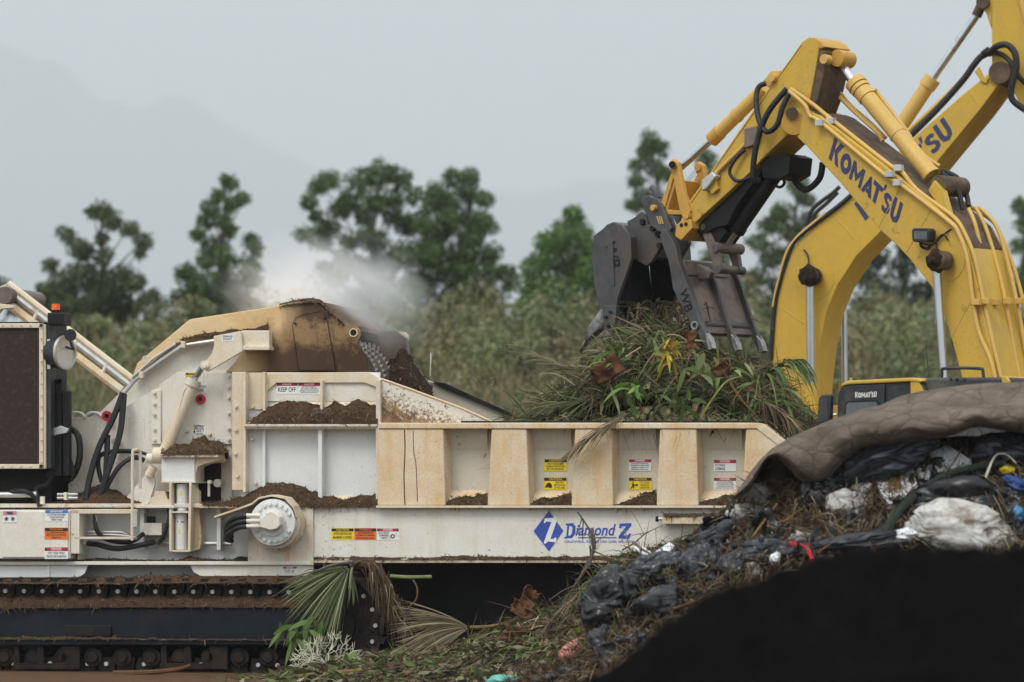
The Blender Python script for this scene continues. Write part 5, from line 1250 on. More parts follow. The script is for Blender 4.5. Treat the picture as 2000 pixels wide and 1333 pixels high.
for pts, r, mt_ in (([(1505, 704, -.02), (1512, 604, -.02), (1522, 553, -.02), (1546, 481, -.02), (1583, 444, -.02), (1646, 396, -.02), (1700, 344, -.02)], 4.5, 'rubber'),
                    ([(1510, 600, -.03), (1520, 552, -.03), (1545, 478, -.03), (1612, 417, -.03)], 3, 'pale_yellow'),
                    ([(1774, 270, .1), (1830, 214, .1), (1880, 158, .1), (1900, 130, .1), (1915, 112, .1), (1930, 104, .1)], 6.5, 'rubber'),
                    ([(1768, 262, .2), (1820, 214, .2), (1868, 168, .2), (1880, 156, .2)], 5, 'pale_yellow'),
                    ([(1932, 106, .1), (1945, 92, -.05), (1966, 88, -.1), (1982, 104, -.12), (1985, 135, -.12), (1975, 172, -.1), (1978, 196, -.08), (2002, 215, -.05)], 6.5, 'rubber'),
                    ([(1940, 100, .1), (1962, 110, .0), (1978, 128, -.05), (1990, 150, -.05), (2005, 165, .0)], 5, 'rubber'),
                    ([(1574, 446, .4), (1584, 414, .4), (1604, 394, .4), (1626, 378, .4), (1640, 365, .4)], 4, 'rubber'), ([(1585, 442, .4), (1592, 418, .4), (1614, 398, .4), (1636, 376, .4)], 4, 'rubber'),
                    ([(1580, 520, -.06), (1578, 500, -.04), (1570, 488, -.02)], 1.6, 'rubber')):
    pipe('hydraulic_hose' if mt_ == 'rubber' else 'steel_line', pts, r, mt_, ex2, pl=E2, seg=10)
rod('hose_coupling', (1920, 108, .1), (1934, 98, .1), 8, 'track_steel', ex2, pl=E2)
for pts in ([(1560, 476), (1588, 520)], [(1623, 415), (1672, 470)], [(1524, 600), (1575, 635)], [(1893, 180), (1915, 212)]):
    pipe('weld_seam', pts, 1.0, 'pale_yellow', b2, off=-.001, pl=E2, sub=1, seg=5)
fp('hose_bracket', [(1903, 140), (1912, 130), (1922, 150), (1932, 152), (1926, 164), (1916, 160)], -.03, .0, 'far_yellow_paint')
disc('lift_boss', (1581, 539), 18, -.25, -.02, 'boom_dirt', ex2, E2, bevel=.02); disc('boom_gusset', (1590, 545), 40, -.006, 0, 'far_yellow_paint', b2, E2, seg=40, bevel=.002)
vs, fs = blob(E2.P(1581, 539, -.22), (.13, .12, .14), .3, 2, 3, 9); mesh_obj('soil_clod', vs, fs, 'dark_soil', ex2)
rod('lift_rod', (1582, 550, -.16), (1584, 752, -.16), 7.5, 'chrome', ex2, pl=E2); rod('lift_barrel', (1584, 750, -.16), (1585, 860, -.16), 14, 'far_yellow_paint', ex2, pl=E2)
rod('lift_rod', (1648, 560, 1.05), (1650, 752, 1.05), 6, 'chrome', ex2, pl=E2); rod('lift_barrel', (1650, 748, 1.05), (1651, 860, 1.05), 12, 'far_yellow_paint', ex2, pl=E2)
s2 = fp('stick', [(1936, -40), (1937, 60), (1937, 128), (1962, 150), (1985, 190), (2004, 232), (2030, 330), (2060, 320), (2060, -60)], .12, .70, 'far_yellow_paint')
fp('stick_ear', [(1912, -20), (1914, 12), (1926, 26), (1936, 56), (1940, -30)], .12, .70, 'far_yellow_paint', s2)
pipe('stick_edge', [(1988, -20), (2004, 40), (2030, 90)], 6, 'pale_yellow', s2, off=.11, pl=E2, sub=1)
disc('stick_pin', (1919, 4), 13, .05, .75, 'boom_dirt', ex2, E2); disc('stick_pivot', (1952, 142), 22, -.06, .88, 'boom_dirt', ex2, E2)
rod('rod_eye', (1916, 12, .4), (1907, 32, .4), 10, 'boom_dirt', ex2, pl=E2); rod('cylinder_rod', (1909, 28, .4), (1817, 160, .4), 7.5, 'chrome', ex2, pl=E2)
rod('cylinder_barrel', (1820, 156, .4), (1752, 258, .4), 14.5, 'pale_yellow', ex2, pl=E2, seg=24); rod('barrel_collar', (1822, 153, .4), (1810, 170, .4), 17, 'pale_yellow', ex2, pl=E2, seg=24)
fp('boom_foot', [(1500, 900), (1506, 790), (1610, 790), (1616, 900)], -.10, .95, 'worn_yellow')
fp('house_body', [(1330, 1020), (1330, 870), (1720, 850), (1720, 1020)], -1.2, 2.0, 'far_yellow_paint', ex2, .04)
fp('cab', [(1580, 860), (1590, 800), (1640, 790), (1700, 790), (1712, 860)], 1.1, 2.0, 'dark_plastic', ex2, .04)
for o in (-1.2, 1.4): fp('crawler_track', [(1300, 1230), (1320, 1140), (1370, 1110), (1700, 1110), (1750, 1150), (1760, 1230), (1730, 1268), (1330, 1268)], o, o + .6, 'track_steel', ex2, .03)

# ------------------------------------------------------------------ green waste
def prof(tab, x):
    if x <= tab[0][0]: return tab[0][1]
    for (x0, y0), (x1, y1) in zip(tab, tab[1:]):
        if x <= x1: return y0 + (y1 - y0) * (x - x0) / (x1 - x0)
    return tab[-1][1]
def sheet(name, lb, cat, group, c, size, seed, mat, th=.012, curl=1.5):
    mb = MB(); film(mb, Vector(c), size, seed, curl); o = mb.build(name, mat, None, angle=180); o.modifiers.new('thick', 'SOLIDIFY').thickness = th
    return tag(o, lb, cat, group)
LITTER = [(0.080, 0.105, 0.032), (0.105, 0.135, 0.042), (0.140, 0.120, 0.060), (0.085, 0.060, 0.036), (0.180, 0.145, 0.085), (0.062, 0.075, 0.028), (0.110, 0.075, 0.045)]
GREENL = [(0.100, 0.160, 0.036), (0.080, 0.130, 0.030), (0.140, 0.200, 0.048), (0.072, 0.105, 0.030)]
STRAW = [(0.30, 0.24, 0.14), (0.24, 0.18, 0.10), (0.36, 0.30, 0.19), (0.19, 0.14, 0.08)]
BROWN = [(0.085, 0.050, 0.028), (0.060, 0.035, 0.020), (0.120, 0.075, 0.040), (0.045, 0.028, 0.018), (0.150, 0.095, 0.050)]

def film(mb, c, size, seed, curl=1.0):
    so = Vector((seed * 1.7, seed * 4.3, seed * .9)); rs = random.Random(seed); K = 9
    u = Vector((rs.uniform(-1, 1), rs.uniform(-.5, .5), rs.uniform(-.6, .6))).normalized(); v_ = u.cross(Vector((rs.uniform(-.3, .3), -1, rs.uniform(-.2, .6)))).normalized(); nn_ = u.cross(v_)
    vs = []
    for j in range(K + 1):
        for i in range(K + 1):
            a, b = i / K - .5, j / K - .5; rr = 1 + .5 * noise.noise(so + Vector((a * 3, b * 3, 0)))
            f = .30 * noise.noise(so + Vector((a * 5, b * 1.3, 1))) + .16 * noise.noise(so + Vector((a * 12, b * 2.5, 3)))
            vs.append(c + (u * a * 1.4 + v_ * b * .8) * size * rr + nn_ * (f * curl - (curl - 1) * 1.1 * (a * a + b * b)) * size)
    mb.add(vs, [[j * (K + 1) + i, j * (K + 1) + i + 1, (j + 1) * (K + 1) + i + 1, (j + 1) * (K + 1) + i] for j in range(K) for i in range(K)])
def heap_mesh(name, x0, x1, nx_, Y0, Y1, ny_, zf, mat):
    vs = [Vector((x0 + (x1 - x0) * i / nx_, Y0 + (Y1 - Y0) * j / ny_, 0)) for j in range(ny_ + 1) for i in range(nx_ + 1)]
    for v in vs: v.z = zf(v.x, v.y)
    fs = [[j * (nx_ + 1) + i, j * (nx_ + 1) + i + 1, (j + 1) * (nx_ + 1) + i + 1, (j + 1) * (nx_ + 1) + i] for j in range(ny_) for i in range(nx_)]
    return mesh_obj(name, vs, fs, mat, angle=75)
def heap_normals(zf, x, y, e=0.08):
    z0 = np.array([zf(a, b) for a, b in zip(x, y)]); zx = np.array([zf(a + e, b) for a, b in zip(x, y)]); zy = np.array([zf(a, b + e) for a, b in zip(x, y)])
    return z0, norm(np.stack([-(zx - z0) / e, -(zy - z0) / e, np.ones(len(x))], 1))

HT = [(980, 840), (1040, 812), (1080, 775), (1130, 745), (1175, 690), (1215, 652), (1260, 642), (1330, 655), (1400, 690), (1460, 703), (1520, 738), (1560, 795), (1600, 850), (1640, 930)]
HTW = [(P(x, y, 1.4).x, P(x, y, 1.4).z) for x, y in HT]
def heap_z(x, y):
    top = prof(HTW, x); t = (y - 1.45) / 1.35; base = 2.25
    k = max(0.0, 1 - t * t) ** 0.6
    return base + (top - base) * k + 0.10 * noise.fractal((x * 3.2, y * 3.2, 2), 1, 2, 3)
hp = heap_mesh('waste_heap', HTW[0][0], HTW[-1][0], 70, 0.34, 2.58, 30, heap_z, 'dark_soil')
tag(hp, 'heaped brown core of green waste filling the feed hopper', 'waste heap', kind='stuff')
nb = NB(); n = 10500
x = RNG.uniform(HTW[0][0] + .1, HTW[-1][0] - .1, n); y = 0.36 + 2.0 * RNG.random(n) ** 1.4
z, nn = heap_normals(heap_z, x, y)
tang = norm(np.cross(nn, RNG.normal(size=(n, 3))))
d = norm(tang + nn * RNG.uniform(0.0, 0.55, (n, 1)))
kind = RNG.random(n)
col = np.where((kind < .5)[:, None], pick(LITTER, n), np.where((kind < .72)[:, None], pick(GREENL, n) * .8, np.where((kind < .82)[:, None], pick(STRAW, n), pick(BROWN, n))))
base = np.stack([x, y, z], 1) - d * 0.06
thin = RNG.random(n) < 0.6
ribbons(nb, base[thin], d[thin], RNG.uniform(.15, .55, thin.sum()), RNG.uniform(.006, .02, thin.sum()), col[thin], S=3, droop=RNG.uniform(-.1, .5, thin.sum()), shape='blade')
ribbons(nb, base[~thin], d[~thin], RNG.uniform(.08, .26, (~thin).sum()), RNG.uniform(.025, .07, (~thin).sum()), col[~thin], S=3, droop=RNG.uniform(.1, .7, (~thin).sum()), shape='leaf')
n = 520; px_ = 1030 + 330 * RNG.random(n) ** 1.5
bb = np.array([P(a, prof(HT, a) + RNG.uniform(0, 90), RNG.uniform(.35, .9)) for a in px_])
ribbons(nb, bb, np.stack([RNG.normal(-.75, .45, n), RNG.normal(-.25, .3, n), RNG.normal(.25, .45, n)], 1), RNG.uniform(.25, .65, n), RNG.uniform(.010, .024, n), np.where((RNG.random(n) < .7)[:, None], pick([(.13, .15, .06), (.17, .17, .08), (.10, .13, .045)], n), pick(STRAW, n)), S=4, droop=RNG.uniform(.0, .7, n), shape='blade')
n = 260; px_ = RNG.uniform(1060, 1500, n)
bb = np.array([P(a, RNG.uniform(808, 826), RNG.uniform(.15, .4)) for a in px_])
ribbons(nb, bb, np.stack([RNG.normal(0, .7, n), RNG.normal(-.6, .25, n), RNG.normal(.15, .3, n)], 1), RNG.uniform(.12, .34, n), RNG.uniform(.006, .016, n), pick(STRAW + LITTER + BROWN, n), S=5, droop=RNG.uniform(.6, 1.3, n), shape='blade')
n = 230; px_ = RNG.uniform(1080, 1560, n); bb = np.array([P(a, prof(HT, a) + 8 + RNG.random() * max(20, 815 - prof(HT, a)), RNG.uniform(.4, .9)) for a in px_])
ribbons(nb, bb, np.stack([RNG.normal(0, .8, n), RNG.normal(-.45, .3, n), RNG.normal(.15, .6, n)], 1), RNG.uniform(.16, .45, n), RNG.uniform(.022, .055, n), np.where((RNG.random(n) < .75)[:, None], pick([(.16, .21, .06), (.12, .18, .045), (.20, .23, .09), (.10, .14, .04)], n), pick([(.30, .26, .06), (.26, .19, .10), (.20, .12, .06)], n)), S=5, droop=RNG.uniform(.1, 1.0, n), shape='leaf', side=np.tile([.2, -1, .4], (n, 1)) + RNG.normal(size=(n, 3)) * .7)
# spill hanging from the bucket mouth
n = 1500; sp = np.array([E1.P(RNG.uniform(1190, 1380), RNG.uniform(585, 745), RNG.uniform(.1, .9)) for _ in range(n)])
kind = RNG.random(n); col = np.where((kind < .7)[:, None], pick(BROWN, n), pick(LITTER, n))
ribbons(nb, sp, RNG.normal(size=(n, 3)) + np.array([0, 0, -.6]), RNG.uniform(.08, .3, n), RNG.uniform(.008, .035, n), col, S=3, droop=.4, shape='blade')
tag(nb.build('plant_litter', 'litter'), 'tangled leaves, stems and grass covering the hopper heap', 'plant litter', kind='stuff')

def frond(name, label, pts, L, n, W, pal, sag=0.5, splay=1.0, group=None, stalk=0.016, stalk_mat='twig', tip=0.35, start=0.2, cat='palm frond', one_side=None):
    pts = [Vector(p) for p in pts]; root = thing(name, label, cat, pts[0], group)
    MB().tube(pts, stalk, 6, 6, taper=stalk * .35).build('stalk', stalk_mat, root)
    nb = NB(); m = len(pts) - 1; base = []; dr = []; ll = []
    for i in range(n):
        t = start + (1 - start) * (i + RNG.random()) / n; s = t * m; j = min(int(s), m - 1); f = s - j
        p = pts[j].lerp(pts[j + 1], f); ax = (pts[j + 1] - pts[j]).normalized()
        sd = ax.cross(Vector((RNG.normal() * .35, RNG.normal() * .35, 1))).normalized() * ((1 if i % 2 else -1) if one_side is None else one_side)
        base.append(p); dr.append(ax * (0.7 + .6 * t) + sd * splay * (1.1 - .5 * t) + Vector((RNG.normal(), RNG.normal(), RNG.normal())) * .12)
        ll.append(L * (1 - (1 - tip) * abs(t - .45) * 1.6) * RNG.uniform(.75, 1.1))
    ribbons(nb, np.array(base), np.array(dr), np.array(ll), W, pick(pal, n, var=.2), S=5, droop=RNG.uniform(.6, 1.2, n) * sag, shape='blade', side=np.tile([0.3, -1, .5], (n, 1)) + RNG.normal(size=(n, 3)) * .4)
    nb.build('leaflets', 'foliage', root); return root
def fan(name, label, hub, ang0, ang1, L, n, W, pal, stalk_to, sag=.15, group=None, depth=.12, cat='palm leaf', stalk_mat='twig'):
    root = thing(name, label, cat, hub, group); nb = NB()
    a = np.linspace(ang0, ang1, n) + RNG.normal(0, .02, n)
    d = np.stack([np.cos(a), RNG.normal(-.12, depth, n), np.sin(a)], 1)
    ribbons(nb, np.tile(np.array(hub), (n, 1)) + d * .03, d, L * RNG.uniform(.72, 1.05, n), W, pick(pal, n, var=.3), S=6, droop=RNG.uniform(.3, 1.6, n) * sag, shape='leaf', side=np.tile([.1, -1, .1], (n, 1)) + RNG.normal(size=(n, 3)) * .35)
    nb.build('leaf_blades', 'foliage', root)
    MB().tube([hub] + [Vector(p) for p in stalk_to], .02, 7, 5, taper=.014).build('stalk', stalk_mat, root); return root
def sprig(name, label, c, n, L, W, pal, group, up=(0, -.3, .5), cat='leafy sprig'):
    root = thing(name, label, cat, c, group); nb = NB()
    d = RNG.normal(size=(n, 3)) + np.array(up)
    ribbons(nb, np.array(c) + RNG.normal(0, L * .25, (n, 3)), d, L * RNG.uniform(.6, 1.2, n), W, pick(pal, n, var=.25), S=4, droop=RNG.uniform(.1, .6, n), shape='leaf', side=np.tile([.2, -1, .3], (n, 1)) + RNG.normal(size=(n, 3)) * .6)
    nb.build('leaves', 'foliage', root)
    v = Vector(c); MB().tube([v + Vector((0, .05, -.2)), v, v + Vector((.02, -.03, .08))], .01, 6, 3, taper=.005).build('stem', 'twig', root); return root
def stick(name, label, pts, r, mat='twig', group=None, cat='branch', twigs=0, taper=.35):
    pts = [Vector(p) for p in pts]; mb = MB().tube(pts, r, 7, 5, taper=r * taper)
    for i in range(twigs):
        t = RNG.uniform(.15, .95); s = t * (len(pts) - 1); j = int(s); p = pts[j].lerp(pts[min(j + 1, len(pts) - 1)], s - j)
        q = p + Vector((RNG.normal(), RNG.normal() * .5, RNG.normal())) * .12; mb.tube([p, p.lerp(q, .5) + Vector((0, 0, .02)), q], r * .4, 5, 3, taper=r * .15)
    return tag(mb.build(name, mat), label, cat, group)
FG = 'palm fronds in the hopper heap'
frond('palm_frond', 'green palm frond arching over the right end of the heap before the yellow boom', [P(1440, 790, .9), P(1490, 735, .7), P(1540, 706, .6), P(1566, 704, .55)], .62, 60, .035, [(.10, .15, .04), (.14, .17, .05), (.075, .11, .035)], 1.0, .9, FG, .018, 'log_bark', one_side=1)
frond('palm_frond', 'dry tan palm frond hanging over the hopper side above the yellow stickers', [P(1250, 800, .35), P(1215, 815, .1), P(1180, 836, -.10), P(1140, 862, -.14), P(1110, 884, -.12)], .36, 110, .016, STRAW[:2] + [(.20, .15, .08), (.13, .10, .05)], .35, .28, FG, .014)
frond('palm_frond', 'spiky olive palm frond pointing left at the left end of the heap', [P(1250, 780, .9), P(1180, 750, .6), P(1120, 725, .5), P(1060, 700, .5), P(1010, 675, .6)], .42, 60, .022, [(.12, .13, .055), (.16, .15, .075), (.09, .10, .04)], .25, .6, FG)
frond('palm_frond', 'low olive frond lying along the hopper lip at the left', [P(1230, 790, .5), P(1150, 785, .35), P(1080, 790, .3), P(1040, 800, .35)], .36, 60, .022, [(.10, .12, .045), (.14, .13, .06)], .2, .7, FG)
frond('palm_frond', 'dark frond fanned across the middle of the heap', [P(1480, 800, .6), P(1400, 770, .4), P(1330, 760, .35), P(1260, 770, .4)], .4, 56, .026, [(.06, .085, .03), (.085, .11, .035)], .3, .8, FG)
frond('palm_frond', 'brown drooping frond at the right end of the heap by the mattress', [P(1450, 770, .5), P(1500, 790, .3), P(1545, 820, .2), P(1575, 850, .2)], .34, 60, .02, BROWN + STRAW[:2], .5, .8, FG)
stick('stem', 'long yellow green flower stem leaning across the right half of the heap', [P(1370, 815, .2), P(1395, 775, .15), P(1420, 745, .15), P(1450, 735, .2)], .016, 'yellow_green' if 'yellow_green' in MATS else 'log_bark', cat='stem')
BG = 'leafy sprigs in the hopper heap'
sprig('leafy_sprig', 'bright green rosette of strap leaves just left of the heap centre', P(1232, 752, .12), 18, .22, .045, [(.15, .26, .05), (.11, .20, .04)], BG)
sprig('leafy_sprig', 'green leafy sprig on the left shoulder of the heap below the bucket', P(1205, 700, .2), 26, .18, .045, GREENL, BG)
sprig('leafy_sprig', 'yellow and orange leafed plant under the thumb', P(1308, 688, .2), 40, .2, .04, [(.42, .34, .03), (.36, .28, .03), (.38, .17, .03), (.25, .24, .04)], BG)
sprig('leafy_sprig', 'large pale green folded leaf right of the yellow plant', P(1372, 725, .15), 5, .34, .09, [(.20, .24, .09), (.15, .20, .06)], BG)
sprig('leafy_sprig', 'dark green leaves low in the middle of the heap', P(1330, 790, .1), 18, .2, .05, [(.06, .11, .03), (.09, .14, .04)], BG)
for i, (lb, px, py, rx, rz) in enumerate([('rust brown bark slab on the left of the heap below the sprig', 1185, 725, .16, .10), ('torn reddish bark sheath beside the yellow plant', 1350, 665, .10, .08), ('orange brown bark piece at the right of the heap', 1410, 720, .07, .12)]):
    sheet('bark_piece', lb, 'bark', 'bark pieces in the heap', P(px, py, .15), .24 if i == 0 else .14, 60 + i, 'husk')
stick('branch', 'bare thin branch sticking out left above the heap against the bank', [P(1230, 760, .9), P(1150, 735, .8), P(1080, 705, .8), P(1020, 690, .85), P(960, 685, .9)], .012, 'twig', 'branches in the heap', twigs=8)
stick('branch', 'curved woody stick lying on the right slope of the heap', [P(1395, 700, .4), P(1420, 740, .2), P(1455, 790, .15), P(1480, 815, .2)], .018, 'log_bark', 'branches in the heap')
stick('branch', 'long reed tip hanging right of the thumb tines', [P(1465, 620, .9), P(1490, 632, .9), P(1515, 645, .9)], .008, 'log_bark', 'branches in the heap')
for i, (lb, pts) in enumerate([('thin dark twig flying above the feed wing', [(918, 725), (935, 742), (952, 754)]), ('crooked twig flying right of the thin one', [(958, 741), (968, 740), (963, 754), (957, 755)]), ('pale stalk standing in the air above the wing tip', [(842, 690), (840, 735)])]):
    stick('flying_twig', lb, [P(x, y, 1.2) for x, y in pts], .012 if i < 2 else .014, 'twig' if i < 2 else 'pale_root', 'twigs flying off the mill', 'twig')
# soil and chips lying on the machine, each patch a pile of its own
def ledge(lb, tab, y0, y1, mat='soil', n=120, pal=BROWN, drop=0.03):
    """tab: (px, top py, foot py) along the shelf"""
    vs, fs = [], []; m = max(12, int((tab[-1][0] - tab[0][0]) / 2.2)); K = 6
    tt = [(a, b) for a, b, c in tab]; tb = [(a, c) for a, b, c in tab]; pts = []
    for i in range(m + 1):
        x_ = tab[0][0] + (tab[-1][0] - tab[0][0]) * i / m; f = prof(tb, x_); t_ = min(prof(tt, x_), f)
        t_ -= (f - t_) * .22 * noise.fractal((x_ * .045, y0 * 9, 1), 1, 2, 2)
        for k in range(K + 1):
            q = k / K; py = f + (t_ - f) * math.sin(q * math.pi / 2); Yk = y0 + (y1 - y0) * (1 - math.cos(q * math.pi / 2))
            v = P(x_, py, Yk); v += Vector((0, -1, .5)) * .016 * noise.fractal((v.x * 9, v.z * 9, Yk * 7), 1, 2, 3); vs.append(v); pts.append(v)
        vs.append(P(x_, f + 1, y1))
    w = K + 2
    fs = [[i * w + k, i * w + k + 1, (i + 1) * w + k + 1, (i + 1) * w + k] for i in range(m) for k in range(w - 1)]
    o = mesh_obj('soil_pile', vs, fs, mat, angle=80); tag(o, lb, 'soil', 'soil and chips caught on the machine', 'stuff')
    n = int(n * 2.2); nb = NB(); b = np.array([pts[RNG.integers(len(pts))] for _ in range(n)])
    ribbons(nb, b, RNG.normal(size=(n, 3)) + np.array([0, -.5, .1]), RNG.uniform(.02, .085, n), RNG.uniform(.005, .018, n), pick(pal + [(.17, .11, .065), (.20, .14, .085)], n), S=2, droop=.4, shape='blade')
    c = nb.build('chips', 'litter', o)
ledge('dark soil caked on the sloping ledge under the KEEP OFF sticker', [(480, 829, 832), (500, 812, 831), (545, 786, 830), (600, 788, 829), (660, 786, 830), (738, 786, 829)], .03, .22, n=260)
ledge('soil heap drifted behind the round motor cover', [(395, 984, 986), (450, 978, 989), (490, 962, 990), (520, 946, 988), (550, 942, 986), (580, 948, 990), (620, 962, 992), (660, 974, 990), (738, 965, 989)], .0, .22, n=320)
ledge('soil mound on the shelf over the white accumulator bottles', [(314, 888, 890), (335, 870, 889), (370, 868, 889), (378, 853, 888), (400, 852, 887), (408, 864, 888), (435, 866, 884), (444, 880, 884)], .04, .5, n=160)
ledge('soil drift under the black hoses on the deck', [(30, 985, 990), (100, 978, 992), (140, 972, 992), (180, 952, 992), (205, 945, 992), (240, 966, 992), (275, 980, 992)], .12, .6, n=260)
ledge('thin soil line along the bottom flange of the beam', [(612, 1089, 1093), (700, 1088, 1094), (800, 1090, 1094), (900, 1086, 1094), (1000, 1088, 1094), (1140, 1087, 1094), (1250, 1085, 1094)], -.05, .05, n=220, pal=BROWN + LITTER)
ledge('chips on the floor of the first hopper bay', [(872, 978, 989), (900, 968, 989), (930, 966, 989), (951, 966, 989)], .01, .2, n=120, pal=BROWN + LITTER)
ledge('chips on the floor of the bay with the hard hat sticker', [(1036, 980, 989), (1060, 972, 989), (1095, 970, 989), (1115, 962, 989)], .01, .2, n=120, pal=BROWN + LITTER)
ledge('green and brown chips on the floor of the third hopper bay', [(1200, 984, 990), (1235, 974, 989), (1260, 965, 989), (1281, 957, 989)], .01, .2, n=170, pal=BROWN + GREENL)
ledge('chips on the floor of the last hopper bay', [(1367, 978, 990), (1400, 972, 989), (1448, 962, 989)], .01, .2, n=120, pal=BROWN + LITTER)
ledge('soil on the lower rail left of the motor mount', [(150, 1094, 1097), (200, 1090, 1097), (260, 1093, 1097), (350, 1095, 1097), (372, 1086, 1097), (400, 1092, 1097), (455, 1094, 1097), (470, 1085, 1097), (484, 1088, 1097)], .02, .36, n=120)
ledge('soil lying on top of the left crawler track under the white skirts', [(-20, 1128, 1141), (80, 1130, 1141), (200, 1128, 1141), (330, 1124, 1140), (450, 1127, 1140), (560, 1126, 1140), (640, 1128, 1140)], -.40, .1, 'soil', n=320)
ledge('wide band of soil lying on the track frame', [(-20, 1160, 1189), (100, 1158, 1188), (300, 1156, 1187), (450, 1158, 1187), (560, 1160, 1187), (640, 1166, 1188)], -.36, -.05, 'soil', n=420)
ledge('soil along the lower lip of the track frame', [(-20, 1244, 1250), (120, 1243, 1250), (230, 1245, 1250), (400, 1247, 1251), (560, 1248, 1252)], -.40, -.32, 'soil', n=120)
ledge('soil sitting on the long bracket right of the logo', [(1296, 1004, 1010), (1330, 1003, 1010), (1366, 1004, 1009), (1420, 1003, 1009)], -.11, .05, n=60)
ledge('soil streak lying on the tan hood arm', [(352, 662, 664), (400, 652, 660), (450, 644, 653), (500, 640, 648), (524, 632, 646)], .46, .52, n=60)
ledge('soil crust over the crest of the tan hood', [(545, 595, 599), (570, 588, 596), (607, 583, 592), (625, 585, 593), (650, 608, 616), (672, 628, 635)], .48, .9, n=120)
ledge('wet shreds packed around the open end of the mill drum', [(760, 700, 752), (780, 680, 760), (800, 690, 766), (825, 730, 772), (845, 756, 778)], 1.2, 2.2, 'dark_soil', n=200)
# debris bank in front of the track
DB = [(380, 1338), (470, 1326), (560, 1314), (620, 1296), (700, 1284), (780, 1274), (860, 1266), (930, 1248), (1000, 1218), (1060, 1198), (1110, 1182), (1150, 1150), (1180, 1112), (1230, 1082), (1300, 1070), (1420, 1060)]
DBW = [(P(x, y, -1.0).x, max(-.05, P(x, y, -1.0).z)) for x, y in DB]
def db_z(x, y):
    top = prof(DBW, x); s = (y + 1.0)
    k = max(0, 1 - (s / 0.9) ** 2) if s > 0 else max(0, 1 + s / 2.6) ** 1.2
    return -.06 + (top + .06) * k + .07 * noise.fractal((x * 4, y * 4, 7), 1, 2, 3) * min(1, top * 4 + .15)
db = heap_mesh('debris_bank', DBW[0][0], DBW[-1][0], 90, -3.4, -.15, 26, db_z, 'dark_soil')
tag(db, 'low bank of shredded soil and leaves in front of the crawler', 'debris bank', kind='stuff')
nb = NB(); n = 12000
x = DBW[0][0] + .3 + (DBW[-1][0] - DBW[0][0] - .4) * RNG.random(n) ** .8; y = -1.0 - 2.2 * RNG.random(n) ** 1.3 + RNG.uniform(0, .35, n)
z, nn = heap_normals(db_z, x, y); tang = norm(np.cross(nn, RNG.normal(size=(n, 3)))); d = norm(tang + nn * RNG.uniform(0, .7, (n, 1)))
kind = RNG.random(n); col = np.where((kind < .27)[:, None], pick(GREENL, n) * .95, np.where((kind < .52)[:, None], pick(LITTER, n), np.where((kind < .72)[:, None], pick(STRAW, n) * .8, pick(BROWN, n))))
base = np.stack([x, y, z], 1) - d * .03; thin = RNG.random(n) < .45
ribbons(nb, base[thin], d[thin], RNG.uniform(.1, .4, thin.sum()), RNG.uniform(.005, .014, thin.sum()), col[thin], S=3, droop=.3, shape='blade')
ribbons(nb, base[~thin], d[~thin], RNG.uniform(.06, .20, (~thin).sum()), RNG.uniform(.025, .065, (~thin).sum()), col[~thin], S=3, droop=RNG.uniform(0, .7, (~thin).sum()), shape='leaf')
n = 900; px_ = 720 + 560 * RNG.random(n) ** .7; bb = np.array([P(a, prof(DB, a) + RNG.uniform(-6, 60), RNG.uniform(-1.9, -.9)) for a in px_])
ribbons(nb, bb, np.stack([RNG.normal(0, .7, n), RNG.normal(-.2, .4, n), RNG.normal(.3, .5, n)], 1), RNG.uniform(.15, .55, n), RNG.uniform(.006, .020, n), np.where((RNG.random(n) < .5)[:, None], pick(BROWN + STRAW[2:], n), pick(LITTER + GREENL + STRAW[:1], n)), S=5, droop=RNG.uniform(.1, .9, n), shape='blade')
tag(nb.build('leaf_litter', 'litter'), 'fallen leaves and stems over the debris bank', 'leaf litter', kind='stuff')
GP = [(.12, .15, .055), (.16, .185, .075), (.085, .11, .04), (.21, .22, .11)]
fan('fan_palm_leaf', 'green fan palm leaf hanging down over the crawler track', P(684, 1106, -.5), R(182), R(260), .76, 150, .014, GP, [P(700, 1098, -.45), P(730, 1094, -.3)], .22)
fan('fan_palm_leaf', 'dry tan fan palm leaf lying on the debris with its long pale stalk', P(918, 1226, -1.2), R(150), R(215), .84, 170, .010, STRAW, [P(960, 1224, -1.2), P(1000, 1214, -1.15), P(1042, 1200, -1.1)], .35, stalk_mat='log_bark')
frond('palm_frond', 'small upright green blade hanging beside the fan palm leaf', [P(690, 1096, -.55), P(686, 1120, -.56), P(690, 1150, -.56)], .28, 8, .03, GP, .6, .4, None)
nb = NB(); rt = thing('root_mass', 'shaggy brown mass of roots and bark draped over the front of the track', 'root mass', P(745, 1110, -.45)); n = 420
tt = RNG.random(n); b = np.array([P(725 + 50 * t_ + RNG.normal(0, 9), 1105 + 95 * t_ + RNG.normal(0, 8), -.45 + RNG.uniform(-.08, .08)) for t_ in tt])
ribbons(nb, b, np.tile([.45, -.1, -1.], (n, 1)) + RNG.normal(0, .3, (n, 3)), RNG.uniform(.1, .4, n), RNG.uniform(.005, .02, n), pick(BROWN + STRAW[1:2] + LITTER[2:4], n), S=4, droop=.3, shape='blade'); nb.build('root_fibres', 'litter', rt)
MB().tube([P(690, 1100, -.38), P(730, 1108, -.40), P(756, 1145, -.40), P(774, 1190, -.42), P(786, 1235, -.45)], .07, 9, 5, taper=.03).build('root_stem', 'soil', rt)
stick('branch', 'grey forked branch lying across the top of the green fan leaf', [P(690, 1098, -.58), P(650, 1104, -.60), P(620, 1115, -.60), P(592, 1128, -.6)], .02, 'bark', 'branches on the debris', twigs=5)
stick('stem', 'cut pale green stem poking out under the beam', [P(762, 1126, -.3), P(800, 1128, -.3), P(843, 1127, -.3)], .022, 'pale_green', None, 'stem', taper=.9) if 'pale_green' in MATS else None
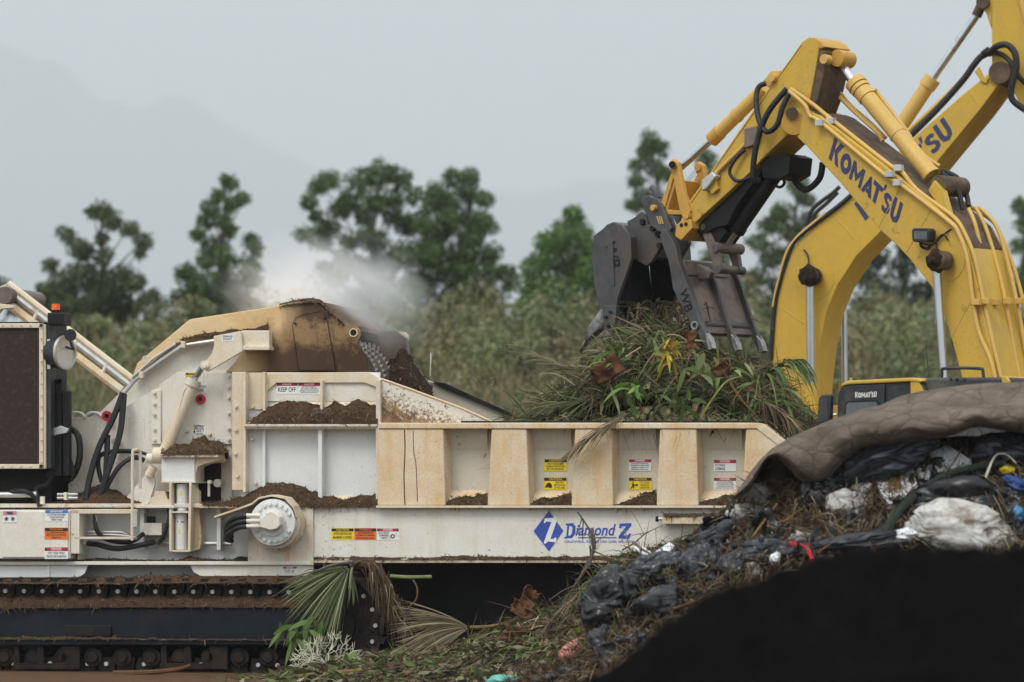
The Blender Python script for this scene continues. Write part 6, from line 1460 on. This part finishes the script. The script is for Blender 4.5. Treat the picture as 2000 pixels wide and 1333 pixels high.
stick('stem', 'curled yellow green tendril hanging under the beam', [P(806, 1132, -.3), P(815, 1150, -.3), P(812, 1172, -.3), P(797, 1187, -.3)], .010, 'log_bark', None, 'stem', taper=.8)
# white rooty inflorescence
mb = MB(); c0_ = P(640, 1305, -1.3)
def twiggy(p, d, L, r, lev):
    q = p + d * L; mb.tube([p, p.lerp(q, .5) + Vector((RNG.normal(), RNG.normal(), RNG.normal())) * L * .12, q], r, 5, 2, taper=r * .7)
    if lev:
        for _ in range(3): twiggy(q, (d + Vector((RNG.normal(), RNG.normal() * .5, RNG.normal())) * .65).normalized(), L * .72, r * .75, lev - 1)
for i in range(20):
    a = RNG.uniform(-.2, 3.3); twiggy(c0_, Vector((math.cos(a), RNG.normal() * .4, abs(math.sin(a)) * .75 + .08)).normalized(), .19, .0060, 2)
tag(mb.build('flower_stalk', 'pale_root'), 'branching whitish dried flower stalk at the foot of the track', 'flower stalk')
sprig('leafy_sprig', 'drooping green leaves on a shoot right above the white flower stalk', P(612, 1222, -1.0), 26, .24, .06, GREENL, 'leafy shoots by the track', up=(0, -.3, -1.2))
sprig('leafy_sprig', 'drooping green leaves at the left of the shoot beside the track', P(570, 1232, -1.0), 20, .22, .055, GREENL, 'leafy shoots by the track', up=(0, -.3, -1.4))
sprig('leafy_sprig', 'low bright green leaves under the white flower stalk', P(680, 1300, -1.6), 22, .2, .05, GREENL, 'leafy shoots by the track')
stick('branch', 'thin brown shoot carrying the drooping leaves', [P(580, 1310, -1.1), P(595, 1270, -1.1), P(600, 1240, -1.05), P(610, 1215, -1.0)], .012, 'twig', 'branches on the debris')
stick('branch', 'bare grey branch leaning against the beam below the logo', [P(1085, 1200, -1.2), P(1120, 1150, -1.25), P(1150, 1100, -1.3), P(1162, 1060, -1.3), P(1148, 1030, -1.3), P(1128, 1000, -1.3)], .022, 'bark', 'branches on the debris', twigs=14)
frond('dead_frond', 'grey frayed frond tip standing in front of the logo lettering', [P(1150, 1110, -1.35), P(1158, 1075, -1.36), P(1156, 1045, -1.36)], .22, 50, .010, [(.22, .19, .14), (.15, .12, .09)], .1, .35, None, .016, 'bark', cat='dead frond')
stick('branch', 'dark forked stick against the beam right of the logo lettering', [P(1215, 1075, -1.3), P(1240, 1060, -1.3), P(1262, 1042, -1.3), P(1296, 1026, -1.3)], .010, 'twig', 'branches on the debris', twigs=6)
frond('dead_frond', 'brown dead frond slumped on the right of the debris under the leaning branch', [P(1180, 1120, -1.3), P(1130, 1160, -1.5), P(1085, 1200, -1.6), P(1050, 1235, -1.7)], .34, 90, .014, BROWN[2:] + STRAW[1:2], .5, .6, None, .016, 'twig', cat='dead frond')
frond('dead_frond', 'grey tangle of thin leaf ribs left of the leaning branch', [P(1110, 1185, -1.4), P(1080, 1205, -1.5), P(1055, 1230, -1.6)], .26, 70, .010, [(.12, .10, .085), (.17, .145, .11)], .3, .8, None, .012, 'twig', cat='dead frond')
stick('branch', 'long pale stick slanting over the debris below the husk', [P(985, 1235, -1.5), P(1040, 1222, -1.6), P(1100, 1214, -1.6)], .014, 'log_bark', 'branches on the debris')
stick('branch', 'bent brown stick rising from the debris right of the dry fan leaf', [P(985, 1300, -1.9), P(970, 1265, -1.8), P(962, 1235, -1.8)], .015, 'twig', 'branches on the debris')
stick('log', 'short mossy log lying along the bottom edge of the debris', [P(580, 1326, -2.2), P(650, 1318, -2.2), P(725, 1312, -2.2)], .045, 'log_bark', None, 'log', taper=.9)
stick('log', 'split reddish palm sheath lying on the dirt by the rollers', [P(222, 1316, -1.0), P(290, 1314, -1.0), P(345, 1308, -1.0), P(372, 1300, -1.0)], .035, 'husk', None, 'log', taper=.5)
HG = 'husks on the debris'
sheet('husk_piece', 'rust red torn husk standing up in the dark gap under the beam', 'husk', HG, P(1034, 1172, -1.0), .22, 71, 'husk', .015, 1.8)
sheet('husk_piece', 'small rust red husk scrap at the foot of the standing husk', 'husk', HG, P(1022, 1198, -1.1), .18, 72, 'husk', .015, 1.8)
sheet('husk_piece', 'dull brown husk lower down the debris', 'husk', HG, P(1015, 1245, -1.7), .22, 73, 'husk', .015, 1.8)

# ------------------------------------------------------------------ foreground refuse
BC0 = [(880, 1430), (1000, 1378), (1145, 1336), (1230, 1280), (1300, 1222), (1354, 1184), (1382, 1162), (1454, 1136), (1572, 1103), (1644, 1084), (1739, 1069), (1820, 1068), (1900, 1072), (2000, 1078), (2200, 1088), (2600, 1120), (3000, 1200), (3300, 1400)]
WC = [(940, 1400), (1000, 1352), (1060, 1315), (1125, 1275), (1160, 1195), (1190, 1125), (1240, 1088), (1330, 1058), (1400, 1005), (1450, 955), (1500, 910), (1600, 880), (1750, 862), (1900, 850), (2250, 815), (2500, 850), (2800, 1000), (3100, 1300)]
FOOT = 1430.0
def SY(px, py):
    c = prof(WC, px); return -5.6 - 3.6 * min(1.15, max(-.1, (py - c) / max(40., FOOT - c)))
def S(px, py, out=0.0): return P(px, py, SY(px, py) - out)
vs = []; NI, NJ = 180, 30
for i in range(NI + 1):
    px = 940 + 2150 * i / NI
    vs.append(P(px, prof(WC, px) + 160, -4.2)); vs.append(P(px, prof(WC, px) + 30, -4.9))
    for j in range(NJ + 1):
        c = prof(WC, px); py = c + (max(FOOT, c + 40) - c) * j / NJ
        v = S(px, py); v += Vector((0, -.6, .8)) * .10 * noise.fractal((v.x * 3, v.y * 3, v.z * 3), 1, 2, 4) * min(1, (j + 1) / 4); vs.append(v)
w = NJ + 3
fs = [[i * w + j, i * w + j + 1, (i + 1) * w + j + 1, (i + 1) * w + j] for i in range(NI) for j in range(w - 1)]
tag(mesh_obj('refuse_mound', vs, fs, 'dark_soil', angle=80), 'sloping mound of dark soil under the bags of refuse', 'mound', kind='stuff')
nb = NB(); n = 11000
px = 1000 + 1080 * RNG.random(n) ** .95; cr = np.array([prof(WC, a) for a in px]); py = cr + 4 + (np.minimum(1340, cr + 330) - cr) * RNG.random(n) ** .9
b = np.array([S(a, c) for a, c in zip(px, py)])
ribbons(nb, b, RNG.normal(size=(n, 3)) + np.array([0, -.6, .35]), RNG.uniform(.08, .36, n), RNG.uniform(.006, .022, n), np.where((RNG.random(n) < .88)[:, None], pick(BROWN, n), pick(STRAW + LITTER, n) * .8), S=4, droop=RNG.uniform(-.1, .8, n), shape='blade')
tag(nb.build('fibre_litter', 'litter'), 'brown shredded fibre strewn over the refuse mound', 'fibre litter', kind='stuff')
kk = 1 / 205.0
def sack(rad, seed, folds):
    """a slumped plastic bag: pleats running out from a knot, over a soft lumpy body"""
    bm = bmesh.new(); bmesh.ops.create_icosphere(bm, subdivisions=6, radius=1.0); so = Vector((seed * 2.7, seed * 5.1, seed * 1.9)); vs = []
    rs = random.Random(seed); ax = Vector((rs.uniform(-1, 1), rs.uniform(-.9, -.1), rs.uniform(-.2, .9))).normalized()
    e1 = ax.orthogonal().normalized(); e2 = ax.cross(e1)
    for v in bm.verts:
        n = v.co.normalized(); t = n.dot(ax); th = math.atan2(n.dot(e2), n.dot(e1)) + .7 * noise.noise(n * 1.8 + so)
        c_, s_ = math.cos(th), math.sin(th); st = math.sqrt(max(0, 1 - t * t))
        k = 1 + .34 * noise.noise(n * 1.25 + so) + .10 * noise.noise(n * 2.6 + so)
        pl_ = .5 - abs(noise.noise(Vector((c_ * 3.1, s_ * 3.1, t * .9)) + so)) * 1.6
        p2 = .5 - abs(noise.noise(Vector((c_ * 7.5, s_ * 7.5, t * 1.6)) + so * 2)) * 1.6
        k += folds * st * (.42 * pl_ + .16 * p2) + folds * .06 * (.5 - abs(noise.noise(n * 4.2 + so * 3)) * 2)
        k += .25 * max(0, t - .86) / .14
        q = n * k; vs.append(Vector((q.x * rad[0], q.y * rad[1], q.z * rad[2])))
    fs = [[v.index for v in f.verts] for f in bm.faces]; bm.free(); return vs, fs
def bag(lb, px, py, rx, ry, mat, seed, out=.08, crumple=.35, depth=None, tilt=0, cat='bag', name='refuse_bag', lumps=.35, group='bags in the refuse mound'):
    rx, ry = rx * 1.15, ry * 1.2
    vs, fs = sack((rx * kk, (depth or max(.12, min(rx, ry) * kk * .9)), ry * kk), seed, crumple)
    ca, sa = math.cos(R(tilt)), math.sin(R(tilt)); c = S(px, py, out)
    vs = [Vector((c.x + v.x * ca - v.z * sa, c.y + v.y, c.z + v.x * sa + v.z * ca)) for v in vs]
    return tag(mesh_obj(name, vs, fs, mat, angle=180), lb, cat, group)
bag('long glossy grey bag tucked under the front of the mattress', 1715, 902, 105, 32, 'grey_bag', 1, .35, .3, .22, 20)
bag('big black bag bulging at the left foot of the mound', 1195, 1190, 52, 58, 'black_bag', 2, .15, .4)
bag('black bag just above the big one at the left foot', 1285, 1115, 52, 28, 'grey_bag', 3, .1, .4, tilt=10)
bag('pale grey bag catching light in the middle of the left slope', 1372, 1108, 34, 30, 'grey_bag', 4, .15, .45)
bag('torn black bag right of the pale grey bag', 1440, 1112, 48, 24, 'black_bag', 5, .1, .5, tilt=20)
bag('grey black bag left of the red strap', 1500, 1082, 44, 24, 'grey_bag', 6, .1, .45)
bag('sunken black bag near the edge of the black heap', 1290, 1205, 52, 40, 'black_bag', 7, .05, .4)
bag('drawn out dark plastic sheet below the green netting', 1680, 1062, 100, 18, 'grey_bag', 8, .15, .4, .2, 6)
bag('large dirty white sack at the right', 1868, 1035, 82, 42, 'white_bag', 9, .2, .25, .28, -8, 'sack')
bag('small white bag under the mattress flap', 1478, 972, 26, 20, 'white_bag', 10, .1, .35)
bag('crumpled pale bag below the small white one', 1462, 1003, 30, 16, 'white_bag', 16, .08, .4)
bag('dull beige bag half buried under the foam boards', 1652, 985, 34, 20, 'white_bag', 11, .1, .3)
bag('wide black bag behind the white sack', 1890, 990, 95, 36, 'black_bag', 12, .1, .35, .25)
bag('dark grey bag under the mattress at the right edge', 1985, 885, 66, 28, 'grey_bag', 13, .2, .4)
bag('black bag standing between the mattress flap and the foam boards', 1600, 972, 32, 38, 'black_bag', 14, .1, .4)
bag('bluish grey bag sliding out on the left shoulder', 1410, 1048, 42, 20, 'grey_bag', 15, .15, .35, tilt=25)
bag('faded blue scrap of bag below the big black bag', 1180, 1250, 22, 22, 'grey_bag', 17, .1, .4)
bag('loose black plastic at the bottom of the slope', 1120, 1318, 60, 14, 'black_bag', 18, .1, .5, tilt=12)
bag('teal plastic scrap at the bottom edge', 985, 1330, 30, 10, 'teal_plastic', 19, .1, .3, cat='plastic scrap', name='plastic_scrap', group=None)
bag('blue plastic sheet at the right edge below the mattress', 1988, 948, 24, 10, 'blue_plastic', 20, .25, .5, tilt=-30, cat='plastic scrap', name='plastic_scrap', group=None)
bag('bright sky blue scrap by the right edge', 1992, 1005, 7, 12, 'sky_plastic', 21, .25, .3, tilt=20, cat='plastic scrap', name='plastic_scrap', group=None)
bag('small yellow plastic scrap right of the netting end', 1968, 920, 12, 7, 'yellow_plastic', 22, .25, .3, cat='plastic scrap', name='plastic_scrap', group=None)
bag('scrap of white paper at the lower end of the netting', 1772, 1046, 18, 10, 'white_plastic', 23, .25, .5, cat='paper', name='paper_scrap', group=None)
bag('tiny white rag below the red strap', 1514, 1092, 8, 10, 'white_plastic', 24, .2, .5, cat='rag', name='rag', group=None)
# torn film and shreds tangled between the bags
for mt_, lb_, cnt, spots in (('black_bag', 'torn black plastic film tangled through the refuse mound', 75, None), ('grey_bag', 'shreds of dull grey plastic film in the refuse mound', 24, None), ('white_bag', 'small dirty white film scraps in the refuse mound', 9, None)):
    mb = MB()
    for i in range(cnt):
        px = 1150 + 850 * RNG.random(); t_ = RNG.random() ** 1.2
        py = prof(WC, px) + 14 + t_ * max(30, min(190, prof(BC0, px) + 25 - prof(WC, px) - 14))
        if px > 1470 and py < 890: continue
        film(mb, S(px, py, .06 + .12 * RNG.random()), RNG.uniform(.10, .30) * (.5 if mt_ == 'white_bag' else 1), int(RNG.integers(9999)))
    o = mb.build('plastic_film', mt_, None, angle=180); o.modifiers.new('thick', 'SOLIDIFY').thickness = .003
    tag(o, lb_, 'plastic film', kind='stuff')
nb = NB(); n = 9000
px = 1040 + 960 * RNG.random(n) ** 1.35; cr = np.array([prof(WC, a) for a in px]); py = cr + 10 + np.minimum(300, np.array([prof(BC0, a) for a in px]) + 20 - cr) * RNG.random(n)
b = np.array([S(a, c, .10 + .22 * RNG.random()) for a, c in zip(px, py)]); keep = ~((px > 1460) & (py < 900)); b = b[keep]; n = len(b)
ribbons(nb, b, RNG.normal(size=(n, 3)) + np.array([.2, -.3, -.3]), RNG.uniform(.06, .34, n), RNG.uniform(.005, .016, n), np.where((RNG.random(n) < .75)[:, None], pick(BROWN + [(.17, .11, .065)], n), pick(STRAW + LITTER, n)), S=4, droop=RNG.uniform(-.1, .9, n), shape='blade')
tag(nb.build('twig_litter', 'litter'), 'loose brown twigs and roots lying over the bags', 'twig litter', kind='stuff')
def lean(name, lb, pts, th, mat, cat, group=None, out=.2, bevel=.01):
    a = [S(x, y, out) for x, y in pts]; nrm = (a[1] - a[0]).cross(a[2] - a[1]).normalized()
    if nrm.y < 0: nrm = -nrm
    return tag(MB().prism(a, nrm * th).build(name, mat, None, bevel), lb, cat, group)
fb = 'foam boards in the refuse'
o = lean('foam_board', 'upright broken white foam board with a square brown patch', [(1708, 928), (1724, 912), (1779, 893), (1792, 950), (1786, 966), (1762, 970), (1744, 992), (1730, 978), (1718, 960)], .07, 'white_plastic', 'foam board', fb)
lean('foam_board', 'tilted white foam board at the top right of the pair', [(1812, 886), (1850, 868), (1897, 898), (1899, 914), (1872, 918), (1842, 908)], .07, 'white_plastic', 'foam board', fb, .24)
lean('foam_board', 'flat white foam board lying between the other two', [(1790, 915), (1818, 900), (1862, 910), (1872, 925), (1830, 938), (1800, 950)], .07, 'white_plastic', 'foam board', fb, .18)
lean('foam_board', 'small dirty foam corner left of the upright board', [(1655, 941), (1694, 930), (1703, 946), (1678, 964)], .06, 'white_bag', 'foam board', fb)
m_ = MB().prism([S(x, y, .21) for x, y in ((1734, 932), (1757, 926), (1761, 952), (1738, 960))], (0, -.006, 0)).build('brown_patch', 'log_bark', o)
lean('foam_sheet', 'bright white foam sheet leaning on the beam at the left of the mound', [(1236, 1068), (1250, 1064), (1275, 1080), (1308, 1058), (1318, 1066), (1290, 1090), (1262, 1090)], .04, 'white_plastic', 'foam sheet', None, .1)
tag(MB().tube([S(1728, 1042, .3), S(1760, 995, .34), S(1800, 960, .36), S(1850, 928, .36), S(1910, 912, .34), S(1960, 905, .3)], .048, 9, 6, taper=.03).build('netting_roll', 'green_netting'), 'rolled dark green netting lying diagonally across the refuse', 'netting')
mb = MB(); mb.tube([S(1543, 1062, .25), S(1560, 1064, .27), S(1578, 1070, .27), S(1600, 1061, .25)], .022, 6, 4, taper=.012); mb.tube([S(1574, 1068, .27), S(1582, 1080, .27), S(1586, 1094, .26)], .02, 6, 4)
tag(mb.build('strap', 'red_cloth'), 'knotted bright red strap on the black bags', 'strap')
a = S(1124, 1272, .2); mb = MB(); mb.cyl(a, a + Vector((-.022, -.022, .045)), .17, .155, 28)
o = mb.build('pink_disc', 'pink_plastic', None, .01); tag(o, 'faded pink round plastic disc lying at the foot of the mound', 'plastic disc')
nb = NB(); n = 420; ro = thing('coir_bundle', 'hanging bundle of brown palm fibre at the right above the white sack', 'fibre bundle', S(1900, 960, .3))
b = np.array([S(1850 + 90 * RNG.random(), 930 + 45 * RNG.random(), .34) for _ in range(n)])
ribbons(nb, b, np.tile([.5, -.35, -.5], (n, 1)) + RNG.normal(0, .5, (n, 3)), RNG.uniform(.2, .5, n), RNG.uniform(.006, .016, n), pick(BROWN[2:5] + STRAW[3:4], n), S=5, droop=.9, shape='blade'); nb.build('fibres', 'litter', ro)
RG = 'sticks in the refuse'
stick('stalk', 'bent pale reed standing over the green netting', [S(1920, 950, .3), S(1932, 915, .4), S(1945, 890, .4), S(1965, 888, .4), S(1985, 905, .35)], .014, 'pale_root', RG, 'stalk')
stick('stalk', 'straight brown stick leaning left of the beige bag', [S(1470, 1050, .3), S(1495, 1015, .35), S(1518, 985, .35)], .014, 'log_bark', RG, 'stalk', taper=.8)
stick('stalk', 'reddish stick lying low near the black heap', [S(1315, 1190, .3), S(1350, 1178, .3), S(1378, 1165, .3)], .016, 'husk', RG, 'stalk')
stick('stalk', 'dark forked stick crossing the left shoulder', [S(1238, 1060, .3), S(1262, 1078, .3), S(1290, 1088, .3)], .018, 'twig', RG, 'stalk', twigs=3)
stick('stalk', 'dark stick poking up in front of the foam boards', [S(1842, 930, .4), S(1868, 895, .4), S(1880, 872, .4)], .012, 'twig', RG, 'stalk')
stick('stalk', 'yellow green grass stem near the middle of the mound', [S(1530, 1020, .3), S(1550, 1005, .32), S(1572, 990, .3)], .009, 'log_bark', RG, 'stalk')
# quilted mattress draped over the top
T1 = [(1436, 966), (1450, 945), (1465, 925), (1485, 900), (1505, 878), (1540, 856), (1600, 832), (1680, 808), (1750, 797), (1850, 793), (1950, 789), (2150, 785), (2330, 830)]
B1 = [(1436, 974), (1462, 958), (1478, 930), (1495, 897), (1515, 893), (1540, 912), (1562, 936), (1590, 948), (1614, 940), (1636, 908), (1680, 874), (1760, 862), (1850, 852), (1905, 832), (1960, 840), (2150, 856), (2330, 850)]
T2 = [(1436, 966), (1600, 830), (1680, 800), (1720, 790), (1760, 774), (1800, 763), (1850, 756), (1930, 747), (2150, 740), (2330, 825)]
vs = []; NI = 165
for i in range(NI + 1):
    px = 1436 + 890 * i / NI; t_, b_, t2 = prof(T1, px), prof(B1, px), min(prof(T1, px) - 1, prof(T2, px))
    mid, h = (t_ + b_) / 2, (b_ - t_) / 2; row = [(b_ + 2, -6.0)]
    for k in range(11):
        a = R(-80 + 170 * k / 10); row.append((mid - h * math.sin(a), -6.25 - .30 * math.cos(a) - .1 * (1 - k / 10)))
    rise = max(0, t_ - t2)
    row += [(t_ + min(4, rise * .2), -6.12), (t_ - rise * .45, -5.98), (t_ - rise * .85, -5.85), (t2, -5.65), (t2 + 2, -5.4), (t2 + 14, -5.15), (t2 + 60, -4.95)]
    for py, Y in row:
        v = P(px, py, Y); d_ = noise.fractal((v.x * 2.0, Y * 2, v.z * 2.4), 1, 2, 3)
        v += Vector((0, -1, .35)) * .035 * d_; vs.append(v)
w = 19
fs = [[i * w + j, i * w + j + 1, (i + 1) * w + j + 1, (i + 1) * w + j] for i in range(NI) for j in range(w - 1)]
mq = mesh_obj('quilted_mattress', vs, fs, 'quilt', angle=180)
ss = mq.modifiers.new('smooth', 'SUBSURF'); ss.levels = 1; ss.render_levels = 1
tag(mq, 'brown quilted mattress slumped over the top of the refuse mound', 'mattress')
edge = [P(x, prof(B1, x) - 3, -6.36) for x in range(1500, 2320, 22)]
MB().tube(edge, .022, 7, 3).build('piped_edge', 'quilt', mq)
vs, fs = blob(S(1525, 935, .15), (.10, .08, .22), .4, 1.5, 3, 41, .2); mesh_obj('torn_flap', vs, fs, 'quilt', mq)

# black compost heap close to the camera
BC = [(880, 1430), (1000, 1378), (1145, 1336), (1230, 1280), (1300, 1222), (1354, 1184), (1382, 1162), (1454, 1136), (1572, 1103), (1644, 1084), (1739, 1069), (1820, 1068), (1900, 1072), (2000, 1078), (2200, 1088), (2600, 1120), (3000, 1200), (3300, 1400)]
vs = []; NI = 600
for i in range(NI + 1):
    px = 880 + 2400 * i / NI; c = prof(BC, px)
    for py, Y in ((c + 260, -23.4), (c + 60, -24.6), (c + 20, -25.0), (c + 5, -25.2), (c, -25.3), (c, -25.45), (c + 6, -25.6), (c + 14, -25.75), (c + 26, -25.9), (c + 42, -26.1), (c + 60, -26.3), (c + 80, -26.5), (c + 105, -26.7), (c + 135, -27.0), (c + 165, -27.3), (c + 210, -27.7), (c + 460, -29.5)):
        v = P(px, py, Y); v += Vector((0, -.5, 1)) * .035 * noise.fractal((v.x * 6, v.y * 6, v.z * 6), .7, 2, 6); vs.append(v)
w = 17
fs = [[i * w + j, i * w + j + 1, (i + 1) * w + j + 1, (i + 1) * w + j] for i in range(NI) for j in range(w - 1)]
mq = mesh_obj('compost_mound', vs, fs, 'black_compost', angle=180); structure(mq)

# ------------------------------------------------------------------ steam and haze
cs = P(640, 584, 1.6); vs, fs = blob((cs.x, cs.y, cs.z), (1.55, .9, .92), .10, 1.2, 4, 3)
st = mesh_obj('steam_cloud', vs, fs, 'steam'); tag(st, 'white steam blowing off the crest of the tan hood', 'steam', kind='stuff')
off_ = cs - wloc(st)
STEAM_FADE.inputs['Scale'].default_value = (1 / 1.55, 1 / .9, 1 / .92)
STEAM_FADE.inputs['Location'].default_value = (-off_.x / 1.55, -off_.y / .9, -off_.z / .92)
hz = MB().box((-16000, -80, -1.5), (16000, 16000, 1850)).build('haze', None); hz['kind'] = 'stuff'
m = bpy.data.materials.new('haze_air'); m.use_nodes = True; nt = m.node_tree; nt.nodes.clear()
o = nt.nodes.new('ShaderNodeOutputMaterial'); pv = nt.nodes.new('ShaderNodeVolumePrincipled')
pv.inputs['Color'].default_value = (0.74, 0.765, 0.785, 1); pv.inputs['Density'].default_value = 0.00022; pv.inputs['Anisotropy'].default_value = 0.0
nt.links.new(pv.outputs[0], o.inputs['Volume']); hz.data.materials.append(m)
